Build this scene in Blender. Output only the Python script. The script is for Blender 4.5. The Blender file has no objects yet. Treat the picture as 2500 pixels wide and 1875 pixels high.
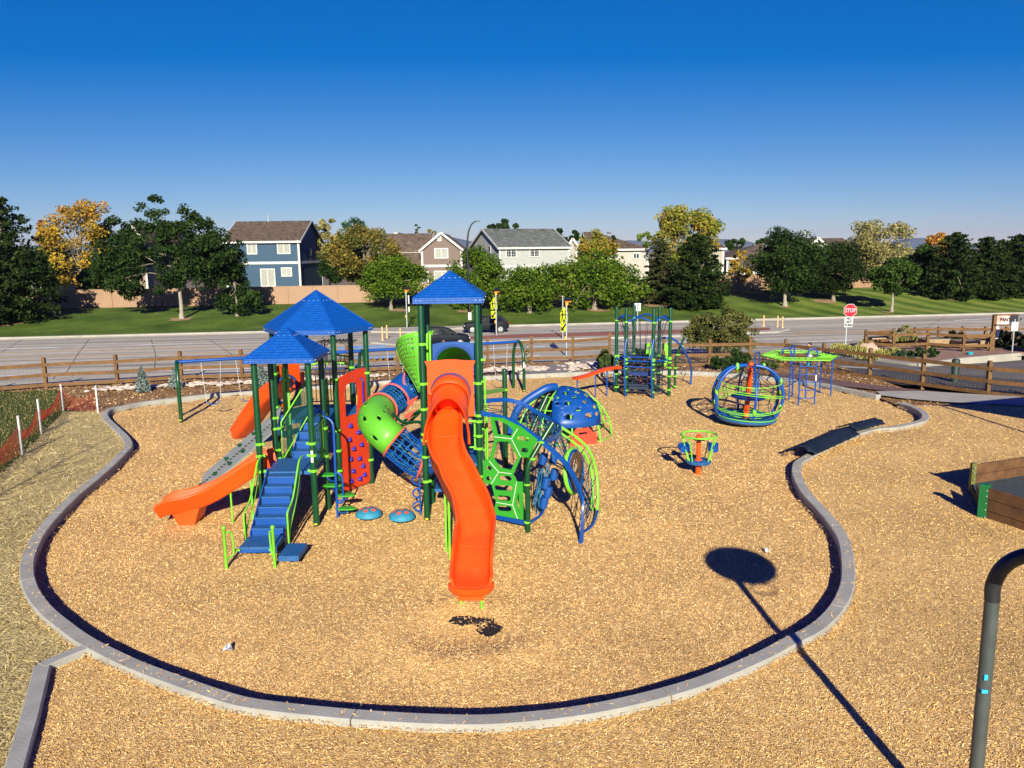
import bpy, bmesh, math, random
import numpy as np
from mathutils import Vector, Matrix
random.seed(7)
SC = bpy.context.scene
COL = SC.collection
RAD = math.radians
# ------------------------------------------------------------------ camera
FPX = 1930.0; PITCH = RAD(9.47); ROLL = RAD(0.7); CAMH = 5.8
Fv = Vector((0, math.cos(PITCH), -math.sin(PITCH))); U0 = Vector((0, math.sin(PITCH), math.cos(PITCH))); R0 = Vector((1, 0, 0))
Rv = R0*math.cos(ROLL) - U0*math.sin(ROLL); Uv = R0*math.sin(ROLL) + U0*math.cos(ROLL)
cam = bpy.data.cameras.new('camera'); camo = bpy.data.objects.new('camera', cam); COL.objects.link(camo)
cam.sensor_width = 36; cam.lens = 36*FPX/2500; cam.clip_end = 60000; cam.clip_start = .05
camo.matrix_world = Matrix(((Rv.x, Uv.x, -Fv.x, 0), (Rv.y, Uv.y, -Fv.y, 0), (Rv.z, Uv.z, -Fv.z, CAMH), (0, 0, 0, 1)))
SC.camera = camo
# ------------------------------------------------------------------ sky, sun, exposure
SUN_EL = RAD(23.3); SUN_AZ = RAD(-3.5)          # shadows run this way (from +Y, clockwise)
W = bpy.data.worlds.new('World'); SC.world = W; W.use_nodes = True
nt = W.node_tree; bg = nt.nodes['Background']
sky = nt.nodes.new('ShaderNodeTexSky'); sky.sky_type = 'NISHITA'; sky.sun_disc = False
sky.sun_elevation = SUN_EL; sky.sun_rotation = RAD(180) + SUN_AZ
sky.altitude = 1600; sky.air_density = 1.0; sky.dust_density = 0.0; sky.ozone_density = 6.5
sc_ = nt.nodes.new('ShaderNodeSeparateColor'); cc_ = nt.nodes.new('ShaderNodeCombineColor'); nt.links.new(sky.outputs[0], sc_.inputs[0])
for k_, (mul, off) in enumerate(((1.48, -1.62), (1.1, -.98), (.74, 2.65))):      # clear, dry high-plains air: deeper zenith, paler horizon
    a_ = nt.nodes.new('ShaderNodeMath'); a_.operation = 'MULTIPLY_ADD'; a_.inputs[1].default_value = mul; a_.inputs[2].default_value = off; nt.links.new(sc_.outputs[k_], a_.inputs[0])
    b_ = nt.nodes.new('ShaderNodeMath'); b_.operation = 'MAXIMUM'; b_.inputs[1].default_value = 0.05; nt.links.new(a_.outputs[0], b_.inputs[0]); nt.links.new(b_.outputs[0], cc_.inputs[k_])
hs = nt.nodes.new('ShaderNodeHueSaturation'); hs.inputs['Saturation'].default_value = 1.07; hs.inputs['Value'].default_value = .87
nt.links.new(cc_.outputs[0], hs.inputs['Color']); nt.links.new(hs.outputs[0], bg.inputs[0]); bg.inputs[1].default_value = 0.05
sl = bpy.data.lights.new('sun', 'SUN'); sl.energy = 5.0; sl.angle = RAD(.53); sl.color = (1, .93, .74)
so = bpy.data.objects.new('sun', sl); COL.objects.link(so)
sd = Vector((math.sin(SUN_AZ)*math.cos(SUN_EL), math.cos(SUN_AZ)*math.cos(SUN_EL), -math.sin(SUN_EL)))
so.rotation_euler = sd.to_track_quat('-Z', 'Y').to_euler(); so.location = (0, -20, 30)
SC.view_settings.view_transform = 'Standard'; SC.view_settings.look = 'None'; SC.view_settings.gamma = 1
SC.view_settings.exposure = 0.86
SC.render.engine = 'CYCLES'; SC.cycles.max_bounces = 5; SC.cycles.transparent_max_bounces = 6
SC.cycles.caustics_reflective = False; SC.cycles.caustics_refractive = False
# ------------------------------------------------------------------ surveying helpers (photo pixel -> point in the place)
def ray(x, y): return Fv + Rv*((x-1250)/FPX) + Uv*((937.5-y)/FPX)
def G(x, y, z=0.0):
    d = ray(x, y); t = (z-CAMH)/d.z; return Vector((d.x*t, d.y*t, z))
def Q(x, y, Y):
    d = ray(x, y); t = Y/d.y; return Vector((d.x*t, Y, CAMH+d.z*t))
def sst(t): t = max(0, min(1, t)); return t*t*(3-2*t)
def yp(x, y): return y - .137*x
def hh(x, y):
    q = yp(x, y)
    if q < 43: return 0.0
    if q < 47: return -.6*sst((q-43)/4)
    if q < 68.9: return -.6
    top = .6 + .55*sst((x-8)/25)
    z = -.47 + (top+.47)*sst((q-69)/18.5)
    if q > 120: z = top*(1-sst((q-120)/200))
    return z
def Gh(x, y, dz=0.0):
    z = 0.0
    for i in range(12):
        p = G(x, y, z); z = .5*z + .5*(hh(p.x, p.y)+dz)
    return Vector((p.x, p.y, hh(p.x, p.y)+dz))
# ------------------------------------------------------------------ materials
MATS = {}
def _n(t, k, **kw):
    n = t.nodes.new(k)
    for a, b in kw.items():
        if hasattr(n, a): setattr(n, a, b)
        else: n.inputs[a].default_value = b
    return n
def M(name, col, rough=.5, var=.12, scale=3.0, bump=0.0, bscale=60.0, metal=0.0, spec=.5, coat=0.0, dirt=0.0):
    if name in MATS: return MATS[name]
    m = bpy.data.materials.new(name); m.use_nodes = True; t = m.node_tree; b = t.nodes['Principled BSDF']
    b.inputs['Roughness'].default_value = rough; b.inputs['Metallic'].default_value = metal
    b.inputs['Specular IOR Level'].default_value = spec; b.inputs['Coat Weight'].default_value = coat; b.inputs['Coat Roughness'].default_value = .15
    tc = _n(t, 'ShaderNodeTexCoord')
    nz = _n(t, 'ShaderNodeTexNoise', Scale=scale, Detail=6.0); t.links.new(tc.outputs['Object'], nz.inputs['Vector'])
    mr = _n(t, 'ShaderNodeMapRange'); mr.inputs[1].default_value = .3; mr.inputs[2].default_value = .7; mr.inputs[3].default_value = 1-var; mr.inputs[4].default_value = 1+var
    t.links.new(nz.outputs['Fac'], mr.inputs[0])
    mx = _n(t, 'ShaderNodeMix', data_type='RGBA', blend_type='MULTIPLY'); mx.inputs[0].default_value = 1; mx.inputs[6].default_value = (*col, 1)
    t.links.new(mr.outputs[0], mx.inputs[7]); out = mx.outputs[2]
    if dirt > 0:
        n2 = _n(t, 'ShaderNodeTexNoise', Scale=scale*4.3, Detail=8.0, Roughness=.7); t.links.new(tc.outputs['Object'], n2.inputs['Vector'])
        r2 = _n(t, 'ShaderNodeMapRange'); r2.inputs[1].default_value = .52; r2.inputs[2].default_value = .75; r2.inputs[4].default_value = dirt; t.links.new(n2.outputs['Fac'], r2.inputs[0])
        m2 = _n(t, 'ShaderNodeMix', data_type='RGBA'); m2.inputs[7].default_value = (.32, .22, .12, 1)
        t.links.new(r2.outputs[0], m2.inputs[0]); t.links.new(out, m2.inputs[6]); out = m2.outputs[2]
    t.links.new(out, b.inputs['Base Color'])
    rr = _n(t, 'ShaderNodeMapRange'); rr.inputs[3].default_value = max(0, rough-.1); rr.inputs[4].default_value = min(1, rough+.12); t.links.new(nz.outputs['Fac'], rr.inputs[0]); t.links.new(rr.outputs[0], b.inputs['Roughness'])
    if bump > 0:
        nb = _n(t, 'ShaderNodeTexNoise', Scale=bscale, Detail=5.0); t.links.new(tc.outputs['Object'], nb.inputs['Vector'])
        bp = _n(t, 'ShaderNodeBump', Strength=bump, Distance=.02); t.links.new(nb.outputs['Fac'], bp.inputs['Height']); t.links.new(bp.outputs[0], b.inputs['Normal'])
    MATS[name] = m; return m
def attr_mat(name, rough=.7, trans=0.0, spec=.3):
    if name in MATS: return MATS[name]
    m = bpy.data.materials.new(name); m.use_nodes = True; t = m.node_tree; b = t.nodes['Principled BSDF']
    at = _n(t, 'ShaderNodeAttribute', attribute_name='col'); t.links.new(at.outputs['Color'], b.inputs['Base Color'])
    b.inputs['Roughness'].default_value = rough; b.inputs['Specular IOR Level'].default_value = spec
    if trans > 0:
        tr = _n(t, 'ShaderNodeBsdfTranslucent'); t.links.new(at.outputs['Color'], tr.inputs['Color'])
        ms = _n(t, 'ShaderNodeMixShader'); ms.inputs[0].default_value = trans
        t.links.new(b.outputs[0], ms.inputs[1]); t.links.new(tr.outputs[0], ms.inputs[2]); t.links.new(ms.outputs[0], t.nodes['Material Output'].inputs['Surface'])
    MATS[name] = m; return m
def rowmat(name, col, row, length, gap=.06, rough=.6, var=.2, dark=.45, bump=.5, mode='xy', nscale=8.0, spec=.3):
    """rows of lapped or butted pieces too small to model: siding, shingles, embossed roof sheet"""
    if name in MATS: return MATS[name]
    m = M(name, col, rough, var, nscale, spec=spec); t = m.node_tree; b = t.nodes['Principled BSDF']
    tc = _n(t, 'ShaderNodeTexCoord'); sx = _n(t, 'ShaderNodeSeparateXYZ'); t.links.new(tc.outputs['Object'], sx.inputs[0])
    ad = _n(t, 'ShaderNodeMath', operation='ADD'); t.links.new(sx.outputs[0], ad.inputs[0]); t.links.new(sx.outputs[1], ad.inputs[1])
    cb = _n(t, 'ShaderNodeCombineXYZ'); t.links.new(ad.outputs[0], cb.inputs[0]); t.links.new(sx.outputs[2], cb.inputs[1])
    br = _n(t, 'ShaderNodeTexBrick'); br.inputs['Scale'].default_value = 1; br.inputs['Brick Width'].default_value = length; br.inputs['Row Height'].default_value = row
    br.inputs['Mortar Size'].default_value = row*gap; br.inputs['Mortar Smooth'].default_value = .3
    br.inputs['Color1'].default_value = (1, 1, 1, 1); br.inputs['Color2'].default_value = (1-var, 1-var, 1-var, 1); br.inputs['Mortar'].default_value = (dark, dark, dark, 1)
    t.links.new(cb.outputs[0], br.inputs['Vector'])
    old = b.inputs['Base Color'].links[0].from_socket
    mx = _n(t, 'ShaderNodeMix', data_type='RGBA', blend_type='MULTIPLY'); mx.inputs[0].default_value = 1
    t.links.new(old, mx.inputs[6]); t.links.new(br.outputs['Color'], mx.inputs[7]); t.links.new(mx.outputs[2], b.inputs['Base Color'])
    bp = _n(t, 'ShaderNodeBump', Strength=bump, Distance=.02); t.links.new(br.outputs['Color'], bp.inputs['Height']); t.links.new(bp.outputs[0], b.inputs['Normal'])
    return m
ORANGE = M('orange_plastic', (.78, .072, .005), .4, .12, 1.2, spec=.4, dirt=.1)
REDOR = M('red_orange_panel', (.55, .036, .006), .5, .1, 2, dirt=.08)
BLUE = M('blue_paint', (.002, .06, .3), .35, .08, 3)
BLUEP = M('blue_plastic', (.003, .06, .28), .42, .1, 2)
DECKB = M('blue_deck_coating', (.004, .085, .27), .55, .2, 6, bump=.25, bscale=120, dirt=.35)
NAVY = M('navy_plastic', (.008, .03, .14), .5)  # one even dark navy, deeper than the blue plastic
LIME = M('lime_paint', (.16, .5, .028), .4, .06, 3)
PANELG = M('green_panel', (.03, .3, .024), .45, .08, 2)
TUBEG = M('green_plastic', (.1, .38, .024), .4, .08, 1.5)
POST = M('dark_green_post', (.0015, .05, .017), .3, .08, 3)
PURPLE = M('purple_hold', (.02, .016, .3), .4)
CYAN = M('cyan_rope', (.006, .12, .26), .6)
ROPE = M('dark_rope', (.012, .02, .05), .7)
BLACK = M('black_rubber', (.012, .012, .014), .7)
BOLT = M('bolt_metal', (.4, .45, .55), .4, metal=.8)
CHAIN = M('galvanised_chain', (.6, .62, .64), .4, metal=.8)
GALV = M('galvanised_steel', (.42, .46, .48), .45, .1, 6, metal=.6)
GREYRAMP = M('grey_ramp', (.17, .185, .19), .7, .12, 5, bump=.2, bscale=90)
TEAL = M('teal_rubber', (.02, .2, .33), .6, .12, 9, bump=.2, bscale=90)
SALMON = M('salmon_ring', (.6, .1, .07), .45)
WHITE = M('white_paint', (.6, .6, .59), .5, .06, 4)
CONC = M('kerb_concrete', (.31, .305, .275), .85, .14, 2.2, bump=.3, bscale=40, dirt=.35)
WOOD = M('stained_wood', (.135, .066, .02), .75, .3, 4, bump=.35, bscale=25)
WOODD = M('dark_plank', (.11, .05, .018), .7, .3, 5, bump=.35, bscale=25)
ROOFBL = rowmat('embossed_blue_roof', (.002, .082, .39), .05, .22, .16, .42, .08, .52, .4, spec=.5)
GLASS = M('window_glass', (.03, .045, .06), .08, .1, 2, spec=.8)
BLIND = M('window_blind', (.26, .27, .24), .5)
YEL = M('yellow_tape', (.85, .6, .03), .5)
# ------------------------------------------------------------------ mesh builder
ORG = Vector((0, 0, 0))
class MB:
    def __init__(s): s.v = []; s.f = []
    def add(s, vs, fs):
        n = len(s.v); s.v += [tuple(p) for p in vs]; s.f += [tuple(i+n for i in q) for q in fs]; return s
    def box(s, c, sz, rz=0.0, rx=0.0, mat=None):
        m = (mat or (Matrix.Rotation(rz, 3, 'Z') @ Matrix.Rotation(rx, 3, 'X'))); c = Vector(c)
        vs = [c + m @ Vector((x*sz[0]/2, y*sz[1]/2, z*sz[2]/2)) for x in (-1, 1) for y in (-1, 1) for z in (-1, 1)]
        return s.add(vs, [(0, 1, 3, 2), (4, 6, 7, 5), (0, 4, 5, 1), (2, 3, 7, 6), (0, 2, 6, 4), (1, 5, 7, 3)])
    def beam(s, a, b, w, h, up=(0, 0, 1)):
        a = Vector(a); b = Vector(b); d = (b-a); L = d.length; d.normalize(); l = d.cross(Vector(up))
        if l.length < 1e-4: l = Vector((1, 0, 0))
        l.normalize(); u = l.cross(d)
        vs = [p + l*x*w/2 + u*z*h/2 for p in (a, b) for x in (-1, 1) for z in (-1, 1)]
        return s.add(vs, [(0, 1, 3, 2), (4, 6, 7, 5), (0, 4, 5, 1), (2, 3, 7, 6), (0, 2, 6, 4), (1, 5, 7, 3)])
    def tube(s, pts, r, n=8, closed=False, r2=None):
        pts = [Vector(p) for p in pts]; N = len(pts); vs = []; fs = []
        T = []
        for i in range(N):
            if closed: d = pts[(i+1) % N] - pts[i-1]
            else: d = pts[min(i+1, N-1)] - pts[max(i-1, 0)]
            T.append(d.normalized())
        u = T[0].orthogonal().normalized()
        for i in range(N):
            u = (u - T[i]*u.dot(T[i]))
            u = u.normalized() if u.length > 1e-5 else T[i].orthogonal().normalized()
            w = T[i].cross(u); rr = r if r2 is None else r + (r2-r)*i/(N-1)
            for k in range(n):
                a = 2*math.pi*k/n; vs.append(pts[i] + u*(rr*math.cos(a)) + w*(rr*math.sin(a)))
        R = N if closed else N-1
        for i in range(R):
            j = (i+1) % N
            for k in range(n): fs.append((i*n+k, i*n+(k+1) % n, j*n+(k+1) % n, j*n+k))
        if not closed: fs.append(tuple(range(n-1, -1, -1))); fs.append(tuple((N-1)*n+k for k in range(n)))
        return s.add(vs, fs)
    def lathe(s, prof, c=(0, 0, 0), n=20, mat=None):
        c = Vector(c); vs = []; fs = []; m = mat or Matrix.Identity(3)
        for (r, z) in prof:
            for k in range(n): a = 2*math.pi*k/n; vs.append(c + m @ Vector((r*math.cos(a), r*math.sin(a), z)))
        for i in range(len(prof)-1):
            for k in range(n): fs.append((i*n+k, i*n+(k+1) % n, (i+1)*n+(k+1) % n, (i+1)*n+k))
        fs.append(tuple(range(n-1, -1, -1))); fs.append(tuple((len(prof)-1)*n+k for k in range(n)))
        return s.add(vs, fs)
    def ring(s, c, R, r, nrm=(0, 0, 1), n=24, k=6, a0=0, a1=360):
        nrm = Vector(nrm).normalized(); u = nrm.cross(Vector((0, 0, 1)))
        u = Vector((1, 0, 0)) if u.length < 1e-4 else u.normalized()
        w = nrm.cross(u); c = Vector(c); cl = a1-a0 >= 360
        pts = [c + u*(R*math.cos(RAD(a0+(a1-a0)*i/n))) + w*(R*math.sin(RAD(a0+(a1-a0)*i/n))) for i in range(n if cl else n+1)]
        return s.tube(pts, r, k, closed=cl)
    def sweep(s, prof, path, up=(0, 0, 1), closedprof=False):
        path = [Vector(p) for p in path]; vs = []; fs = []; N = len(path); k = len(prof)
        for i in range(N):
            d = (path[min(i+1, N-1)] - path[max(i-1, 0)]).normalized(); l = d.cross(Vector(up)).normalized(); u = l.cross(d)
            pr = prof[i] if isinstance(prof[0], list) else prof
            for (a, b) in pr: vs.append(path[i] + l*a + u*b)
        if isinstance(prof[0], list): k = len(prof[0])
        for i in range(N-1):
            for j in range(k if closedprof else k-1):
                fs.append((i*k+j, i*k+(j+1) % k, (i+1)*k+(j+1) % k, (i+1)*k+j))
        if closedprof: fs.append(tuple(range(k-1, -1, -1))); fs.append(tuple((N-1)*k+j for j in range(k)))
        return s.add(vs, fs)
    def ball(s, c, r, n=10, m=6, sx=1, sy=1, sz=1):
        prof = [(max(.001, r*math.sin(math.pi*i/m)), -r*math.cos(math.pi*i/m)) for i in range(m+1)]
        return s.lathe(prof, c, n, Matrix.Diagonal((sx, sy, sz)))
    def each(s, name, mat, parent=None, smooth=None, local=False):
        """every loose piece becomes a part of its own"""
        par = list(range(len(s.v)))
        def fd(i):
            while par[i] != i: par[i] = par[par[i]]; i = par[i]
            return i
        for f in s.f:
            for k in f[1:]: par[fd(k)] = fd(f[0])
        grp = {}
        for f in s.f: grp.setdefault(fd(f[0]), []).append(f)
        out = []
        for fs in grp.values():
            ids = sorted({i for f in fs for i in f}); mp = {i: k for k, i in enumerate(ids)}
            b = MB(); b.v = [s.v[i] for i in ids]; b.f = [tuple(mp[i] for i in f) for f in fs]; out.append(b.build(name, mat, parent, smooth, local))
        return out
    def build(s, name, mat, parent=None, smooth=None, local=False):
        me = bpy.data.meshes.new(name); o = ORG if (parent is not None and not local) else Vector((0, 0, 0))
        me.from_pydata([(p[0]-o.x, p[1]-o.y, p[2]-o.z) for p in s.v], [], s.f); me.update()
        return link(name, me, mat, parent, smooth)
def link(name, me, mat, parent=None, smooth=None):
    ob = bpy.data.objects.new(name, me); COL.objects.link(ob)
    if mat is not None and not me.materials: me.materials.append(mat)
    if parent is not None: ob.parent = parent
    if smooth is not None:
        me.polygons.foreach_set('use_smooth', [True]*len(me.polygons)); me.set_sharp_from_angle(angle=RAD(smooth))
    return ob
def tag(o, label=None, cat=None, group=None, kind=None):
    if label: o['label'] = label
    if cat: o['category'] = cat
    if group: o['group'] = group
    if kind: o['kind'] = kind
    return o
def thing(name, label, cat, loc=(0, 0, 0), group=None, rz=0.0):
    global ORG
    e = bpy.data.objects.new(name, None); COL.objects.link(e); e.location = loc; e.rotation_euler.z = rz; e.empty_display_size = .2
    ORG = Vector(loc) if rz == 0 else Vector((0, 0, 0))
    return tag(e, label, cat, group)
def copy_tree(o, parent=None):
    c = o.copy(); COL.objects.link(c); c.parent = parent
    for ch in list(o.children): copy_tree(ch, c)
    return c
def smooth(pts, k=6, closed=False):
    P = [Vector(p) for p in pts]; N = len(P); out = []
    R = N if closed else N-1
    for i in range(R):
        if closed: a, b, c, d = P[i-1], P[i], P[(i+1) % N], P[(i+2) % N]
        else: a, b, c, d = P[max(i-1, 0)], P[i], P[i+1], P[min(i+2, N-1)]
        for j in range(k):
            t = j/k; out.append(.5*((2*b) + (c-a)*t + (2*a-5*b+4*c-d)*t*t + (3*b-a-3*c+d)*t*t*t))
    if not closed: out.append(P[-1])
    return out
def curve_mesh(splines, depth):
    cu = bpy.data.curves.new('tmp', 'CURVE'); cu.dimensions = '2D'; cu.fill_mode = 'BOTH'; cu.extrude = depth/2
    for sp in splines:
        s = cu.splines.new('POLY'); s.points.add(len(sp)-1); s.use_cyclic_u = True
        for i, p in enumerate(sp): s.points[i].co = (p[0], p[1], 0, 1)
    o = bpy.data.objects.new('tmp', cu); COL.objects.link(o)
    me = bpy.data.meshes.new_from_object(o.evaluated_get(bpy.context.evaluated_depsgraph_get()))
    bpy.data.objects.remove(o); bpy.data.curves.remove(cu); return me
def frame(o, x, y):
    x = Vector(x).normalized(); y = Vector(y); y = (y-x*y.dot(x)).normalized(); z = x.cross(y); o = Vector(o)
    return Matrix(((x.x, y.x, z.x, o.x), (x.y, y.y, z.y, o.y), (x.z, y.z, z.z, o.z), (0, 0, 0, 1)))
def plate(name, splines, depth, mtx, mat, parent=None, local=False):
    me = curve_mesh(splines, depth); o = ORG if (parent is not None and not local) else Vector((0, 0, 0))
    me.transform(Matrix.Translation(-o) @ mtx); return link(name, me, mat, parent)
def text_mesh(txt, size, depth=.002, align='CENTER', sx=1.0, bold=0.0):
    cu = bpy.data.curves.new('tmp', 'FONT'); cu.body = txt; cu.size = size; cu.extrude = depth; cu.align_x = align; cu.align_y = 'CENTER'; cu.resolution_u = 2; cu.offset = bold
    o = bpy.data.objects.new('tmp', cu); COL.objects.link(o)
    me = bpy.data.meshes.new_from_object(o.evaluated_get(bpy.context.evaluated_depsgraph_get()))
    bpy.data.objects.remove(o); bpy.data.curves.remove(cu); me.transform(Matrix.Diagonal((sx, 1, 1, 1))); return me
def circ(cx, cy, r, n=14, sy=1.0, a=0.0): return [(cx+r*math.cos(2*math.pi*i/n+a), cy+r*sy*math.sin(2*math.pi*i/n+a)) for i in range(n)]
def slot(cx, cy, w, h, ang=0.0, n=5):
    pts = []; r = h/2; L = w/2-r; ca = math.cos(ang); sa = math.sin(ang)
    for sgn in (1, -1):
        for i in range(n+1):
            a = -math.pi/2 + math.pi*i/n + (0 if sgn > 0 else math.pi); pts.append((sgn*L + r*math.cos(a), r*math.sin(a)))
    return [(cx+x*ca-y*sa, cy+x*sa+y*ca) for x, y in pts]
def quads(name, V, C, mat, parent=None, loc=None, faces4=True):
    """one mesh of many small loose quads: V is (n,4,3), C is (n,3)"""
    n = len(V); me = bpy.data.meshes.new(name); me.vertices.add(n*4)
    VV = V.reshape(-1, 3)
    if loc is not None: VV = VV - np.array(loc)
    me.vertices.foreach_set('co', VV.astype(np.float32).ravel())
    me.loops.add(n*4); me.loops.foreach_set('vertex_index', np.arange(n*4, dtype=np.int32)); me.polygons.add(n)
    me.polygons.foreach_set('loop_start', np.arange(0, n*4, 4, dtype=np.int32)); me.polygons.foreach_set('loop_total', np.full(n, 4, dtype=np.int32))
    a = me.attributes.new('col', 'FLOAT_COLOR', 'FACE'); a.data.foreach_set('color', np.c_[C, np.ones(n)].astype(np.float32).ravel())
    me.update(calc_edges=True); return link(name, me, mat, parent)
def rot_quads(P, L, Wd, yaw, tilt, roll, rng):
    """n flat pieces centred on P with length L, width Wd"""
    cy, sy = np.cos(yaw), np.sin(yaw); ct, st = np.cos(tilt), np.sin(tilt); cr, sr = np.cos(roll), np.sin(roll)
    u = np.stack([cy*ct, sy*ct, st], 1); v0 = np.stack([-sy, cy, 0*cy], 1); w0 = np.cross(u, v0)
    v = v0*cr[:, None] + w0*sr[:, None]
    u = u*(L/2)[:, None]; v = v*(Wd/2)[:, None]
    return np.stack([P-u-v, P+u-v, P+u+v, P-u+v], 1)
def inpoly(x, y, poly):
    x = np.asarray(x); y = np.asarray(y); r = np.zeros(x.shape, bool); n = len(poly)
    for i in range(n):
        x1, y1 = poly[i][:2]; x2, y2 = poly[i-1][:2]
        c = ((y1 > y) != (y2 > y)); r ^= c & (x < (x2-x1)*(y-y1)/((y2-y1) if y2 != y1 else 1e-9)+x1)
    return r
def flat(name, pts, z, mat, kind='structure'):
    me = curve_mesh([[(p[0], p[1]) for p in pts]], 0.0)
    me.transform(Matrix.Translation((0, 0, z))); return tag(link(name, me, mat), kind=kind)
# ================================================================== THE SETTING
rng = np.random.default_rng(11)
def ground_sheet(name, xs, qs, mat, dz=0.0, kind='structure'):
    vs = [(x, q+.137*x, hh(x, q+.137*x)+dz) for q in qs for x in xs]; n = len(xs)
    fs = [(j*n+i, j*n+i+1, (j+1)*n+i+1, (j+1)*n+i) for j in range(len(qs)-1) for i in range(n-1)]
    return tag(MB().add(vs, fs).build(name, mat, smooth=60), kind=kind)
def mulch_mat(name, c1, c2, c3, sc=40.0):
    m = bpy.data.materials.new(name); m.use_nodes = True; t = m.node_tree; b = t.nodes['Principled BSDF']; b.inputs['Roughness'].default_value = .85; b.inputs['Specular IOR Level'].default_value = .15
    tc = _n(t, 'ShaderNodeTexCoord'); n0 = _n(t, 'ShaderNodeTexNoise', Scale=5.0, Detail=3.0); t.links.new(tc.outputs['Object'], n0.inputs['Vector'])
    va = _n(t, 'ShaderNodeVectorMath', operation='MULTIPLY_ADD'); va.inputs[1].default_value = (.35, .35, 0); t.links.new(n0.outputs['Color'], va.inputs[0]); t.links.new(tc.outputs['Object'], va.inputs[2])
    mp = _n(t, 'ShaderNodeMapping'); mp.inputs['Scale'].default_value = (1, 1.7, 1); mp.inputs['Rotation'].default_value = (0, 0, .4); t.links.new(va.outputs[0], mp.inputs[0])
    vo = _n(t, 'ShaderNodeTexVoronoi', Scale=sc); t.links.new(mp.outputs[0], vo.inputs['Vector'])
    cr = _n(t, 'ShaderNodeValToRGB'); cr.color_ramp.elements[0].color = (*c1, 1); cr.color_ramp.elements[1].color = (*c3, 1); e = cr.color_ramp.elements.new(.5); e.color = (*c2, 1)
    sp = _n(t, 'ShaderNodeSeparateColor'); t.links.new(vo.outputs['Color'], sp.inputs[0]); t.links.new(sp.outputs[0], cr.inputs[0])
    nl = _n(t, 'ShaderNodeTexNoise', Scale=.35, Detail=5.0); t.links.new(tc.outputs['Object'], nl.inputs['Vector'])
    mr = _n(t, 'ShaderNodeMapRange'); mr.inputs[1].default_value = .3; mr.inputs[2].default_value = .7; mr.inputs[3].default_value = .84; mr.inputs[4].default_value = 1.16; t.links.new(nl.outputs['Fac'], mr.inputs[0])
    mx = _n(t, 'ShaderNodeMix', data_type='RGBA', blend_type='MULTIPLY'); mx.inputs[0].default_value = 1; t.links.new(cr.outputs[0], mx.inputs[6]); t.links.new(mr.outputs[0], mx.inputs[7]); t.links.new(mx.outputs[2], b.inputs['Base Color'])
    bp = _n(t, 'ShaderNodeBump', Strength=.9, Distance=.03); t.links.new(vo.outputs['Distance'], bp.inputs['Height']); bp.invert = True; t.links.new(bp.outputs[0], b.inputs['Normal'])
    return m
MULCH = mulch_mat('wood_fibre', (.44, .24, .075), (.74, .47, .185), (.86, .62, .3))
BROWNM = mulch_mat('brown_bark', (.13, .065, .03), (.26, .145, .065), (.4, .25, .12), 18)
STRAWM = mulch_mat('straw_base', (.27, .2, .08), (.48, .38, .17), (.6, .49, .24), 20)
def grass_mat(name, c1, c2, stripes=0.0):
    m = bpy.data.materials.new(name); m.use_nodes = True; t = m.node_tree; b = t.nodes['Principled BSDF']; b.inputs['Roughness'].default_value = .9; b.inputs['Specular IOR Level'].default_value = .1
    tc = _n(t, 'ShaderNodeTexCoord'); n1 = _n(t, 'ShaderNodeTexNoise', Scale=.25, Detail=8.0, Roughness=.65); t.links.new(tc.outputs['Object'], n1.inputs['Vector'])
    n2 = _n(t, 'ShaderNodeTexNoise', Scale=6.0, Detail=6.0, Roughness=.7); t.links.new(tc.outputs['Object'], n2.inputs['Vector'])
    a = _n(t, 'ShaderNodeMath', operation='ADD'); t.links.new(n1.outputs['Fac'], a.inputs[0]); t.links.new(n2.outputs['Fac'], a.inputs[1])
    last = a.outputs[0]
    if stripes:
        mp = _n(t, 'ShaderNodeMapping'); mp.inputs['Rotation'].default_value = (0, 0, RAD(-22)); t.links.new(tc.outputs['Object'], mp.inputs[0])
        wv = _n(t, 'ShaderNodeTexWave', Scale=.11, Distortion=1.2); wv.inputs['Detail'].default_value = 1.0; t.links.new(mp.outputs[0], wv.inputs['Vector'])
        sx = _n(t, 'ShaderNodeSeparateXYZ'); t.links.new(tc.outputs['Object'], sx.inputs[0])
        rm = _n(t, 'ShaderNodeMapRange'); rm.inputs[1].default_value = 12; rm.inputs[2].default_value = 34; rm.inputs[4].default_value = stripes; t.links.new(sx.outputs[0], rm.inputs[0])
        ml = _n(t, 'ShaderNodeMath', operation='MULTIPLY'); t.links.new(wv.outputs['Fac'], ml.inputs[0]); t.links.new(rm.outputs[0], ml.inputs[1])
        a2 = _n(t, 'ShaderNodeMath', operation='ADD'); t.links.new(last, a2.inputs[0]); t.links.new(ml.outputs[0], a2.inputs[1]); last = a2.outputs[0]
    cr = _n(t, 'ShaderNodeValToRGB'); cr.color_ramp.elements[0].position = .4; cr.color_ramp.elements[1].position = .66; cr.color_ramp.elements[0].color = (*c1, 1); cr.color_ramp.elements[1].color = (*c2, 1); e3 = cr.color_ramp.elements.new(.8); e3.color = (c2[0]*1.7, c2[1]*1.15, c2[2]*1.8, 1)
    md = _n(t, 'ShaderNodeMath', operation='MULTIPLY'); md.inputs[1].default_value = .52; t.links.new(last, md.inputs[0]); t.links.new(md.outputs[0], cr.inputs[0])
    t.links.new(cr.outputs[0], b.inputs['Base Color'])
    bp = _n(t, 'ShaderNodeBump', Strength=.6, Distance=.05); t.links.new(n2.outputs['Fac'], bp.inputs['Height']); t.links.new(bp.outputs[0], b.inputs['Normal'])
    return m
LAWN = grass_mat('lawn_grass', (.026, .06, .008), (.13, .19, .03), .4)
LAWN2 = grass_mat('rough_grass', (.03, .045, .012), (.14, .14, .045))
EARTH = M('earth', (.16, .12, .07), .9, .25, .5)
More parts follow.
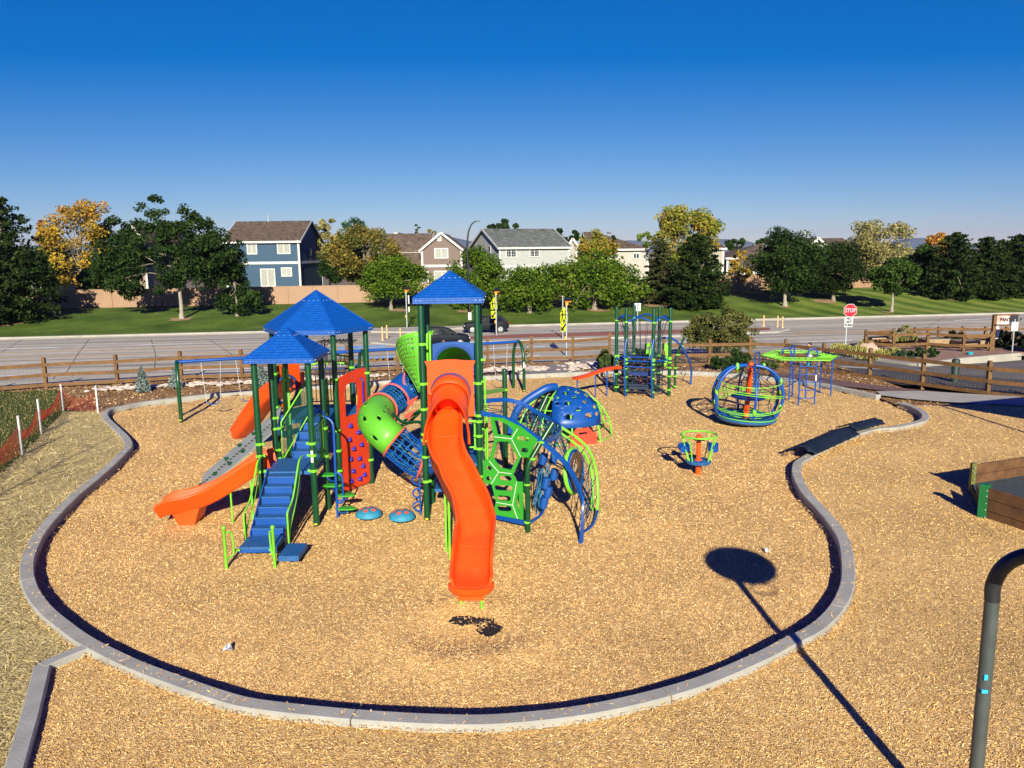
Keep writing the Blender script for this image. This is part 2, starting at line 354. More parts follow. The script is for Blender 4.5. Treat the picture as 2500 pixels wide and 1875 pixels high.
def road_mat(name, col, track):
    m = bpy.data.materials.new(name); m.use_nodes = True; t = m.node_tree; b = t.nodes['Principled BSDF']; b.inputs['Roughness'].default_value = .85; b.inputs['Specular IOR Level'].default_value = .25
    tc = _n(t, 'ShaderNodeTexCoord'); mp = _n(t, 'ShaderNodeMapping'); mp.inputs['Rotation'].default_value = (0, 0, RAD(-7.8)); t.links.new(tc.outputs['Object'], mp.inputs[0])
    m2 = _n(t, 'ShaderNodeMapping'); m2.inputs['Scale'].default_value = (.02, .9, 1); t.links.new(mp.outputs[0], m2.inputs[0])
    n1 = _n(t, 'ShaderNodeTexNoise', Scale=1.4, Detail=4.0); t.links.new(m2.outputs[0], n1.inputs['Vector'])
    n2 = _n(t, 'ShaderNodeTexNoise', Scale=1.2, Detail=9.0, Roughness=.7); t.links.new(tc.outputs['Object'], n2.inputs['Vector'])
    cr = _n(t, 'ShaderNodeValToRGB'); cr.color_ramp.elements[0].position = .36; cr.color_ramp.elements[1].position = .56; k = track
    cr.color_ramp.elements[0].color = (k, k, k*1.04, 1); cr.color_ramp.elements[1].color = (1, 1, 1, 1); t.links.new(n1.outputs['Fac'], cr.inputs[0])
    mr = _n(t, 'ShaderNodeMapRange'); mr.inputs[1].default_value = .3; mr.inputs[2].default_value = .7; mr.inputs[3].default_value = .85; mr.inputs[4].default_value = 1.12; t.links.new(n2.outputs['Fac'], mr.inputs[0])
    x1 = _n(t, 'ShaderNodeMix', data_type='RGBA', blend_type='MULTIPLY'); x1.inputs[0].default_value = 1; x1.inputs[6].default_value = (*col, 1); t.links.new(cr.outputs[0], x1.inputs[7])
    x2 = _n(t, 'ShaderNodeMix', data_type='RGBA', blend_type='MULTIPLY'); x2.inputs[0].default_value = 1; t.links.new(x1.outputs[2], x2.inputs[6]); t.links.new(mr.outputs[0], x2.inputs[7])
    t.links.new(x2.outputs[2], b.inputs['Base Color']); return m
ROAD = road_mat('road_concrete', (.45, .41, .335), .5)
WALK = M('walk_concrete', (.33, .31, .27), .85, .12, 1.2, bump=.15, bscale=30, dirt=.12)
ASPH = M('asphalt', (.115, .1, .085), .85, .2, 1.0, bump=.3, bscale=50)
ASPHD = M('asphalt_dark_tone', (.05, .043, .04), .85, .2, 1.0, bump=.3, bscale=50)
PAVER = rowmat('red_paver', (.3, .12, .085), .2, .4, .1, .85, .25, .6, .2)
xs = list(np.r_[-6000, -1500, -400, -150, np.arange(-90, 95, 6), 150, 400, 1500, 6000]); qs = list(np.r_[-60, 0, 20, 38, np.arange(42, 70, 1.0), np.arange(70, 92, 1.5), 100, 120, 160, 240, 400, 900, 2000, 5000])
ground_sheet('ground', xs, qs, EARTH, -.35)
xs = list(np.arange(-75, 96, 2.5))
ground_sheet('road', xs, list(np.r_[38.2, 40, np.arange(42.5, 48, .5), 52, 56, 60, 64, 68.6]), ROAD, -.012)
lw = ground_sheet('lawn', list(np.arange(-75, 96, 1.5)), list(np.r_[69.05, np.arange(69.6, 90, .8)]), LAWN, .0)
ground_sheet('backyard', list(np.arange(-90, 120, 6)), list(np.r_[88.5, 92, 100, 110, 119]), LAWN2, -.02)
# far kerb and gutter: one long low kerb in sections
ks = tag(bpy.data.objects.new('road_kerb', None), kind='structure'); COL.objects.link(ks)
for i in range(-14, 20):
    x0, x1 = i*5.0, i*5.0+4.985
    b = MB(); 
    for (q, w, z0, z1) in ((68.8, .42, -.75, -.46), (68.38, .4, -.75, -.585)):
        p = [(x0, q), (x1, q), (x1, q+w), (x0, q+w)]
        vs = [(x, qq+.137*x, z) for z in (z0, z1) for (x, qq) in p]
        b.add(vs, [(0, 3, 2, 1), (4, 5, 6, 7), (0, 1, 5, 4), (1, 2, 6, 5), (2, 3, 7, 6), (3, 0, 4, 7)])
    b.build('kerb_section', WALK, ks)
# painted lines and joints laid on the road where the photograph shows them
PAINTW = M('road_paint_white', (.62, .6, .55), .7, .25, 3); PAINTY = M('road_paint_yellow', (.5, .3, .09), .7, .25, 3); JOINT = M('road_joint', (.06, .055, .05), .9)
mk = tag(bpy.data.objects.new('road_markings', None), kind='structure'); COL.objects.link(mk)
def stripe(name, pts, w, mat, dz=.004, parent=mk):
    P = []
    pp = [Gh(*p) for p in pts]
    for a, b in zip(pp[:-1], pp[1:]):
        n = max(1, int((b-a).length/2)); P += [a.lerp(b, i/n) for i in range(n)]
    P.append(pp[-1]); b = MB(); vs = []; fs = []
    for i, p in enumerate(P):
        d = P[min(i+1, len(P)-1)] - P[max(i-1, 0)]; l = Vector((d.y, -d.x, 0)).normalized()*w/2
        for q in (p-l, p+l): vs.append((q.x, q.y, hh(q.x, q.y)-.012+dz))
    fs = [(2*i, 2*i+1, 2*i+3, 2*i+2) for i in range(len(P)-1)]
    return b.add(vs, fs).build(name, mat, parent)
for pts in (((-300, 869), (0, 861), (640, 844), (900, 838)), ((-300, 880), (0, 872), (434, 862), (900, 850)), ((1930, 812), (2200, 803), (2600, 788)), ((1930, 816), (2200, 808), (2600, 794))): stripe('yellow_line', pts, .28, PAINTY)
for pts in (((-200, 924), (0, 918), (107, 912), (607, 899), (900, 891)), ((174, 890), (278, 886)), ((420, 881), (520, 877)), ((0, 851), (145, 848)), ((330, 842), (470, 838)), ((1180, 851), (1330, 846)), ((1130, 873), (1320, 868)), ((1600, 838), (1700, 833)), ((1560, 790), (1640, 787)), ((1950, 835), (2080, 830)), ((1980, 862), (2020, 857)), ((2330, 782), (2500, 773))): stripe('white_line', pts, .42, PAINTW)
for pts in (((0, 862), (55, 828)), ((130, 925), (190, 864), (217, 829)), ((372, 905), (380, 865), (369, 829)), ((512, 829), (560, 861), (600, 890)), ((690, 824), (735, 860)), ((1260, 870), (1290, 838)), ((2230, 818), (2310, 772)), ((2420, 780), (2500, 768))): stripe('joint', pts, .05, JOINT, .003)
# median with red pavers and a concrete kerb
pm = [Gh(905, 838), Gh(985, 845), Gh(1250, 834), Gh(1650, 822), Gh(1900, 812), Gh(1928, 805), Gh(1900, 799), Gh(1650, 805), Gh(1250, 816), Gh(985, 828), Gh(915, 834)]
def slab(name, pts, z0, z1, mat, kind=None, parent=None):
    n = len(pts); vs = [(p[0], p[1], z) for z in (z0, z1) for p in pts]
    fs = [tuple(range(n-1, -1, -1)), tuple(range(n, 2*n))] + [(i, (i+1) % n, n+(i+1) % n, n+i) for i in range(n)]
    o = MB().add(vs, fs).build(name, mat, parent)
    if kind: tag(o, kind=kind)
    return o
md = slab('median', pm, -.7, -.5, WALK, 'structure')
cen = sum(pm, Vector())/len(pm)
pin = [Gh(1000, 838), Gh(1250, 829), Gh(1650, 818), Gh(1880, 809), Gh(1880, 803), Gh(1650, 808), Gh(1250, 820), Gh(1000, 831)]
slab('paver_strip', pin, -.5, -.494, PAVER, None, md)
# far corner sidewalk by the crossing
slab('crossing_landing', [Gh(900, 806), Gh(1000, 800), Gh(1130, 797), Gh(1135, 802), Gh(1000, 813), Gh(905, 812)], -.7, -.47, WALK, 'structure')
# ------------------------------------------------------------------ the playground kerb
KP = [(2145, 964), (2068, 948), (2004, 935), (1887, 919), (1756, 909), (1650, 905), (1530, 905), (1407, 908), (1175, 918), (927, 929), (780, 940), (608, 953), (550, 957), (434, 970), (347, 981), (304, 990), (269, 997), (255, 1008), (260, 1022), (284, 1045), (307, 1068), (314, 1086), (304, 1100), (275, 1129), (231, 1167), (179, 1210), (130, 1259), (95, 1303), (80, 1332), (68, 1362), (66, 1404), (80, 1446), (111, 1487), (156, 1525), (208, 1562), (277, 1598), (346, 1629), (450, 1667), (554, 1702), (640, 1720), (848, 1742), (1074, 1755), (1243, 1753), (1469, 1725), (1695, 1668), (1860, 1600), (1924, 1566), (1983, 1537), (2024, 1504), (2053, 1466), (2068, 1427), (2071, 1388), (2066, 1340), (2057, 1310), (2034, 1275), (1999, 1234), (1967, 1200), (1947, 1162), (1945, 1139), (1953, 1125), (2000, 1098), (2060, 1068), (2129, 1047), (2178, 1042), (2236, 1031), (2258, 1021), (2256, 1008), (2233, 993), (2201, 982)]
KTOP = .2
kc = smooth([G(x, y, KTOP) for x, y in KP], 5)
kc2 = [Vector((p.x, p.y, 0)) for p in kc]
kerb = tag(bpy.data.objects.new('playground_kerb', None), kind='structure'); COL.objects.link(kerb)
def kerb_run(path, parent, seclen=4.0, w=.24, top=KTOP, mat=CONC):
    acc = [0]
    for a, b in zip(path[:-1], path[1:]): acc.append(acc[-1]+(b-a).length)
    L = acc[-1]; n = max(1, round(L/seclen))
    def at(s):
        for i in range(len(acc)-1):
            if s <= acc[i+1] or i == len(acc)-2: return path[i].lerp(path[i+1], (s-acc[i])/max(1e-6, acc[i+1]-acc[i]))
    prof = [(-w/2, -.25), (-w/2, top-.018), (-w/2+.018, top), (w/2-.018, top), (w/2, top-.018), (w/2, -.25)]
    for k in range(n):
        s0 = L*k/n+.009; s1 = L*(k+1)/n-.009; m = max(3, int((s1-s0)/.22))
        MB().sweep(prof, [at(s0+(s1-s0)*i/m) for i in range(m+1)], closedprof=True).build('kerb_section', mat, parent, smooth=35)
kerb_run(kc2, kerb)
kb2 = [G(208, 1577, .2), G(150, 1600, .2), G(100, 1622, .2)]; kb3 = [G(104, 1618, .2), G(73, 1740, .2), G(35, 1868, .2), G(8, 1960, .2)]
kside = tag(bpy.data.objects.new('side_kerb', None), kind='structure'); COL.objects.link(kside)
kerb_run([Vector((p.x, p.y, 0)) for p in kb2], kside, top=.196, w=.2); kerb_run([Vector((p.x, p.y, 0)) for p in kb3], kside, top=.19, w=.22)
LOOP = [(p.x, p.y) for p in kc2]
# mulch height fields
def nz2(x, y, s, seed):
    r = np.random.default_rng(seed); z = np.zeros_like(x)
    for i in range(14):
        a = r.uniform(0, 6.28); k = s*r.uniform(.5, 2.2); z += np.sin((x*np.cos(a)+y*np.sin(a))*k + r.uniform(0, 6.28))
    return z/14
def mulch_z(x, y):
    z = .07*nz2(x, y, 1.1, 3) + .035*nz2(x, y, 4.0, 4) + .012*nz2(x, y, 11.0, 5)
    r2_ = ((x+.75)/.75)**2+((y-11.55)/.55)**2; z = z - .16*np.exp(-r2_) + .06*np.exp(-(np.sqrt(r2_)-1.7)**2/.25) - .05*np.exp(-(((x+4.9)/.9)**2+((y-13.6)/.5)**2))
    return z
def grid_field(name, x0, x1, y0, y1, st, mask, zf, mat):
    gx = np.arange(x0, x1, st); gy = np.arange(y0, y1, st); X, Y = np.meshgrid(gx, gy); Z = zf(X, Y)
    cx, cy = X[:-1, :-1]+st/2, Y[:-1, :-1]+st/2; mk_ = mask(cx, cy); n = len(gx)
    J, I = np.nonzero(mk_); a = J*n+I; F = np.stack([a, a+1, a+n+1, a+n], 1)
    used, inv = np.unique(F, return_inverse=True); V = np.stack([X.ravel(), Y.ravel(), Z.ravel()], 1)[used]
    me = bpy.data.meshes.new(name); me.from_pydata(V.tolist(), [], inv.reshape(-1, 4).tolist()); me.update()
    return tag(link(name, me, mat, smooth=60), kind='structure')
grid_field('play_mulch', -16, 16, 8, 37.6, .14, lambda x, y: inpoly(x, y, LOOP), mulch_z, MULCH)
STRAW = [G(*p, .1) for p in ((-420, 1480), (0, 1164), (55, 1112), (101, 1060), (156, 1005), (240, 1003))] + [Vector((p[0], p[1], 0)) for p in LOOP if p[0] < -5 and p[1] < 28.6 and p[1] > 10.9][:] 
STRAW += [G(*p, .1) for p in ((208, 1577), (104, 1620), (73, 1740), (35, 1868), (-20, 2050), (-700, 2050))]
OUTM = lambda x, y: ~inpoly(x, y, LOOP) & ~inpoly(x, y, [(p.x, p.y) for p in STRAW]) & (y < 29.6) & ((x > -4.2) | (y < 14.5)) & (x < 24) & ((x < 13) | (y < 28.3)) 
grid_field('outer_mulch', -14, 24, 3, 30, .16, OUTM, lambda x, y: .1+.6*mulch_z(x, y), MULCH)
grid_field('straw_blanket', -26, -4, 3, 29, .16, lambda x, y: ~inpoly(x, y, LOOP) & inpoly(x, y, [(p.x, p.y) for p in STRAW]), lambda x, y: .13+.9*mulch_z(x, y), STRAWM)
BED = [(-40, 26), (-14, 27.2), (-14, 38.15-.137*14+.0), (-40, 32.7)]
bedp = [(-45, 20), (-15.3, 20), (-15.3, 28.2), (14.0, 36.8), (24, 30.4), (24, 28.2), (60, 28.2), (60, 46.4), (-45, 32.0)]
grid_field('planting_bed', -45, 22, 20, 44, .4, lambda x, y: ~inpoly(x, y, LOOP) & (yp(x, y) < 38.6+.11*np.clip(x+20, 0, 26)) & ((y > 28.0) | (x < -15)) & (x < 16.2), lambda x, y: .06+.03*nz2(x, y, 1.5, 9), BROWNM)
GR = [G(*p, .1) for p in ((-900, 1400), (-420, 1480), (0, 1164), (55, 1112), (101, 1060), (156, 1005), (172, 980), (139, 953), (60, 957), (0, 958), (-420, 985), (-900, 1000))]
flat('rough_lawn', GR, .125, LAWN2)
# walks, driveway, asphalt on the right
flat('entrance_walk', [G(*p, .1) for p in ((1250, 914), (1425, 908), (1395, 894), (1480, 884), (1540, 876), (1470, 872), (1400, 884), (1330, 893), (1300, 900))], .13, M('grey_walk', (.2, .18, .16), .85, .2, 2, bump=.2))
flat('sidewalk', [G(*p, .1) for p in ((2140, 958), (2260, 958), (2420, 968), (2600, 975), (2900, 985), (2900, 1015), (2600, 998), (2420, 990), (2300, 984), (2205, 976), (2150, 968))], .155, WALK)
flat('parking_drive', [G(*p) for p in ((1860, 880), (1990, 905), (2200, 940), (2600, 968), (3300, 1010), (3300, 880), (2500, 880), (2250, 896), (2130, 880), (1960, 862), (1840, 862))], .012, ASPH)
flat('drive_dark_strip', [G(*p) for p in ((1990, 905), (2200, 940), (2600, 968), (3300, 1010), (3300, 945), (2600, 935), (2400, 920), (2250, 908), (2080, 893), (1960, 890))], .017, ASPHD)  # darker strip along the near part of the parking drive
flat('drive_strip', [G(*p) for p in ((2030, 896), (2240, 908), (2250, 905), (2040, 893))], .021, WALK)
flat('gravel_path', [G(*p, .1) for p in ((1880, 912), (1950, 916), (2080, 936), (2200, 950), (2320, 962), (2330, 968), (2200, 961), (2060, 946), (1950, 928), (1880, 920))], .15, M('red_gravel', (.13, .07, .055), .9, .3, 6, bump=.5, bscale=30))
ISL = [G(*p) for p in ((2250, 892), (2335, 880), (2490, 866), (2560, 850), (2500, 826), (2300, 830), (2160, 838), (2075, 842), (2035, 862), (2100, 872), (2200, 888))]
isl = slab('garden_island', ISL, -.1, .1, M('gravel_bed', (.24, .14, .1), .9, .35, 5, bump=.6, bscale=20), 'structure')
ik = tag(bpy.data.objects.new('island_kerb', None), kind='structure'); COL.objects.link(ik)
kerb_run([Vector((p.x, p.y, 0)) for p in smooth([G(*p) for p in ((2035, 864), (2095, 874), (2200, 889), (2252, 893), (2335, 881), (2490, 867))], 4)], ik, 3.0, .2, .13, WALK)
# ------------------------------------------------------------------ loose chips and straw lying on top
def scatter(n, x0, x1, y0, y1, mask, far=1.9):
    y = y0*((y1/y0)**(rng.random(n)**.92)); 
    x = rng.uniform(-.72, .72, n)*y*1.02; k = (x > x0) & (x < x1) & mask(x, y); return x[k], y[k]
def chips(name, n, mask, zf, pal, L, Wd, parent_kind='stuff', y0=6.5, y1=36, lift=.012, tilt=.35):
    x, y = scatter(n, -30, 30, y0, y1, mask); m = len(x)
    z = zf(x, y) + rng.uniform(.002, lift, m)
    P = np.stack([x, y, z], 1); s = np.clip(y/16, .7, 1.15)
    V = rot_quads(P, rng.uniform(*L, m)*s, rng.uniform(*Wd, m)*s, rng.uniform(0, 6.28, m), rng.normal(0, tilt, m), rng.normal(0, tilt*1.3, m), rng)
    C = np.array(pal)[rng.integers(0, len(pal), m)]*rng.uniform(.84, 1.1, (m, 1))
    C = C*(1.03+.16*nz2(x, y, .55, 21)+.1*nz2(x, y, 1.7, 22))[:, None]
    return tag(quads(name, V, np.clip(C, 0, .95), attr_mat('loose_chips', .8), None), kind=parent_kind)
PALM = [(.78, .51, .2), (.82, .57, .26), (.74, .46, .17), (.83, .6, .3), (.6, .36, .13), (.42, .22, .08), (.8, .52, .2)]
o = chips('loose_chips', 480000, lambda x, y: inpoly(x, y, LOOP), mulch_z, PALM, (.022, .062), (.006, .014))
tag(o, 'loose pale wood chips covering the sunken play area')
o = chips('outer_chips', 230000, OUTM, lambda x, y: .1+.6*mulch_z(x, y), [(c[0]*.95, c[1]*.97, c[2]*.85) for c in PALM], (.022, .065), (.006, .015), y0=5.5, y1=29)
tag(o, 'loose wood chips lying outside the kerb around the play area')
o = chips('straw_fibres', 170000, lambda x, y: ~inpoly(x, y, LOOP) & inpoly(x, y, [(p.x, p.y) for p in STRAW]), lambda x, y: .135+.9*mulch_z(x, y), [(.64, .51, .21), (.74, .62, .32), (.52, .4, .16), (.38, .29, .11), (.23, .17, .06)], (.06, .24), (.0035, .008), y0=6, y1=29, lift=.03)
tag(o, 'straw erosion blanket fibres left of the play area kerb')
o = chips('bark_pieces', 45000, lambda x, y: ~inpoly(x, y, LOOP) & (y > 27.5) & (yp(x, y) < 38.4+.11*np.clip(x+20, 0, 26)) & ~inpoly(x, y, [(p.x, p.y) for p in GR]) & (x < 16), lambda x, y: .07+0*x, [(.3, .17, .075), (.42, .27, .13), (.2, .1, .045), (.5, .36, .2)], (.05, .14), (.015, .04), y0=27, y1=45, lift=.03)
tag(o, 'brown bark mulch along the rail fence')
# grass blades in the rough lawn at the left edge
def blades(name, n, poly, z, pal, hgt, label):
    xs_ = [p[0] for p in poly]; ys_ = [p[1] for p in poly]; x = rng.uniform(max(min(xs_), -24), max(xs_), n); y = rng.uniform(min(ys_), max(ys_), n); k = inpoly(x, y, poly); x, y = x[k], y[k]; m = len(x)
    h = rng.uniform(*hgt, m); P = np.stack([x, y, z+h/2], 1)
    V = rot_quads(P, h, rng.uniform(.012, .03, m), rng.uniform(0, 6.28, m), rng.normal(1.3, .35, m), rng.uniform(-1, 1, m), rng)
    C = np.array(pal)[rng.integers(0, len(pal), m)]*rng.uniform(.7, 1.25, (m, 1)); return tag(quads(name, V, C, attr_mat('grass_blade', .8, .2)), label, kind='stuff')
blades('grass_blades', 45000, [(p.x, p.y) for p in GR], .125, [(.05, .085, .016), (.08, .11, .025), (.2, .17, .06), (.035, .06, .012), (.28, .22, .09)], (.03, .075), 'short rough grass left of the orange net fence')
# river stones
def stones(name, runs, n, size, label):
    b = MB()
    for i in range(n):
        a, c, w = random.choice(runs); t = random.random(); p = a.lerp(c, t) + Vector((random.gauss(0, w*.3), random.gauss(0, w*.5), 0)); r = random.uniform(*size)
        prof = [(.02*r, -.5*r), (.8*r, -.3*r), (r, .05*r), (.7*r, .45*r), (.02*r, .6*r)]
        b.lathe(prof, (p.x, p.y, .12+.1*r), 6, Matrix.Rotation(random.uniform(0, 6), 3, 'Z') @ Matrix.Diagonal((random.uniform(.8, 1.5), 1, random.uniform(.6, 1))))
    return tag(b.build(name, M('river_stone', (.48, .4, .33), .8, .35, 2.5), smooth=50), label, kind='stuff')
stones('river_stones', [(G(240, 951, .1), G(610, 934, .1), .5), (G(610, 934, .1), G(930, 917, .1), .5), (G(1165, 905, .1), G(1330, 901, .1), 1.0), (G(1390, 898, .1), G(1462, 893, .1), 1.2)], 620, (.06, .17), 'pale river stones in a band along the rail fence')
# ================================================================== PLAY EQUIPMENT
def clamp(parent, p, r, ang=0.0, h=.055):
    b = MB().lathe([(r+.002, -h/2), (r+.018, -h/2), (r+.018, h/2), (r+.002, h/2)], p, 14)
    b.box(Vector(p)+Vector((math.cos(ang)*(r+.03), math.sin(ang)*(r+.03), 0)), (.05, .045, h*.9), ang)
    return b.build('clamp', LIME, parent, smooth=40)
def post(parent, x, y, z1, clamps=(), r=.066, z0=-.15, dome=True, ang=0.0, tape=False):
    prof = [(r, z0), (r, z1)] + ([(r*.92, z1+.03), (r*.6, z1+.055), (.004, z1+.065)] if dome else [])
    o = MB().lathe(prof, (x, y, 0), 16).build('post', POST, parent, smooth=45)
    for z in clamps: clamp(o, (x, y, z), r, ang)
    if tape: MB().box((x, y-r-.002, .06), (.06, .006, .03)).build('tape', YEL, o)
    return o
def pyramid(parent, pts, za, zb, apex, mat=ROOFBL):
    """roof of flat facets over the eave corners pts, with a fascia, ridge caps and bolts"""
    n = len(pts); c = Vector(apex); vs = [(p[0], p[1], zb) for p in pts] + [(p[0], p[1], za) for p in pts] + [tuple(c)]
    vs += [((p[0]*.97+c.x*.03), (p[1]*.97+c.y*.03), za+.005) for p in pts]
    fs = [(i, (i+1) % n, 2*n) for i in range(n)] + [(n+i, n+(i+1) % n, (i+1) % n, i) for i in range(n)] + [(n+i, 2*n+1+i, 2*n+1+(i+1) % n, n+(i+1) % n) for i in range(n)]
    o = MB().add(vs, fs).build('roof', mat, parent)
    for i in range(n):
        a = Vector((pts[i][0], pts[i][1], zb)); MB().tube([a-Vector((0, 0, .006)), c-Vector((0, 0, .004))], .018, 6).build('ridge_cap', BLUE, o, smooth=50)
    b = MB()
    for i in range(n):
        a = Vector((pts[i][0], pts[i][1], (za+zb)/2)); d = Vector((pts[(i+1) % n][0], pts[(i+1) % n][1], (za+zb)/2)); out = ((a+d)/2 - Vector((c.x, c.y, (za+zb)/2))).normalized()
        for t in (.05, .11, .89, .95): b.ball(a.lerp(d, t)+out*.002, .011, 6, 4)
        aa = Vector((pts[i][0], pts[i][1], zb)).lerp(c, .72); dd = Vector((pts[(i+1) % n][0], pts[(i+1) % n][1], zb)).lerp(c, .72)
        for t in (.2, .5, .8): b.ball(aa.lerp(dd, t)+Vector((0, 0, .006)), .009, 6, 4)
    b.build('bolt', BOLT, o)
    return o
CH = [(-.235, .0), (-.12, -.012), (0, -.016), (.12, -.012), (.235, 0), (.275, .05), (.29, .24), (.3, .27), (.325, .285), (.35, .27), (.352, .235), (.335, .22), (.315, .0), (.27, -.045), (.12, -.055), (-.12, -.055), (-.27, -.045), (-.315, 0), (-.335, .22), (-.352, .235), (-.35, .27), (-.325, .285), (-.3, .27), (-.29, .24), (-.275, .05)]
def chute(name, path, parent, mat=ORANGE, sc=1.0, hts=None, k=4):
    P = smooth(path, k); prof = []
    for i in range(len(P)):
        h = 1.0 if hts is None else hts(i/(len(P)-1)); prof.append([(a*sc, (b*h if b > 0 else b)*sc) for a, b in CH])
    return MB().sweep(prof, P, closedprof=True).build(name, mat, parent, smooth=60)
def solve_path(pix, zf, lo, hi):
    out = []
    for (x, y) in pix:
        a, b = lo, hi
        for i in range(50):
            m = (a+b)/2
            if Q(x, y, m).z > zf(m): a = m
            else: b = m
        out.append(Q(x, y, (a+b)/2))
    return out
def tube_fn(path, R, k=5):
    P = smooth(path, k); N = len(P); fr = []; u = None
    for i in range(N):
        t = (P[min(i+1, N-1)]-P[max(i-1, 0)]).normalized()
        if u is None: u = t.cross(Vector((0, 0, 1))).normalized()
        u = (u-t*u.dot(t)).normalized(); fr.append((P[i], u, t.cross(u)))
    def fn(s, v):
        f = s*(N-1); i = min(int(f), N-2); w = f-i; p = fr[i][0].lerp(fr[i+1][0], w); a = fr[i][1].lerp(fr[i+1][1], w).normalized(); b = fr[i][2].lerp(fr[i+1][2], w).normalized()
        an = 2*math.pi*v; return p + a*(R*math.cos(an)) + b*(R*math.sin(an))
    return fn
def perf(name, fn, nu, nv, holes, mat, parent, thick=.015):
    b = MB()
    for i in range(nu):
        for j in range(nv):
            g = lambda a, c: fn((i+a)/nu, (j+c)/nv); r = holes(i, j)
            if not r: b.add([g(0, 0), g(1, 0), g(1, 1), g(0, 1)], [(0, 1, 2, 3)]); continue
            o = [(1, .5), (1, 1), (.5, 1), (0, 1), (0, .5), (0, 0), (.5, 0), (1, 0)]
            vs = [g(*p) for p in o] + [g(.5+r*math.cos(math.pi*k/4), .5+r*math.sin(math.pi*k/4)) for k in range(8)]
            b.add(vs, [(k, (k+1) % 8, 8+(k+1) % 8, 8+k) for k in range(8)])
    me_o = b.build(name, mat, parent); bm = bmesh.new(); bm.from_mesh(me_o.data); bmesh.ops.remove_doubles(bm, verts=bm.verts, dist=.0005)
    for f in bm.faces: f.smooth = True
    bm.to_mesh(me_o.data); bm.free(); s = me_o.modifiers.new('thickness', 'SOLIDIFY'); s.thickness = thick; s.offset = 0
    return me_o
def bars(parent, a, b, z0, z1, n, mat, r=.014, name='guard_rail', rail=.018):
    a = Vector((a[0], a[1], 0)); b = Vector((b[0], b[1], 0)); m = MB()
    for z in (z0, z1): m.tube([a+Vector((0, 0, z)), b+Vector((0, 0, z))], rail, 8)
    for i in range(n): p = a.lerp(b, (i+.5)/n); m.tube([p+Vector((0, 0, z0)), p+Vector((0, 0, z1))], r, 6)
    return m.build(name, mat, parent, smooth=50)
def netlines(m, A, B, fr=(.33, .66), r=.011, knots=True):
    n = len(A); rows = [A] + [[a.lerp(b, f) for a, b in zip(A, B)] for f in fr] + [B]
    for k in range(len(rows)-1):
        for i in range(n):
            m.tube([rows[k][i], rows[k+1][i]], r, 5)
            j = i + (1 if k % 2 == 0 else -1)
            if 0 <= j < n and 0 < k < len(rows)-2 or (k == 0 and j < n and i % 2 == 0): m.tube([rows[k][i], rows[k+1][min(max(j, 0), n-1)]], r, 5)
    for row in rows[1:-1]:
        for i in range(n-1):
            if i % 2 == 0: m.tube([row[i], row[i+1]], r, 5)
        if knots:
            for p in row: m.ball(p, r*2.6, 6, 4)
def pick(P, n): return [P[round(i*(len(P)-1)/(n-1))] for i in range(n)]
def rungs(m, a, b, n, r=.016, z0=.25, z1=1.0):
    for i in range(n): f = z0+(z1-z0)*i/(n-1); m.tube([a[0].lerp(a[1], f), b[0].lerp(b[1], f)], r, 6)
# ------------------------------------------------------------------ left structure: small square roof + hexagonal roof
AX0, AX1, AY0, AY1 = -5.4, -4.27, 16.4, 17.53; ADZ = 1.22
HC = Vector((-4.82, 19.7, 0)); HR = 1.17; BDZ = 1.86
HV = [(HC.x+HR*math.cos(RAD(a)), HC.y+HR*math.sin(RAD(a))) for a in (-60, 0, 60, 120, 180, 240)]   # front-right, right, back-right, back-left, left, front-left
ps = thing('play_structure', 'large play structure with small square and big hexagonal blue roofs, stairs and slides', 'play structure', (-4.9, 18, 0))
post(ps, AX0, AY0, 3.6, (ADZ+.62, ADZ+.36, ADZ+.02, .62, .25), ang=RAD(0))
post(ps, AX1, AY0, 3.6, (ADZ+.62, ADZ+.36, ADZ+.02), ang=RAD(180), tape=True)
MB().box((AX1, AY0-.068, Q(762, 1115, AY0-.07).z), (.05, .006, .26)).build('warning_label', WHITE, ps)
post(ps, AX0, AY1, 3.6, (ADZ+.95, ADZ+.7, ADZ+.2, ADZ), ang=RAD(0))
post(ps, AX1, AY1, 3.6, (ADZ+1.0, ADZ+.7, ADZ+.05, .55), ang=RAD(180))
for i, (x, y) in enumerate(HV): post(ps, x, y, 3.98, ((2.85, 1.6, 1.1, .6) if i < 2 else (2.85, 2.0)), ang=RAD(180+60*i))
ov = .17
pyramid(ps, [(AX0-ov, AY0-ov), (AX1+ov, AY0-ov), (AX1+ov, AY1+ov), (AX0-ov, AY1+ov)], 3.58, 3.68, (-4.835, 16.965, 4.26))
pyramid(ps, [(HC.x+(x-HC.x)*1.17, HC.y+(y-HC.y)*1.17) for x, y in HV], 3.93, 4.04, (HC.x, HC.y, 4.93))
d = MB().box(((AX0+AX1)/2, (AY0+AY1)/2, ADZ-.03), (AX1-AX0, AY1-AY0, .07)).build('deck', DECKB, ps)
slab('deck', HV, BDZ-.08, BDZ, DECKB, None, ps)
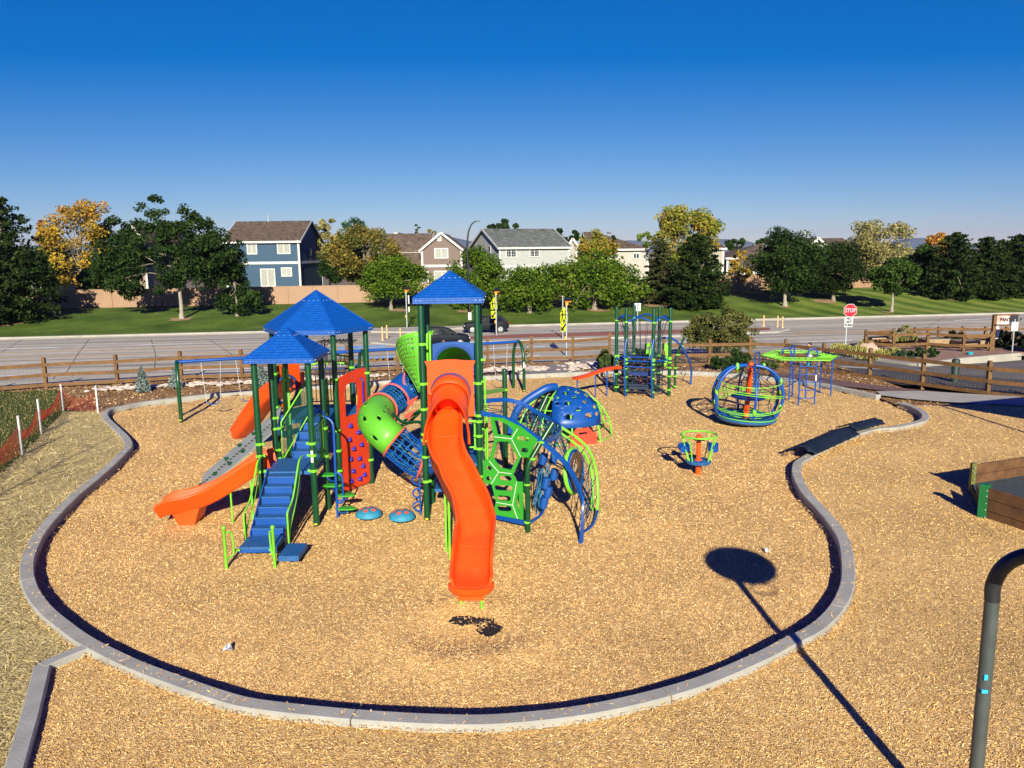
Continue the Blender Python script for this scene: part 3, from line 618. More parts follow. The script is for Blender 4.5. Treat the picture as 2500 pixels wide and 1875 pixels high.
# lower stairs towards the camera
st = MB().box((-4.9, 14.72, .27), (.72, .62, .05)).build('stairs', DECKB, ps)
MB().box((-4.9, 14.43, .235), (.74, .03, .11)).build('nosing', BLUEP, st)
N = 6; y0, y1, zt = 15.05, 16.36, ADZ-.03
for i in range(N):
    za = .29+(zt-.29)*i/N; zb = .29+(zt-.29)*(i+1)/N; ya = y0+(y1-y0)*i/N; yb = y0+(y1-y0)*(i+1)/N; hw = .315-.006*i
    MB().box((-4.9, ya+.012, (za+zb)/2), (2*hw, .022, zb-za)).build('riser', BLUEP, st); MB().box((-4.9, (ya+yb)/2+.02, zb-.012), (2*hw, yb-ya+.04, .024)).build('step', DECKB, st)
for sx in (-.335, .335):
    me = MB().add([(-4.9+sx+dx, y, z) for dx in (-.012, .012) for (y, z) in ((y0-.05, .05), (y0-.05, .36), (y1, ADZ+.1), (y1, ADZ-.36))], [(0, 1, 2, 3), (7, 6, 5, 4), (0, 4, 5, 1), (1, 5, 6, 2), (2, 6, 7, 3), (3, 7, 4, 0)]).build('stringer', BLUEP, st)
for sx in (-.43, .43):
    h = MB(); x = -4.9+sx
    h.tube(smooth([(x, 16.36, ADZ+.36), (x, 16.15, ADZ+.36), (x, 15.95, ADZ+.26), (x, 15.45, .95), (x, 15.02, .78), (x, 14.98, .6), (x, 14.98, .1)], 4), .02, 8)
    h.tube(smooth([(x, 16.02, ADZ+.3), (x, 16.0, ADZ+.05), (x, 15.6, .78), (x, 15.1, .4), (x, 15.08, .3)], 4), .017, 8)
    h.tube([(x, 14.98, .1), (x, 14.98, -.1)], .02, 8); h.tube(smooth([(x, 15.06, .75), (x, 15.07, .3), (x, 15.02, .2), (x, 14.98, .2)], 3), .016, 8)
    h.build('handrail', LIME, ps, smooth=50)
for x in (-5.4, -4.49):
    s = 1 if x < -5 else -1; h = MB(); h.lathe([(.03, -.1), (.03, .78), (.042, .79), (.042, .81), (.03, .835), (.004, .845)], (x, 14.08, 0), 10)
    h.tube(smooth([(x, 14.08, .7), (x+s*.06, 14.14, .7), (x+s*.1, 14.2, .64), (x+s*.1, 14.24, .3), (x+s*.07, 14.2, .2), (x, 14.08, .18)], 4), .02, 8); h.box((x+s*.12, 14.36, .26), (.12, .05, .03))
    h.build('grab_post', LIME, ps, smooth=50)
b = MB().box((-4.22, 14.38, .2), (.38, .66, .1)).build('step_block', DECKB, ps); MB().box((-4.22, 14.4, .05), (.1, .2, .3)).build('step_leg', NAVY, b)
# stairs from the small deck up to the hexagonal deck
UX = -4.72
su = MB().box((UX, AY1+.02, ADZ+.05), (.56, .04, .2)).build('deck_steps', BLUEP, ps)
for i in range(4):
    za = ADZ+(BDZ-ADZ)*i/4; zb = ADZ+(BDZ-ADZ)*(i+1)/4; ya = AY1+(18.66-AY1)*i/4; yb = AY1+(18.66-AY1)*(i+1)/4
    MB().box((UX, ya+.012, (za+zb)/2), (.56, .022, zb-za)).build('riser', BLUEP, su); MB().box((UX, (ya+yb)/2, zb-.012), (.56, yb-ya+.02, .024)).build('step', DECKB, su)
for sx in (-.3, .3):
    MB().add([(UX+sx+dx, y, z) for dx in (-.012, .012) for (y, z) in ((AY1, ADZ-.1), (AY1, ADZ+.16), (18.66, BDZ+.12), (18.66, BDZ-.14))], [(0, 1, 2, 3), (7, 6, 5, 4), (0, 4, 5, 1), (1, 5, 6, 2), (2, 6, 7, 3), (3, 7, 4, 0)]).build('stringer', BLUEP, su)
LATT = M('teal_lattice', (.004, .075, .055), .5)
for x in (-5.27, -4.38):
    xb = x+(.42 if x < -5 else 0); g = MB(); fr_ = [(x, AY1+.08, ADZ-.05), (x, AY1+.1, ADZ+.82), (xb, 18.5, BDZ+1.0), (xb, 18.56, BDZ+.2)]
    g.tube(smooth(fr_ + [fr_[0]], 1)[:4], .018, 8, closed=True); gf = g.build('guard_frame', LIME, ps, smooth=50)
    L = MB()
    for i in range(1, 14):
        f = i/14; a = Vector(fr_[0]).lerp(Vector(fr_[3]), f); c = Vector(fr_[1]).lerp(Vector(fr_[2]), f); L.beam(a, c, .006, .012, (0, 1, 0))
    for i in range(1, 16):
        f = i/16; a = Vector(fr_[0]).lerp(Vector(fr_[1]), f); c = Vector(fr_[3]).lerp(Vector(fr_[2]), f); L.beam(a, c, .006, .012)
    L.build('lattice', LATT, gf)
    MB().tube(smooth([(x, AY1, ADZ+.7), (x+.02, AY1+.15, ADZ+.7), (x+.05, AY1+.35, ADZ+.86), (xb, 18.5, BDZ+1.05)], 4), .022, 8).build('handrail', LIME, ps, smooth=50)
# lime boards and bar guards round the decks
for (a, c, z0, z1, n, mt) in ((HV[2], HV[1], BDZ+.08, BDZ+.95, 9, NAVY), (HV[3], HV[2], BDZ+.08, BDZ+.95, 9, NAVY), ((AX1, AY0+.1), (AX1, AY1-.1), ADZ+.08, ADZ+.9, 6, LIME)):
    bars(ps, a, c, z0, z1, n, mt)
g = MB(); a, c = Vector((*HV[3], BDZ+1.05)), Vector((*HV[2], BDZ+1.05))
for z in (0, .2): g.tube(smooth([a+Vector((0, 0, z)), a.lerp(c, .5)+Vector((0, 0, z+.1)), c+Vector((0, 0, z))], 5), .02, 8)
for i in range(10): p = a.lerp(c, (i+.5)/10); g.tube([p, p+Vector((0, 0, .28))], .014, 6)
g.build('lime_arch_rail', LIME, ps, smooth=50)
plate('lime_board', [[(0, 0), (.16, 0), (.18, 1.3), (.12, 1.42), (.02, 1.42)]], .03, frame((-5.5, 18.62, BDZ-.1), (1, .2, 0), (0, 0, 1)), LIME, ps)
g = MB(); 
for i in range(4): g.beam((-4.05+.07*i, 20.3, BDZ+.05), (-4.05+.07*i, 20.3, BDZ+.9), .03, .02)
g.each('lime_slats', LIME, ps)
# red-orange climbing wall on the hexagon's front-right side
p0 = Vector((*HV[0], 0)); dr = (Vector((*HV[1], 0))-p0); WL = dr.length; dr.normalize()
w0, w1 = .07, WL-.07
op = [(w0, .12), (w0+.06, .02), (w1-.05, .02), (w1, .1), (w1, 2.95), (w1-.04, 3.0), (.72, 2.98), (w0+.04, 2.86), (w0, 2.8)]
win = [(.3, 1.88), (.74, 1.88), (.77, 2.2), (.8, 2.5), (.72, 2.66), (.55, 2.7), (.38, 2.66), (.3, 2.5)]
cw = plate('climbing_wall', [op, win, slot(.62, 2.8, .1, .05), slot(.2, 2.35, .22, .04, 1.5), slot(.2, 2.0, .22, .04, 1.5), slot(.86, 2.15, .2, .04, 1.5)], .04, frame(p0, dr, (0, 0, 1)), REDOR, ps)
for k, (u, v) in enumerate(((.42, 1.62), (.7, 1.4), (.36, 1.28), (.85, 1.38), (.5, 1.02), (.8, 1.06), (.38, .78), (.7, .72), (.45, .46), (.82, .5), (.36, .22), (.68, .2), (.86, .26))):
    c = p0+dr*u+Vector((0, 0, v)); nrm = Vector((dr.y, -dr.x, 0)); MB().ball(c+nrm*.03, .058, 8, 6, 1.25, 1, .8).ball(c+nrm*.03+dr*.045+Vector((0, 0, .04)), .036, 6, 5).build('hold', PURPLE, cw, smooth=60)
h = MB(); c = p0+dr*.9+Vector((dr.y, -dr.x, 0))*.08
h.tube(smooth([c+Vector((0, 0, 2.75))-Vector((dr.y, -dr.x, 0))*.06, c+Vector((0, 0, 2.68)), c+Vector((0, 0, 2.4)), c+Vector((0, 0, 2.1)), c+Vector((0, 0, 2.02))-Vector((dr.y, -dr.x, 0))*.06], 4), .022, 8); h.build('grab_handle', PURPLE, cw, smooth=50)
# pod climber with blue pole and green leaf steps
pc = MB(); X = -3.92; Y = 16.9
pc.tube(smooth([(X, Y, -.1), (X, Y, 1.2), (X, Y+.02, 2.0), (X-.05, Y+.05, 2.2), (X-.2, Y+.1, 2.3), (-4.25, 17.4, 2.32), (-4.4, 17.45, 2.3)], 5), .028, 10)
pc.tube(smooth([(X+.03, Y-.02, 1.05), (X+.13, Y-.03, 1.0), (X+.15, Y-.03, .85), (X+.15, Y-.03, .3+.15), (X+.1, Y-.03, .36), (X+.02, Y, .36)], 4), .022, 8)
pcl = pc.build('pod_climber', BLUE, ps, smooth=50)
for k, (dx, dy, z) in enumerate(((-.22, .15, .96), (-.12, .2, .7), (.2, .05, .52), (.24, -.1, .26))):
    c = Vector((X+dx, Y+dy, z)); s = MB(); pts = [(c.x+.2*math.cos(a)*(1-.25*math.sin(a)), c.y+.12*math.sin(a)) for a in [2*math.pi*i/14 for i in range(14)]]
    vs = [(p[0], p[1], z+e) for e in (-.015, .015) for p in pts]; s.add(vs, [tuple(range(13, -1, -1)), tuple(range(14, 28))]+[(i, (i+1) % 14, 14+(i+1) % 14, 14+i) for i in range(14)]); s.build('leaf_step', PANELG, pcl)
    MB().tube(smooth([(X, Y, z-.12), (c.x*.6+X*.4, c.y*.6+Y*.4, z-.12), (c.x, c.y, z-.08), (c.x, c.y, z-.01)], 3), .017, 6).build('step_arm', BLUE, pcl, smooth=50)
# left slide off the small deck
sp_ = [(-5.3, 17.02, 1.2), (-5.6, 17.0, 1.12), (-6.0, 16.97, .86), (-6.5, 16.93, .56), (-6.9, 16.88, .4), (-7.25, 16.82, .32), (-7.55, 16.78, .29), (-7.72, 16.76, .22)]
sl_ = chute('slide', sp_, ps, hts=lambda t: 1.15 if t < .8 else 1.15-.3*(t-.8)/.2)
MB().add([(-7.45, 16.52, .3), (-6.85, 16.55, .38), (-7.0, 16.55, -.05), (-7.3, 16.53, -.05), (-7.45, 17.05, .3), (-6.85, 17.1, .38), (-7.0, 17.1, -.05), (-7.3, 17.05, -.05)], [(0, 3, 2, 1), (4, 5, 6, 7), (0, 1, 5, 4), (3, 7, 6, 2), (0, 4, 7, 3), (1, 2, 6, 5)]).build('slide_foot', ORANGE, sl_)
g = MB()
for (x, y, z) in ((-6.2, 16.72, .72), (-5.72, 16.66, .95)): g.tube([(x, y, -.1), (x, y, z)], .022, 8)
g.each('slide_leg', LIME, sl_, smooth=50)
# grey climbing ramp with chain and green holds, blue hood at its head
ra, rb = Vector((-5.75, 19.1, 1.86)), G(488, 1186, .02); dirr = (rb-ra); L = dirr.length; nd = Vector((0, .78, .62)).normalized(); w = .72
vs = [ra-nd*w*.5, ra+nd*w*.5, rb+nd*w*.5, rb-nd*w*.5]; off = Vector((0, 0, -.05))
rp = MB().add([*vs, *[v+off for v in vs]], [(0, 1, 2, 3), (7, 6, 5, 4), (0, 3, 7, 4), (1, 5, 6, 2), (0, 4, 5, 1), (3, 2, 6, 7)]).build('climbing_ramp', GREYRAMP, ps)
un = dirr.cross(nd).normalized(); un = un if un.z > 0 else -un
for f, s in ((.2, -.2), (.32, .18), (.42, -.16), (.5, .2), (.58, -.2), (.66, .12), (.78, -.1)): MB().box(ra+dirr*f+nd*s+un*.03, (.1, .09, .06), .4).build('hold', POST, rp)
ch = MB()
for i in range(46): ch.ball(ra+dirr*(.1+.88*i/46)+un*(.03)+nd*(.012*(-1)**i-.05), .015, 5, 4, 1.3)
ch.ball(rb+Vector((.02, 0, .03)), .05, 8, 6); tag(ch.build('chain', BLACK, rp, smooth=60), kind='stuff')
hd = MB().ring((-5.62, 18.95, 1.86), .36, .085, (1, .25, -.2), 14, 10, 0, 180).build('hood', BLUEP, ps, smooth=60)
# tube slide at the back left
tp = [Q(722, 945, 20.4), Q(690, 958, 20.9), Q(655, 985, 21.5), Q(625, 1022, 22.0), Q(603, 1052, 22.5), Q(592, 1066, 22.9)]
bs = chute('curved_slide', tp, ps, hts=lambda t: 1.45-.35*t, sc=.92)
fr2 = frame((-5.86, 20.2, BDZ), (.5, .86, 0), (0, 0, 1))
plate('slide_entry_panel', [[(-.5, 0), (.5, 0), (.5, 1.05), (.42, 1.14), (-.42, 1.14), (-.5, 1.05)], circ(0, .5, .36, 20)], .05, fr2, ORANGE, ps)
MB().ring(fr2 @ Vector((0, .5, .04)), .37, .03, fr2.to_3x3() @ Vector((0, 0, 1)), 24, 6).build('entry_ring', BLUEP, ps, smooth=60)
# ------------------------------------------------------------------ centre tower
TX0, TX1, TY0, TY1 = -1.9, -.72, 16.66, 17.82; TDZ = 2.44
pt = thing('play_tower', 'tall single-roof play tower with long wavy orange slide and crawl tunnel', 'play tower', (-1.3, 17.2, 0))
post(pt, TX0, TY0, 4.78, (3.9, 3.05, 2.5, 1.95, 1.82, 1.45, .9), ang=0, tape=True)
post(pt, TX1, TY0, 4.78, (3.05, 2.35, 2.22, 1.9, 1.62, 1.0, .55, .3), ang=RAD(180))
post(pt, TX0, TY1, 4.78, (4.0, 3.5, 2.6, 1.4), ang=0)
post(pt, TX1, TY1, 4.78, (3.4, 2.9, 1.8, 1.3), ang=0)
pyramid(pt, [(TX0-ov+.02, TY0-ov), (TX1+ov-.02, TY0-ov), (TX1+ov-.02, TY1+ov), (TX0-ov+.02, TY1+ov)], 4.76, 4.88, (-1.31, 17.24, 5.42))
for z in (TDZ, 1.28, .62):
    dx = 0 if z > 1 else .3
    MB().box(((TX0+TX1)/2+dx*.3, (TY0+TY1)/2+dx, z-.03), (TX1-TX0-dx*.4, TY1-TY0, .07)).build('deck', DECKB, pt)
# entry panel with tube mouth, hood and chute
fp = frame((-1.31, TY0-.03, TDZ), (1, 0, 0), (0, 0, 1))
plate('entry_panel', [[(-.5, -.1), (.5, -.1), (.49, .98), (.54, 1.1), (.3, 1.11), (.1, 1.13), (-.1, 1.13), (-.3, 1.11), (-.54, 1.1), (-.49, .98)], circ(0, .42, .36, 24)], .05, fp, ORANGE, pt)
sb = []
for k in range(25): a = 2*math.pi*k/24; sb.append((math.cos(a), math.sin(a)))
tubep = [(-1.31, TY0-.02, TDZ+.42), (-1.31, TY0-.2, TDZ+.4), (-1.31, TY0-.36, TDZ+.34)]
th = MB().sweep([(.385*c, .385*s) for c, s in sb], tubep, closedprof=False).build('slide_tube', ORANGE, pt, smooth=60); s_ = th.modifiers.new('t', 'SOLIDIFY'); s_.thickness = .025
zf = lambda y: (2.5-(16.3-y)*.655 if y > 13.55 else .7-.35*sst((13.55-y)/1.0))
pix = [(1091, 990), (1089, 1023), (1087, 1065), (1087, 1105), (1095, 1139), (1109, 1165), (1124, 1199), (1143, 1236), (1155, 1274), (1161, 1304), (1159, 1333), (1156, 1367), (1152, 1404), (1151, 1432)]
sp2 = solve_path(pix, zf, 11, 16.6)
sl2 = chute('slide', [Vector((-1.31, 16.3, 2.52))] + sp2, pt, sc=1.04, hts=lambda t: 1.1 if t < .85 else 1.1-.55*(t-.85)/.15, k=3)
e = sp2[-1]; dn = (sp2[-1]-sp2[-2]); dn.z = 0; dn.normalize(); sd_ = Vector((-dn.y, dn.x, 0)); arc = [(math.cos(math.pi*i/16), math.sin(math.pi*i/16)) for i in range(17)]
m_ = MB(); n = 17; rows_ = [(.3, -.05, .0), (.31, 0, -.005), (.345, .06, .0), (.37, .09, .02), (.385, .075, .05), (.375, .0, .05), (.33, -.07, .03)]
vs = [e+sd_*(-r_*c)+dn*(r_*.72*s+.0+o_)+Vector((0, 0, z)) for (r_, z, o_) in rows_ for (c, s) in arc]; fs = [(i*n+k, i*n+k+1, (i+1)*n+k+1, (i+1)*n+k) for i in range(len(rows_)-1) for k in range(n-1)] + [tuple(range(n)), tuple((len(rows_)-1)*n+k for k in range(n-1, -1, -1))]
m_.add(vs, fs).build('slide_lip', ORANGE, sl2, smooth=60)
MB().box(e+dn*.05+Vector((0, 0, -.1)), (.42, .36, .09)).build('slide_end', ORANGE, sl2)
SP = smooth([Vector((-1.31, 16.3, 2.52))] + sp2, 3)
for i_ in (9, 18, 25, 33):
    d_ = (SP[i_+1]-SP[i_-1]).normalized(); l_ = d_.cross(Vector((0, 0, 1))).normalized(); u_ = l_.cross(d_)
    MB().tube([SP[i_]+l_*(CH[q_][0]*1.04)+u_*(CH[q_][1]*1.04*(1.1 if CH[q_][1] > 0 else 1)) for q_ in (23, 24, 0, 1, 2, 3, 4, 5, 6)], .006, 5).build('moulded_seam', ORANGE, sl2, smooth=60)
g = MB(); 
for (x, y) in ((1090, 1345), (1099, 1364)): p = G(x, y); g.tube([(p.x, p.y, -.1), (p.x, p.y, zf(p.y)+.02)], .024, 8)
p = G(1176, 1484); g.tube([(p.x, p.y, -.1), (p.x, p.y+.02, .3)], .026, 8); g.tube([(p.x-.35, p.y+.12, -.1), (p.x-.35, p.y+.12, .3)], .026, 8); g.each('slide_leg', LIME, sl2, smooth=50)
# hood: flared arch over the chute mouth
hb = MB(); hp = []; c0 = Vector((-1.31, 15.98, 2.42))
for i in range(25):
    a = math.pi*i/24
    hp.append((a, math.cos(a), math.sin(a)))
vs = []; fs = []
rows = [(.39, .395, 16.36, 2.8, 0), (.4, .4, 16.12, 2.68, .15), (.42, .415, 15.93, 2.57, .5), (.445, .435, 15.8, 2.5, .9), (.475, .455, 15.72, 2.475, 1.0), (.47, .445, 15.69, 2.47, 1.0), (.42, .4, 15.72, 2.47, 1.0)]
for (rx, rz_, y, z, dd) in rows:
    for (a, c, s) in hp: vs.append((-1.31+rx*c, y-.5*(1-s)*dd, z+rz_*s-(1-s)*.4*dd))
n = len(hp)
for i in range(len(rows)-1):
    for j in range(n-1): fs.append((i*n+j, i*n+j+1, (i+1)*n+j+1, (i+1)*n+j))
ho = hb.add(vs, fs).build('slide_hood', ORANGE, pt, smooth=60); s_ = ho.modifiers.new('t', 'SOLIDIFY'); s_.thickness = .035
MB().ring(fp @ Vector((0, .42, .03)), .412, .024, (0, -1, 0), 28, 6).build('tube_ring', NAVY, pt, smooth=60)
MB().box((-1.31, 15.82, 2.9), (.13, .1, .06)).build('hood_badge', ORANGE, pt)
# back panel with round mouth
fb = frame((-1.31, TY1, TDZ), (1, 0, 0), (0, 0, 1))
plate('mouth_panel', [[(-.52, 0), (.52, 0), (.52, 1.32), (.3, 1.36), (0, 1.38), (-.3, 1.36), (-.52, 1.32)], circ(0, .84, .42, 24)], .05, fb, BLUEP, pt)
MB().ring(fb @ Vector((0, .84, .035)), .46, .022, (0, -1, 0), 28, 6).build('mouth_ring', BLUEP, pt, smooth=60)
fnb = tube_fn([(-1.31, TY1+.02, TDZ+.84), (-1.35, TY1+.5, TDZ+.78), (-1.55, TY1+.9, TDZ+.5), (-1.9, TY1+1.2, TDZ+.1)], .43)
perf('tunnel_tube', fnb, 8, 16, lambda i, j: 0, TUBEG, pt)
# right-hand lower blue panel and lime pipe wall
fr3 = frame((TX1+.02, TY0+.1, .62), (0, 1, 0), (0, 0, 1))
plate('panel', [[(0, 0), (1.0, 0), (1.0, 1.15), (0, 1.15)], circ(.5, .55, .34, 20)], .04, fr3, BLUEP, pt)
g = MB()
for x in (TX0+.12, TX0+.06): g.tube(smooth([(x, TY0+.5, 2.45), (x, TY0+.5, 3.9), (x+.02, TY0+.55, 4.05), (x+.05, TY0+.7, 4.1)], 4), .025, 8)
g.tube([(TX1+.1, TY1, .9), (TX1+.1, TY1, 3.0)], .022, 8); g.tube([(TX1+.14, TY1-.2, .9), (TX1+.14, TY1-.2, 2.4)], .022, 8)
for z in (2.2, 1.62): g.tube([(TX1-.26, TY0+.1, z), (TX1, TY0+.1, z)], .022, 8)
g.tube([(TX1-.1, TY0+.1, 1.62), (TX1-.1, TY0+.1, 2.2)], .022, 8)
g.each('lime_pipe_guard', LIME, pt, smooth=50)
MB().box((TX1-.02, TY1-.05, TDZ+.5), (.05, .5, 1.0)).build('guard_panel', BLUEP, pt)
# ring ladder at the lower left
g = MB(); lp = G(1027, 1258); g.tube([(lp.x, lp.y, -.1), (lp.x, lp.y, .95)], .022, 8); g.tube([(lp.x+.2, lp.y+.1, .1), (lp.x+.2, lp.y+.1, 1.2)], .022, 8)
for z in (.2, .5, .8, 1.0): g.tube(smooth([(lp.x, lp.y, z-.1), (lp.x-.12, lp.y, z-.06), (lp.x-.16, lp.y, z+.04), (lp.x-.06, lp.y, z+.12), (lp.x+.02, lp.y, z+.08)], 4), .02, 6)
g.build('loop_ladder', BLUE, pt, smooth=50)
# crawl tunnel: blue end tube, net tube, green elbow, net tube, blue tube, net tube
TR = .372
tun = [Vector((-1.75, 17.2, 1.55)), Q(1029, 1126, 17.1), Q(972, 1085, 17.1), Q(930, 1050, 17.25), Q(913, 1020, 17.7), Q(932, 998, 18.4), Q(966, 972, 19.0), Q(1000, 942, 19.3), Vector((-1.95, 19.0, 2.75))]
seg = lambda a, b: smooth(tun, 6)[a:b+1]
ALL = smooth(tun, 6)
perf('tunnel_tube', tube_fn(ALL[0:7], TR, 1), 5, 18, lambda i, j: 0, BLUEP, pt)
def nettube(name, path, parent):
    fn = tube_fn(path, TR*.97, 1); m = MB()
    for k in range(16): m.tube([fn(s/6, k/16) for s in range(7)], .017, 6)
    o = m.build(name, BLUE, parent, smooth=50); r = MB()
    for s in (.2, .4, .6, .8): r.tube([fn(s+.02*math.sin(9*k), k/24)+Vector((0, 0, 0)) for k in range(24)], .011, 6, closed=True)
    for k in range(8): r.tube([fn(s/5, k/8+.03+.012*(-1)**s) for s in range(6)], .01, 5)
    r.build('rope', CYAN, o, smooth=50)
    rr = MB(); 
    for s in (0, 1): rr.tube([tube_fn(path, TR*1.04, 1)(s, k/28) for k in range(28)], .026, 6, closed=True)
    rr.build('flange', SALMON, o, smooth=50); return o
nettube('tunnel_net', ALL[6:14], pt)
random.seed(5)
HS = {(1, 2): .26, (1, 8): .3, (2, 5): .26, (3, 3): .3, (3, 9): .32, (4, 6): .28, (4, 1): .3, (5, 4): .3, (5, 10): .36, (6, 7): .26, (6, 2): .28, (2, 11): .3, (3, 13): .32, (5, 14): .3, (1, 15): .3, (4, 17): .2}
perf('tunnel_elbow', tube_fn(ALL[13:31], TR, 1), 8, 18, lambda i, j: HS.get((i, j), 0), TUBEG, pt)
nettube('tunnel_net', ALL[30:37], pt)
perf('tunnel_tube', tube_fn(ALL[36:44], TR, 1), 5, 18, lambda i, j: .2 if (i == 2 and j in (2, 8, 13)) else 0, BLUEP, pt)
nettube('tunnel_net', ALL[43:49], pt)
g = MB()
for pts in (((1050, 1040, 16.75), (1020, 1030, 17.0), (985, 1032, 17.4), (960, 1010, 17.7)), ((1050, 1005, 17.8), (1020, 1005, 18.0), (985, 1030, 18.2)), ((1040, 990, 18.0), (1000, 1030, 18.2), (975, 1040, 18.2))): g.tube(smooth([Q(*p) for p in pts], 4), .035, 8)
g.each('tunnel_brace', POST, pt, smooth=50)
m_ = MB(); 
for p in (Q(985, 1015, 17.6), Q(992, 982, 18.3)): m_.add([p, p+Vector((.28, .1, .14)), p+Vector((.1, .1, -.12))], [(0, 1, 2)])
m_.each('tunnel_bracket', SALMON, pt)
# perforated green barrel wall at the back left
i0 = [Q(1022, 812, 17.75), Q(1022, 860, 17.75), Q(1023, 905, 17.8), Q(1027, 958, 17.85)]
i1 = [Q(968, 850, 18.7), Q(978, 880, 18.6), Q(1000, 915, 18.3), Q(1024, 958, 17.95)]
I0, I1 = smooth(i0, 6), smooth(i1, 6)
def fcone(u, v):
    f = u*(len(I0)-1); i = min(int(f), len(I0)-2); w = f-i; a = I0[i].lerp(I0[i+1], w); b = I1[i].lerp(I1[i+1], w); return a.lerp(b, v)+Vector((-.12, -.25, .1))*math.sin(math.pi*v)*(1-u)
perf('perforated_wall', fcone, 13, 9, lambda i, j: .27 if (i not in (0, 6, 12) and j not in (0, 8) and (i+j) % 5) else 0, TUBEG, pt, .02)
MB().tube([fcone(0, v/8) for v in range(9)]+[fcone(u/10, 1) for u in range(1, 11)], .02, 6).build('wall_rim', LIME, pt, smooth=50)
# ------------------------------------------------------------------ net climber on the tower's right
q0 = Vector((-.6, 16.52, 0)); qd = (Vector((.3, 15.86, 0))-q0).normalized(); qn = Vector((qd.y, -qd.x, 0))
def onp(x, y):
    x = 1140+x*.2712; y = 900+y*.2712; d = ray(x, y); t = ((q0-Vector((0, 0, CAMH))).dot(qn))/d.dot(qn); p = Vector((0, 0, CAMH))+d*t; return ((p-q0).dot(qd), p.z)
outl = [onp(*p) for p in ((208, 430), (330, 445), (480, 520), (635, 640), (560, 800), (490, 795), (415, 950), (450, 1015), (500, 1020), (510, 1360), (235, 1310), (265, 1200), (225, 1040), (150, 1030), (148, 820), (200, 825), (250, 640))]
hl = [[onp(*p) for p in h_] for h_ in ([(248, 465), (300, 470), (370, 505), (420, 555), (400, 605), (275, 590)], [(275, 655), (380, 655), (460, 800), (400, 910), (300, 890), (235, 800)], [(470, 1110), (445, 1200), (475, 1305)])]
def pslot(x, y, w, h_): return [onp(x+a, y+b) for a, b in slot(0, 0, w, h_, .06)]
hl += [pslot(*s) for s in ((505, 630, 120, 36), (520, 733, 72, 40), (198, 893, 60, 40), (195, 988, 50, 38), (350, 985, 115, 42), (330, 1073, 165, 46), (335, 1165, 125, 46), (340, 1258, 130, 46))]
fpn = frame(q0, qd, (0, 0, 1)); cpn = plate('climber_panel', [outl]+hl, .03, fpn, PANELG, pt)
g = MB()
for a, c in (((250, 612), (405, 630)), ((405, 630), (460, 540)), ((405, 630), (488, 793)), ((202, 828), (290, 930)), ((290, 930), (405, 945)), ((290, 930), (222, 1038)), ((266, 1202), (415, 1227)), ((415, 1227), (460, 1350)), ((415, 1227), (452, 1020))):
    A_, B_ = onp(*a), onp(*c); g.beam(fpn @ Vector((A_[0], A_[1], .017)), fpn @ Vector((B_[0], B_[1], .017)), .014, .006, fpn.to_3x3() @ Vector((0, 0, 1)))
g.each('routed_line', WHITE, cpn)
def bent(pts, clamps=()):
    o = MB().tube(smooth(pts, 3), .056, 12).build('bent_post', POST, pt, smooth=50)
    for c in clamps: MB().ball(c, .075, 10, 6, 1, 1, .5).build('clamp', LIME, o, smooth=50)
b0 = G(1289, 1299); bent([b0+Vector((0, 0, -.1)), b0+Vector((0, 0, .7)), Q(1288, 1150, b0.y), Q(1300, 1115, b0.y+.05), Q(1350, 1032, b0.y+.25)], (Q(1287, 1275, b0.y), Q(1287, 1183, b0.y), Q(1301, 1121, b0.y), Q(1322, 1080, b0.y+.1)))
b1 = G(1284, 1205); bent([b1+Vector((0, 0, -.1)), b1+Vector((0, 0, .6)), Q(1286, 1095, b1.y), Q(1300, 1046, b1.y+.1), Q(1336, 966, b1.y+.3)], (Q(1315, 1011, b1.y+.2), Q(1286, 1070, b1.y)))
p3 = G(1235, 1141); post(pt, p3.x, p3.y, Q(1232, 905, p3.y).z, (Q(1233, 951, p3.y).z,), ang=RAD(180))
MB().beam(Vector((TX1, TY1, 2.62)), Vector((p3.x, p3.y, Q(1233, 951, p3.y).z)), .05, .09).build('lime_beam', LIME, pt)
AF = smooth([Q(*p) for p in ((1175, 1008, 16.55), (1245, 1027, 16.3), (1313, 1071, 16.0), (1384, 1136, 15.7), (1419, 1212, 15.4), (1422, 1270, 15.25), (1418, 1332, 15.18))], 6)
AB = smooth([Q(*p) for p in ((1170, 981, 18.0), (1230, 976, 18.6), (1275, 986, 18.7), (1310, 1006, 18.6), (1346, 1025, 18.2), (1368, 1044, 17.6), (1362, 1062, 16.9), (1330, 1079, 16.1))], 6)
AG = smooth([Q(*p) for p in ((1362, 1038, 17.8), (1411, 1071, 17.6), (1438, 1100, 17.4), (1454, 1144, 17.1), (1459, 1198, 16.9), (1457, 1263, 16.79))], 6)
AG2 = smooth([Q(*p) for p in ((1360, 1052, 17.9), (1400, 1080, 17.7), (1427, 1109, 17.5), (1444, 1150, 17.2), (1447, 1200, 17.0), (1445, 1245, 16.95))], 6)
pr = [(-.02, -.05), (.02, -.05), (.02, .05), (-.02, .05)]
for P_ in (AF, AB): MB().sweep(pr, P_, closedprof=True).build('arch_rail', BLUE, pt, smooth=40)
for P_ in (AG, AG2): MB().tube(P_, .036, 8).build('lime_arch', LIME, pt, smooth=50)
g = MB(); g.tube(smooth([Q(1421, 1301, 15.35), Q(1446, 1282, 16.0), Q(1459, 1247, 16.75)], 5), .03, 8); g.tube(smooth([Q(1296, 1274, 15.9), Q(1322, 1255, 16.4), Q(1330, 1232, 16.8)], 5), .03, 8)
g.beam(Q(1197, 1258, 16.5), Q(1280, 1276, 15.9), .05, .09); g.tube([G(1389, 1199)+Vector((0, 0, -.1)), Q(1385, 1130, G(1389, 1199).y)], .03, 8); g.each('ground_rail', BLUE, pt, smooth=50)
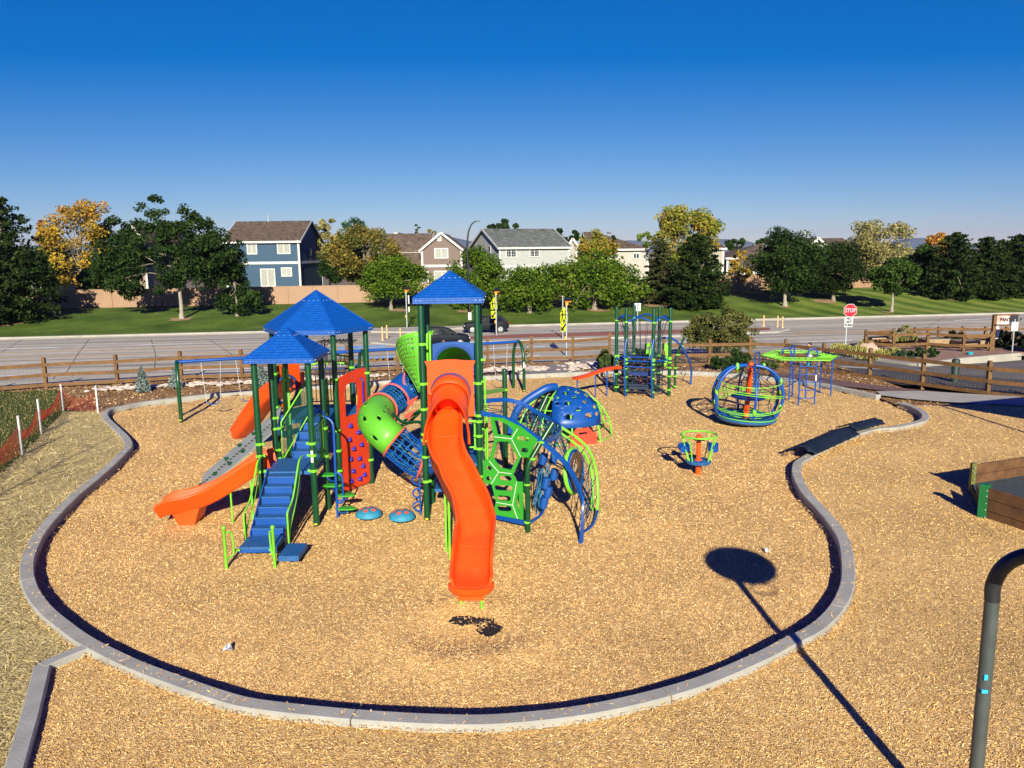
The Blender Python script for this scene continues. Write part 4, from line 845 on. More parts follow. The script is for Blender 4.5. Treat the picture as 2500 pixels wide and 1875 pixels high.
g = MB(); netlines(g, pick(AF[10:], 7), pick(AG, 7), r=.008); netlines(g, pick(AF[:26], 6), pick(AB[:34], 6), r=.008); g.build('rope_net', ROPE, pt, smooth=50)
g = MB(); random.seed(3)
for i in range(9): g.tube([AB[20+2*i]+Vector((0, 0, 0)), Q(1310+random.uniform(-8, 14), 1262-random.uniform(0, 40), 16.6+random.uniform(-.3, .4))], .012, 5)
for i in range(8): g.tube([AF[4+3*i], AB[6+3*i]], .011, 5)
for i in range(7): g.tube([AG2[4*i], AF[14+3*i]], .01, 5)
g.build('cyan_rope', CYAN, pt, smooth=50)
for (x, y, Yd) in ((1327, 1120, 16.7), (1352, 1118, 17.0), (1353, 1158, 16.9), (1333, 1179, 16.7), (1338, 1201, 16.7), (1328, 1227, 16.6)):
    p = Q(x, y, Yd); MB().lathe([(.02, -.12), (.085, -.12), (.09, 0), (.085, .12), (.02, .12)], p, 12, Matrix.Rotation(RAD(12), 3, 'Y')).build('rope_drum', BLUEP, pt, smooth=40)
wc = Q(1406, 1150, 16.35); wn = Vector((.9, -.42, .12)).normalized(); fw = frame(wc, wn.cross(Vector((0, 0, 1))), (0, 0, 1))
plate('wheel_panel', [circ(0, 0, .42, 28), circ(.05, .15, .17, 16), circ(-.12, -.17, .1, 12)], .03, fw, M('brown_panel', (.09, .05, .03), .5), pt)
MB().ring(wc, .44, .03, wn, 28, 6).build('wheel_rim', BLUE, pt, smooth=60); MB().ring(wc-Vector((.06, 0, 0)), .47, .045, wn, 28, 6).build('wheel_ring', LIME, pt, smooth=60)
# ------------------------------------------------------------------ stepping domes
for k, (px, py, lab) in enumerate(((901, 1268, 'teal mushroom stepping dome with salmon spots nearest the red-orange climbing wall'), (982, 1274, 'teal mushroom stepping dome with salmon spots nearest the wavy orange slide'))):
    p = G(px, py); t = thing('stepping_dome', lab, 'stepping dome', (p.x, p.y, 0), 'stepping domes')
    R_ = .29; H_ = .17
    MB().lathe([(.1, -.1), (.1, .06), (.24, .06), (R_, .1), (R_, .13), (.26, .19), (.19, .235), (.1, .26), (.01, .268)], (p.x, p.y, 0), 26).build('cap', TEAL, t, smooth=50)
    s = MB()
    for i in range(7):
        a = i*math.pi/3+.3+k; rr = 0 if i == 6 else .165; c = Vector((p.x+rr*math.cos(a), p.y+rr*math.sin(a), .272 if i == 6 else .247)); n_ = Vector((math.cos(a)*.42*(i < 6), math.sin(a)*.42*(i < 6), 1)).normalized()
        u_ = n_.orthogonal().normalized(); v_ = n_.cross(u_); s.add([c+n_*.004+u_*(.058*math.cos(2*math.pi*j/14))+v_*(.05*math.sin(2*math.pi*j/14)) for j in range(14)], [tuple(range(14))])
    s.build('spot', SALMON, t)
# ------------------------------------------------------------------ swing set
L0, L1 = G(443, 1030), (G(1262, 952)+G(1295, 962))/2
SB = (L1-L0).normalized(); SN = Vector((-SB.y, SB.x, 0)); SL = (L1-L0).length; SZ = 2.42
L0 = L0 + SN*.5; L1_ = L1
SZ = Q(436, 884, L0.y).z
sw = thing('swing_set', 'long swing frame with blue top beam and dark green arched legs', 'swing set', tuple(L0))
MB().tube([L0+Vector((0, 0, SZ)), L0+SB*SL+Vector((0, 0, SZ))], .062, 12).build('beam', BLUE, sw, smooth=50)
for f in (0, .5, 1.0):
    c = L0+SB*SL*f; W2 = .56; pts = [c-SN*W2+Vector((0, 0, -.15)), c-SN*W2*.98+Vector((0, 0, 1.2)), c-SN*W2*.86+Vector((0, 0, SZ-.45)), c-SN*W2*.5+Vector((0, 0, SZ-.1)), c+Vector((0, 0, SZ+.01)), c+SN*W2*.5+Vector((0, 0, SZ-.1)), c+SN*W2*.86+Vector((0, 0, SZ-.45)), c+SN*W2*.98+Vector((0, 0, 1.2)), c+SN*W2+Vector((0, 0, -.15))]
    lg = MB().tube(smooth(pts, 4), .066, 12).build('arched_leg', POST, sw, smooth=50)
    if f == 1.0: MB().box(c-SN*W2+Vector((0, -.068, 1.15)), (.05, .006, .26)).build('warning_label', WHITE, lg)
    if f in (0, 1.0): MB().box(c-SN*W2+Vector((0, 0, .08))-Vector((0, .066, 0)), (.06, .01, .03)).build('tape', YEL, lg)
def along(px): # where the beam is crossed by this image column
    best = min(range(0, 401), key=lambda i: abs((lambda v: 1250+FPX*v.dot(Rv)/v.dot(Fv)-px)(L0+SB*SL*i/400+Vector((0, 0, SZ-CAMH)))))
    return best/400*SL
BELT = M('blue_belt', (.02, .12, .35), .5)
for lab, xa, xb in (('blue belt swing at the outer left end of the swing frame', 490, 537), ('second blue belt swing from the left end, beside the small roof', 575, 624), ('belt swing hanging beside the perforated green wall', 945, 985), ('belt swing hanging next to the right arched leg', 1205, 1238)):
    sa, sb_ = along(xa), along(xb); c = L0+SB*(sa+sb_)/2; t = thing('belt_swing', lab, 'swing', (c.x, c.y, 0), 'belt swings'); hw = .24
    seat = []
    for i in range(13): u_ = -1+2*i/12; seat.append(c+SB*hw*u_+Vector((0, 0, .45+.13*u_*u_)))
    MB().sweep([(-.075, -.008), (.075, -.008), (.075, .008), (-.075, .008)], seat, closedprof=True).build('seat', BELT, t, smooth=40)
    for sg, ss in ((-1, sa), (1, sb_)):
        top = L0+SB*ss+Vector((0, 0, SZ-.06)); bot = c+SB*hw*sg+Vector((0, 0, .58)); ch = MB(); n = 46
        ch.tube([top+Vector((0, 0, .12)), top], .012, 6)
        for i in range(n):
            p_ = top.lerp(bot, (i+.5)/n); ch.ball(p_, .026, 5, 4, .45 if i % 2 else .25, .25 if i % 2 else .45, 1)
        ch.build('chain', CHAIN, t, smooth=60)
# ------------------------------------------------------------------ climbing dome
dl, drr = G(1290, 1037), G(1492, 1062); DC = (dl+drr)/2; DC.z = 0; DC = Vector((1.6, 25.0, 0)); DR = 1.6; DH = 1.5
dm = thing('climbing_dome', 'climbing dome of lime ribs with a blue perforated shell and red-orange foot plate', 'climbing dome', tuple(DC))
def dp(az, el, k=1.0): return DC+Vector((DR*k*math.cos(el)*math.sin(az), -DR*k*math.cos(el)*math.cos(az), DH*k*math.sin(el)))
for i in range(10):
    az = RAD(36*i+8); MB().tube([dp(az, RAD(a)) for a in range(0, 89, 11)], .028, 8).build('rib', LIME, dm, smooth=50)
for el in (0, 20, 40, 60, 78): MB().tube([dp(2*math.pi*i/32, RAD(el)) for i in range(32)], .02, 7, closed=True).build('hoop', LIME, dm, smooth=50)
HM = {(1, 1): .4, (1, 3): .4, (2, 2): .34, (2, 4): .34, (3, 1): .36, (3, 3): .32, (4, 2): .36, (4, 4): .4, (5, 1): .42, (5, 3): .49, (5, 4): .0, (6, 2): .44, (2, 0): .0, (1, 4): .3, (3, 0): .24, (4, 0): .2}
def fshell(u, v):
    el = RAD(19+70*u); a0 = RAD(-14-12*u); a1 = RAD(46+38*u); return dp(a0+(a1-a0)*v, el, 1.03)
perf('shell', fshell, 8, 5, lambda i, j: HM.get((i, j), 0), BLUEP, dm, .035)
def fshell2(u, v): return dp(RAD(150+70*v), RAD(8+60*u), .97)
perf('net_shell', fshell2, 5, 6, lambda i, j: .3 if (i+j) % 2 else 0, NAVY, dm, .03)
m_ = MB()
for k in range(9): m_.ring(fshell(.22+.07*(k % 5), .2+.3*(k % 3)), .11, .01, (fshell(.22+.07*(k % 5), .2+.3*(k % 3))-DC), 14, 5)
m_.build('moulded_ring', BLUEP, dm, smooth=50)
fz = frame(dp(RAD(20), 0, 1.05)+Vector((0, 0, -.02)), (math.cos(RAD(20)), math.sin(RAD(20)), 0), (-.1, .25, 1))
plate('foot_plate', [[(-.46, 0), (.46, 0), (.43, .34), (.34, .36), (.22, .52), (-.22, .52), (-.34, .36), (-.43, .34)], slot(0, .36, .3, .06)], .03, fz, REDOR, dm)
g = MB(); g.tube(smooth([dp(RAD(-75), RAD(5), 1.1), dp(RAD(-70), RAD(35), 1.12), dp(RAD(-55), RAD(66), 1.1), dp(RAD(-40), RAD(80), 1.05)], 6), .13, 12); g.build('blue_arch_tube', BLUEP, dm, smooth=60)
g = MB(); netlines(g, [dp(RAD(-120+14*i), RAD(3)) for i in range(8)], [dp(RAD(-120+14*i), RAD(60)) for i in range(8)]); g.build('rope_net', ROPE, dm, smooth=50)
# ------------------------------------------------------------------ six-post net tower with red-orange plank slide
tcp = [G(*p) for p in ((1504, 959), (1527, 968), (1593, 972), (1633, 966), (1607, 956), (1546, 948))]; tct = [Q(x, y, p.y).z for (x, y), p in zip(((1506, 748), (1528, 752), (1596, 753), (1637, 749), (1611, 746), (1546, 747)), tcp)]
cc = sum(tcp, Vector())/6
tc_ = thing('net_climber_tower', 'six-post climbing frame with blue arched rails, black nets and red-orange plank slide', 'climbing frame', (cc.x, cc.y, 0))
TZ = sum(tct)/6
for p in tcp: post(tc_, p.x, p.y, TZ-.06, (TZ-.55, TZ-2.0, TZ-2.2, 1.5, 1.15, .8, .25), r=.07, ang=math.atan2(cc.y-p.y, cc.x-p.x))
for i in range(6):
    a, b = tcp[i], tcp[(i+1) % 6]; MB().tube(smooth([Vector((a.x, a.y, TZ-.55)), a.lerp(b, .25)+Vector((0, 0, TZ-.45)), a.lerp(b, .5)+Vector((0, 0, TZ-.36)), a.lerp(b, .75)+Vector((0, 0, TZ-.45)), Vector((b.x, b.y, TZ-.55))], 4), .036, 8).build('arched_rail', BLUE, tc_, smooth=50)
    MB().tube([Vector((a.x, a.y, TZ-2.1)), Vector((b.x, b.y, TZ-2.1))], .03, 8).build('rail', BLUE, tc_, smooth=50)
g = MB()
for i in range(6):
    a, b = tcp[i], tcp[(i+1) % 6]
    for f in (.2, .5, .8): g.tube([a.lerp(b, f)+Vector((0, 0, TZ-.42)), (a.lerp(b, f)).lerp(cc, .45)+Vector((0, 0, TZ-2.0))], .01, 5)
for z in (.2, .45, .75, 1.05, 1.35, 1.6, TZ-2.1):
    R1 = [p.lerp(cc, .12)+Vector((0, 0, z)) for p in tcp]; R2 = [p.lerp(cc, .55)+Vector((0, 0, z-.05)) for p in tcp]
    for i in range(6):
        j = (i+1) % 6; g.tube([R1[i], R1[j]], .017, 5); g.tube([R2[i], R2[j]], .015, 5); g.tube([R1[i], R2[i]], .015, 5); g.tube([R1[i].lerp(R1[j], .5), R2[i].lerp(R2[j], .5)], .012, 5); g.tube([R2[i], cc+Vector((0, 0, z-.06))], .012, 5)
for i in range(6):
    for f in (.15, .5, .85): p = tcp[i].lerp(tcp[(i+1) % 6], f).lerp(cc, .2); g.tube([p+Vector((0, 0, .05)), p+Vector((0, 0, 1.5))], .01, 5)
g.build('rope_net', ROPE, tc_, smooth=50)
for z, mt in ((.4, M('dark_blue_belt', (.01, .025, .06), .6)), (.95, NAVY)):
    a, b = tcp[1].lerp(cc, .2), tcp[2].lerp(cc, .2); m_ = MB(); m_.beam(a+Vector((0, 0, z)), b+Vector((0, 0, z)), .03, .2); m_.build('belt', mt, tc_)
for (f, z, r_) in ((.3, TZ-2.15, .3), (.1, 1.1, .14), (-.3, 1.15, .1), (.2, .62, .12), (-.1, .6, .12), (.5, .65, .1)):
    MB().lathe([(.01, -.03), (r_, -.03), (r_, .03), (.01, .03)], cc+Vector((f, -.2*abs(f), z)), 12).build('disc_step', SALMON, tc_, smooth=40)
# front ladder
la, lb = G(1523, 968)-Vector((0, .1, 0)), G(1588, 972)-Vector((0, .1, 0))
for p in (la, lb): MB().tube(smooth([p+Vector((.06, 0, -.1)), p+Vector((0, -.08, .7)), p+Vector((-.02, -.12, 1.3)), p+Vector((.0, -.05, 1.9)), p+Vector((.08, .05, 2.35))], 4), .034, 8).build('ladder_rail', BLUE, tc_, smooth=50)
for z in (1.25, 1.65): MB().tube([la+Vector((-.02, -.1, z)), lb+Vector((-.02, -.1, z))], .024, 8).build('ladder_rung', BLUE, tc_, smooth=50)
# plank slide to the left
s0, s1 = Q(1516, 896, cc.y-.2), Q(1401, 926, cc.y-1.0); pl_ = MB().sweep([(-.16, -.03), (.16, -.03), (.2, .03), (.14, .06), (-.14, .06), (-.2, .03)], smooth([s0, s0.lerp(s1, .35)+Vector((0, 0, .06)), s0.lerp(s1, .75), s1+Vector((0, 0, .02))], 4), closedprof=True).build('plank_slide', ORANGE, tc_, smooth=50)
for f in (.3, .55, .93): p = s0.lerp(s1, f); MB().tube([p, Vector((p.x, p.y, -.1))], .025, 8).build('slide_leg', BLUE, pl_, smooth=50)
for f in (.02, .08, .14): p = s0.lerp(s1, f); MB().box(p+Vector((0, 0, .065)), (.05, .26, .03)).build('grip', BLACK, pl_)
# arched net wing on the right with a bent post
w0_ = tcp[3]; w1_ = G(1686, 939); wz = TZ-1.95; wing = smooth([Q(1608, 826, tcp[4].y), Q(1640, 826, 32.4), Q(1665, 848, 32.9), Q(1682, 880, 33.4), Q(1688, 905, w1_.y), w1_+Vector((0, 0, -.1))], 5)
MB().tube(wing, .045, 10).build('wing_arch', BLUE, tc_, smooth=50)
bp_ = G(1647, 948); o = MB().tube(smooth([bp_+Vector((0, 0, -.1)), Q(1649, 885, bp_.y), Q(1652, 868, bp_.y), Q(1671, 822, bp_.y)], 3), .05, 10).build('bent_post', POST, tc_, smooth=50)
for y in (943, 918, 898, 866, 845): clamp(o, Q(1647 if y > 880 else 1647+(880-y)*.45, y, bp_.y), .052)
g = MB(); AA = [Q(1650, 858+18*i, bp_.y) for i in range(5)]; BB = [Q(1674+3*i, 866+16*i, 33.4) for i in range(5)]; netlines(g, AA, BB, (.4, .7)); g.build('wing_net', ROPE, tc_, smooth=50)
# lime C-shaped seat and pod panel
fc = frame(Q(1618, 870, 32.6), (1, 0, 0), (0, 0, 1)); plate('lime_c_panel', [[(0, .52), (.12, .56), (.24, .4), (.28, .15), (.24, -.12), (.1, -.42), (0, -.52), (-.02, -.2), (.1, -.05), (.1, .2), (0, .3)]], .08, fc, LIME, tc_)
fc = frame(Q(1582, 868, 32.5), (1, .2, 0), (0, 0, 1)); plate('lime_pod_panel', [[(-.14, .5), (.12, .52), (.14, 0), (.1, -.5), (-.12, -.48), (-.16, 0)], circ(0, .3, .07, 10), circ(-.02, .02, .08, 10), circ(0, -.28, .07, 10)], .03, fc, LIME, tc_)
MB().tube(smooth([Q(1507, 870, 32.0), Q(1500, 905, 32.0), Q(1500, 935, 32.0), G(1499, 947)], 4), .03, 8).build('pole', BLUE, tc_, smooth=50)
# ------------------------------------------------------------------ globe spinner
gc = G(1819, 1034); GT = Matrix.Rotation(RAD(3.0), 3, 'Y') @ Matrix.Rotation(RAD(2), 3, 'X')
gs = thing('globe_spinner', 'globe-shaped merry-go-round with blue frame, lime hoops and orange centre post', 'spinner', (gc.x, gc.y, 0))
gp = lambda v: gc+GT @ Vector(v)
GR_ = 1.13
MB().lathe([(.05, .06), (.6, .06), (.86, .12), (.99, .2), (1.0, .27), (.96, .28), (.05, .24)], gc, 36, GT).build('base_dish', DECKB, gs, smooth=40)
MB().tube([gp((.98*math.cos(2*math.pi*i/36), .98*math.sin(2*math.pi*i/36), .3)) for i in range(36)], .017, 7, closed=True).build('rim_hoop', LIME, gs, smooth=50)
cp_ = MB().tube([gp((0, 0, .1)), gp((0, 0, 1.92))], .085, 14); cp_.ball(gp((0, 0, 2.03)), .085, 12, 8); cp_.build('centre_post', ORANGE, gs, smooth=50)
prof = [(.93, .28), (1.06, .55), (1.13, .9), (1.12, 1.15), (1.0, 1.5), (.78, 1.78), (.48, 1.95), (.15, 2.0)]
for k, a in enumerate((-10, 12, 168, 190, 266, 90)):
    P_ = smooth([gp((r_*math.cos(RAD(a)), r_*math.sin(RAD(a)), z)) for r_, z in prof], 4); MB().tube(P_, .054 if k < 4 else .036, 10).build('frame_arm', BLUE, gs, smooth=50)
def prad(z):
    for (r0, z0), (r1, z1) in zip(prof[:-1], prof[1:]):
        if z0 <= z <= z1: return r0+(r1-r0)*(z-z0)/(z1-z0)
    return .5
for z, tl in ((.62, .12), (.68, .12), (1.05, -.14), (1.11, -.14), (1.5, .08)):
    MB().tube([gp((prad(z+tl*math.cos(a-1))*1.02*math.cos(a), prad(z+tl*math.cos(a-1))*1.02*math.sin(a), z+tl*math.cos(a-1))) for a in [2*math.pi*i/32 for i in range(32)]], .015, 7, closed=True).build('hoop', LIME, gs, smooth=50)
for a, z in ((-10, .65), (12, 1.08), (168, .65), (190, 1.08), (266, .65), (-10, 1.5), (12, 1.95), (190, 1.95)):
    r_ = prad(z); c = gp((r_*math.cos(RAD(a)), r_*math.sin(RAD(a)), z)); MB().ball(c, .085, 8, 6, .8, .8, 1.6).build('clamp', LIME, gs, smooth=50)
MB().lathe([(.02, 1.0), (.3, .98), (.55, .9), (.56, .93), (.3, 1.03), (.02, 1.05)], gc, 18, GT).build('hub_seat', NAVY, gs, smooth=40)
g = MB()
for i in range(8):
    a = 2*math.pi*i/8; pts = [gp((r_*math.cos(a), r_*math.sin(a), z)) for r_, z in ((.1, 1.85), (.45, 1.6), (.85, 1.25), (.75, .8), (.9, .35))]; g.tube(smooth(pts, 3), .012, 5)
    b_ = a+2*math.pi/8; g.tube([pts[2], gp((.85*math.cos(b_), .85*math.sin(b_), 1.25))], .012, 5); g.tube([pts[3], gp((.75*math.cos(b_), .75*math.sin(b_), .8))], .012, 5); g.ball(pts[2], .03, 6, 4)
g.build('rope_net', ROPE, gs, smooth=50)
MB().tube([gp((.55*math.cos(2*math.pi*i/24), .55*math.sin(2*math.pi*i/24), .3)) for i in range(24)], .018, 6, closed=True).build('floor_hoop', LIME, gs, smooth=50)
# ------------------------------------------------------------------ cup spinner
sc_ = G(1704, 1157); cs = thing('cup_spinner', 'small standing spinner with orange post, lime rim ring and two blue seats', 'spinner', (sc_.x, sc_.y, 0))
MB().lathe([(.07, -.15), (.07, .3), (.06, .3), (.06, .98), (.09, .99), (.05, 1.06), (.004, 1.08)], sc_, 14).build('post', ORANGE, cs, smooth=40)
MB().lathe([(.02, .3), (.31, .3), (.325, .33), (.325, .37), (.31, .38), (.02, .38)], sc_, 26).build('platform', DECKB, cs, smooth=40)
MB().lathe([(.07, .38), (.1, .38), (.09, .4), (.07, .41)], sc_, 14).build('collar', ORANGE, cs, smooth=40)
MB().ring(sc_+Vector((0, 0, 1.05)), .46, .024, (0, 0, 1), 36, 8).build('rim_ring', LIME, cs, smooth=50); MB().lathe([(.01, .9), (.15, .92), (.15, .95), (.01, .95)], sc_, 16).build('hub_disc', BLACK, cs, smooth=40)
for a in (190, 225, 315, 350, 40, 140): MB().tube([sc_+Vector((.28*math.cos(RAD(a)), .28*math.sin(RAD(a)), .36)), sc_+Vector((.455*math.cos(RAD(a)), .455*math.sin(RAD(a)), 1.05))], .016, 7).build('spoke', LIME, cs, smooth=50)
for a in (178, 2): 
    c = sc_+Vector((.38*math.cos(RAD(a)), .38*math.sin(RAD(a)), .72)); s = 1 if a < 90 else -1
    plate('seat', [[(-.13, -.06), (-.06, -.11), (.1, -.1), (.14, -.03), (.13, .06), (.05, .09), (-.06, .07), (-.12, .1)]], .2, frame(c, (s, -.2, 0), (0, -.3, 1)), BLUEP, cs); MB().tube([c, sc_+Vector((.24*math.cos(RAD(a)), .24*math.sin(RAD(a))-.08, .37))], .018, 6).build('seat_leg', LIME, cs, smooth=50)
# ------------------------------------------------------------------ overhead ladder (hexagonal ring)
mbz = Q(1907, 879, 29.6).z
oc = [G(x, y, 1.66) for x, y in ((1907, 879), (2026, 880), (2046, 869), (1972, 857), (1891, 856), (1856, 868))]; ocn = sum(oc, Vector())/6
mb_ = thing('overhead_ladder', 'overhead ladder ring of lime bars on blue ladder legs', 'overhead ladder', (ocn.x, ocn.y, 0))
inn = [p.lerp(ocn, .42) for p in oc]
MB().tube(oc, .028, 8, closed=True).build('ring', LIME, mb_, smooth=50); MB().tube(inn, .026, 8, closed=True).build('ring', LIME, mb_, smooth=50)
for i in range(6):
    for f in (.0, .2, .4, .6, .8): MB().tube([oc[i].lerp(oc[(i+1) % 6], f), inn[i].lerp(inn[(i+1) % 6], f)], .018, 7).build('bar', LIME, mb_, smooth=50)
def ladder(a, b, top, rn, hoop=0.0):
    m = MB()
    for p in (a, b): m.tube([p+Vector((0, 0, -.1)), p+Vector((0, 0, top))], .03, 8)
    if hoop: m.tube(smooth([a+Vector((0, 0, top)), a.lerp(b, .1)+Vector((0, 0, top+hoop*.75)), a.lerp(b, .5)+Vector((0, 0, top+hoop)), a.lerp(b, .9)+Vector((0, 0, top+hoop*.75)), b+Vector((0, 0, top))], 4), .03, 8)
    o = m.build('ladder_leg', BLUE, mb_, smooth=50)
    for i in range(rn): z = .28+.3*i; MB().tube([a+Vector((0, 0, z)), b+Vector((0, 0, z))], .018, 7).build('rung', BLUE, o, smooth=50)
pm_ = [G(*p) for p in ((1949, 990), (1988, 990), (1966, 975), (1926, 976), (1934, 970), (2001, 959), (2028, 967), (1840, 964), (1851, 957))]
ladder(pm_[0], pm_[1], 1.63, 5); ladder(pm_[5], pm_[6], 1.63, 5); ladder(pm_[7], pm_[8], 1.58, 4, .1); ladder(pm_[3], pm_[3]+Vector((-.5, .15, 0)) if 0 else pm_[4], 1.9, 0, .18); 
g = MB(); p = pm_[2]; g.tube([p+Vector((0, 0, -.1)), p+Vector((0, 0, 1.75))], .03, 8)
for c in (G(1910, 866, 1.66), G(1973, 868, 1.66)): g.tube(smooth([c, c+Vector((.02, 0, .2)), c+Vector((.14, 0, .27)), c+Vector((.28, 0, .25)), c+Vector((.36, 0, .12)), c+Vector((.36, 0, 0))], 4), .028, 8)
g.each('grab_hoop', BLUE, mb_, smooth=50); MB().box(pm_[1]+Vector((0, -.033, 1.05)), (.05, .006, .22)).build('sticker', WHITE, mb_)
# ------------------------------------------------------------------ rubber wear mats folded over the kerb
MATB = M('dark_blue_rubber_mat', (.005, .012, .026), .65, .25, 3, bump=.15, spec=.25, dirt=.12)
def mat_over(lab, a, b, w0, w1):
    t = tag(MB().build('x', None), None) if 0 else None
    path = [a.lerp(b, i/14) for i in range(15)]; d = (b-a).normalized(); nn = Vector((-d.y, d.x, 0)); vs = []; fs = []; K = 11
    for i, p in enumerate(path):
        for k in range(K):
            s = -w0+(w0+w1)*k/(K-1); z = .235*math.exp(-(s/.42)**2)+.085-.05*(s*d.y > 0) + .012*math.sin(3*i+k*1.7)
            vs.append(p+nn*s+Vector((0, 0, max(z, .03+ .005*math.sin(i*2)))) + d*.05*math.sin(k*2.1+i*.7))
    for i in range(14):
        for k in range(K-1): fs.append((i*K+k, i*K+k+1, (i+1)*K+k+1, (i+1)*K+k))
    o = MB().add(vs, fs).build('wear_mat', MATB, smooth=60); s_ = o.modifiers.new('t', 'SOLIDIFY'); s_.thickness = .025; return tag(o, lab, 'rubber mat', 'rubber mats over the kerb')
mat_over('dark rubber mat draped over the kerb end, the larger nearer one', G(1950, 1118, .1), G(2062, 1068, .1), .45, .42)
mat_over('dark rubber mat draped over the kerb, the smaller farther one', G(2064, 1062, .1), G(2135, 1045, .1), .36, .36)
# ------------------------------------------------------------------ octagonal plank ball pit at the right edge
gv = [G(2402, 1270), G(2352, 1148)]
g0, g1 = G(2398, 1272), G(2352, 1170); side = 1.9
wp = thing('ball_pit', 'octagonal pit of brown planks with green corner plates at the right edge', 'plank pit', (g0.x+2, g0.y+1.2, 0))
vts = [g0]; a0 = math.atan2(g1.y-g0.y, g1.x-g0.x); vts.append(g0+Vector((math.cos(a0), math.sin(a0), 0))*side); a = a0
for k in range(6): a -= RAD(45); vts.append(vts[-1]+Vector((math.cos(a), math.sin(a), 0))*side)
for i in range(8):
    A_, B_ = vts[i], vts[(i+1) % 8]; d_ = (B_-A_).normalized(); nx = Vector((d_.y, -d_.x, 0)); hts = (0.02, .27, .52) if i != 0 else (.02, .27)
    for j, z in enumerate(hts):
        Lb = A_+d_*.05; Rb = B_-d_*.05
        if i == 0 and j == 1: Rb = A_.lerp(B_, .55)
        MB().beam(Lb+Vector((0, 0, z+.12)), Rb+Vector((0, 0, z+.12)), .045, .235).build('plank', WOODD, wp)
    cp = MB().box(A_+Vector((0, 0, .4)), ((.17, .17, .84) if i == 0 else (.1, .1, .8)), math.atan2(d_.y, d_.x)+RAD(-22.5)).build('corner_plate', M('green_steel', (.006, .12, .03), .45) if i == 0 else M('olive_steel', (.1, .11, .02), .5) , wp)
    bb = MB()
    for z in (.12, .28, .42, .58, .7): bb.ball(A_+Vector((-.02, -.1, z)), .016, 6, 4)
    bb.build('bolt', BOLT, cp)
m_ = MB().add([v+Vector((0, 0, .3)) for v in vts], [tuple(range(8))]).build('rubber_fill', M('blue_grey_rubber_crumb', (.03, .045, .055), .9, .4, 18, bump=.9, bscale=30), wp)
# ------------------------------------------------------------------ goose-neck hoop pole in the right foreground
BX, BY = 4.33, 6.74
hp_ = thing('goal_pole', 'grey steel goose-neck pole with black bend in the right foreground', 'pole', (BX, BY, 0)); z1 = Q(2418, 1466, BY).z
MB().tube([(BX, BY, -.2), (BX, BY, z1)], .062, 18)  .build('pole', M('grey_green_pole', (.05, .062, .06), .5, .2, 5), hp_, smooth=50)
MB().tube(smooth([(BX, BY, z1), (BX+.0, BY, z1+.16), (BX+.05, BY-.04, z1+.34), (BX+.17, BY-.12, z1+.47), (BX+.34, BY-.3, z1+.55), (BX+.5, BY-.7, z1+.62)], 6), .066, 18).build('bent_arm', M('black_coating', (.014, .016, .02), .4), hp_, smooth=50)
fb_ = frame((BX+.36, BY-.82, z1+.8), (1, .1, 0), (0, 0, 1)); plate('fan_board', [circ(0, .05, .62, 28, .62)], .03, fb_, WHITE, hp_)
MB().ring((BX+.42, BY-1.1, z1+.5), .22, .012, (0, 0, 1), 20, 6).build('hoop_ring', REDOR, hp_)
st_ = MB(); 
for z, h_, w_ in ((z1-.72, .05, .05), (z1-.86, .03, .09)): st_.box((BX-.03, BY-.055, z), (w_*.6, .02, h_))
st_.each('cyan_sticker', M('cyan_sticker_ink', (.02, .45, .75), .5), hp_)
# ------------------------------------------------------------------ litter and bare patches
def crumple(name, lab, px, py, col, s, cat):
    p = G(px, py); b = MB(); r = random.Random(px); n = 5; vs = []; fs = []
    for i in range(n):
        for j in range(n): vs.append((p.x+(i-2)*s/n*(1-.12*j), p.y+(j-2)*s/n, .03+r.uniform(0, .07)+.05*(j/n)))
    for i in range(n-1):
        for j in range(n-1):
            if (i, j) not in ((0, 0), (3, 3), (0, 3)): fs.append((i*n+j, (i+1)*n+j, (i+1)*n+j+1, i*n+j+1))
    return tag(b.add(vs, fs).build(name, M(name+'_m', col, .6)), lab, cat)
crumple('paper_scrap', 'torn grey-white paper scrap lying on the wood chips', 557, 1594, (.4, .4, .45), .2, 'paper')
crumple('crushed_bottle', 'crushed clear plastic bottle near the round shadow', 1872, 1352, (.38, .42, .4), .13, 'bottle')
pb = G(1156, 1512); bmx = MB(); random.seed(9)
FAB = M('black_ground_fabric', (.006, .006, .007), .8)
for (cx, cy, rx, ry) in ((-.14, .1, .27, .12), (.1, .06, .13, .11), (.26, -.14, .2, .18), (.2, .03, .15, .12)):
    n = 18; vs = [(pb.x+cx+rx*(1+random.uniform(-.3, .25))*math.cos(2*math.pi*i/n), pb.y+cy+ry*(1+random.uniform(-.3, .25))*math.sin(2*math.pi*i/n)) for i in range(n)]
    vs = [(x, y, float(mulch_z(np.array(x), np.array(y)))+.022+.002*cx) for x, y in vs]; bmx.add(vs, [tuple(range(n))])
tag(bmx.build('exposed_fabric', FAB), 'black ground fabric showing through worn chips below the orange slide', kind='stuff')
x = rng.normal(pb.x+.05, .24, 150); y = rng.normal(pb.y, .13, 150)
V = rot_quads(np.stack([x, y, mulch_z(x, y)+.03], 1), rng.uniform(.02, .07, 150), rng.uniform(.008, .02, 150), rng.uniform(0, 6, 150), rng.normal(0, .2, 150), rng.normal(0, .2, 150), rng)
tag(quads('stray_chips', V, np.array(PALM)[rng.integers(0, 7, 150)], attr_mat('loose_chips')), 'stray chips on the exposed black fabric', kind='stuff')

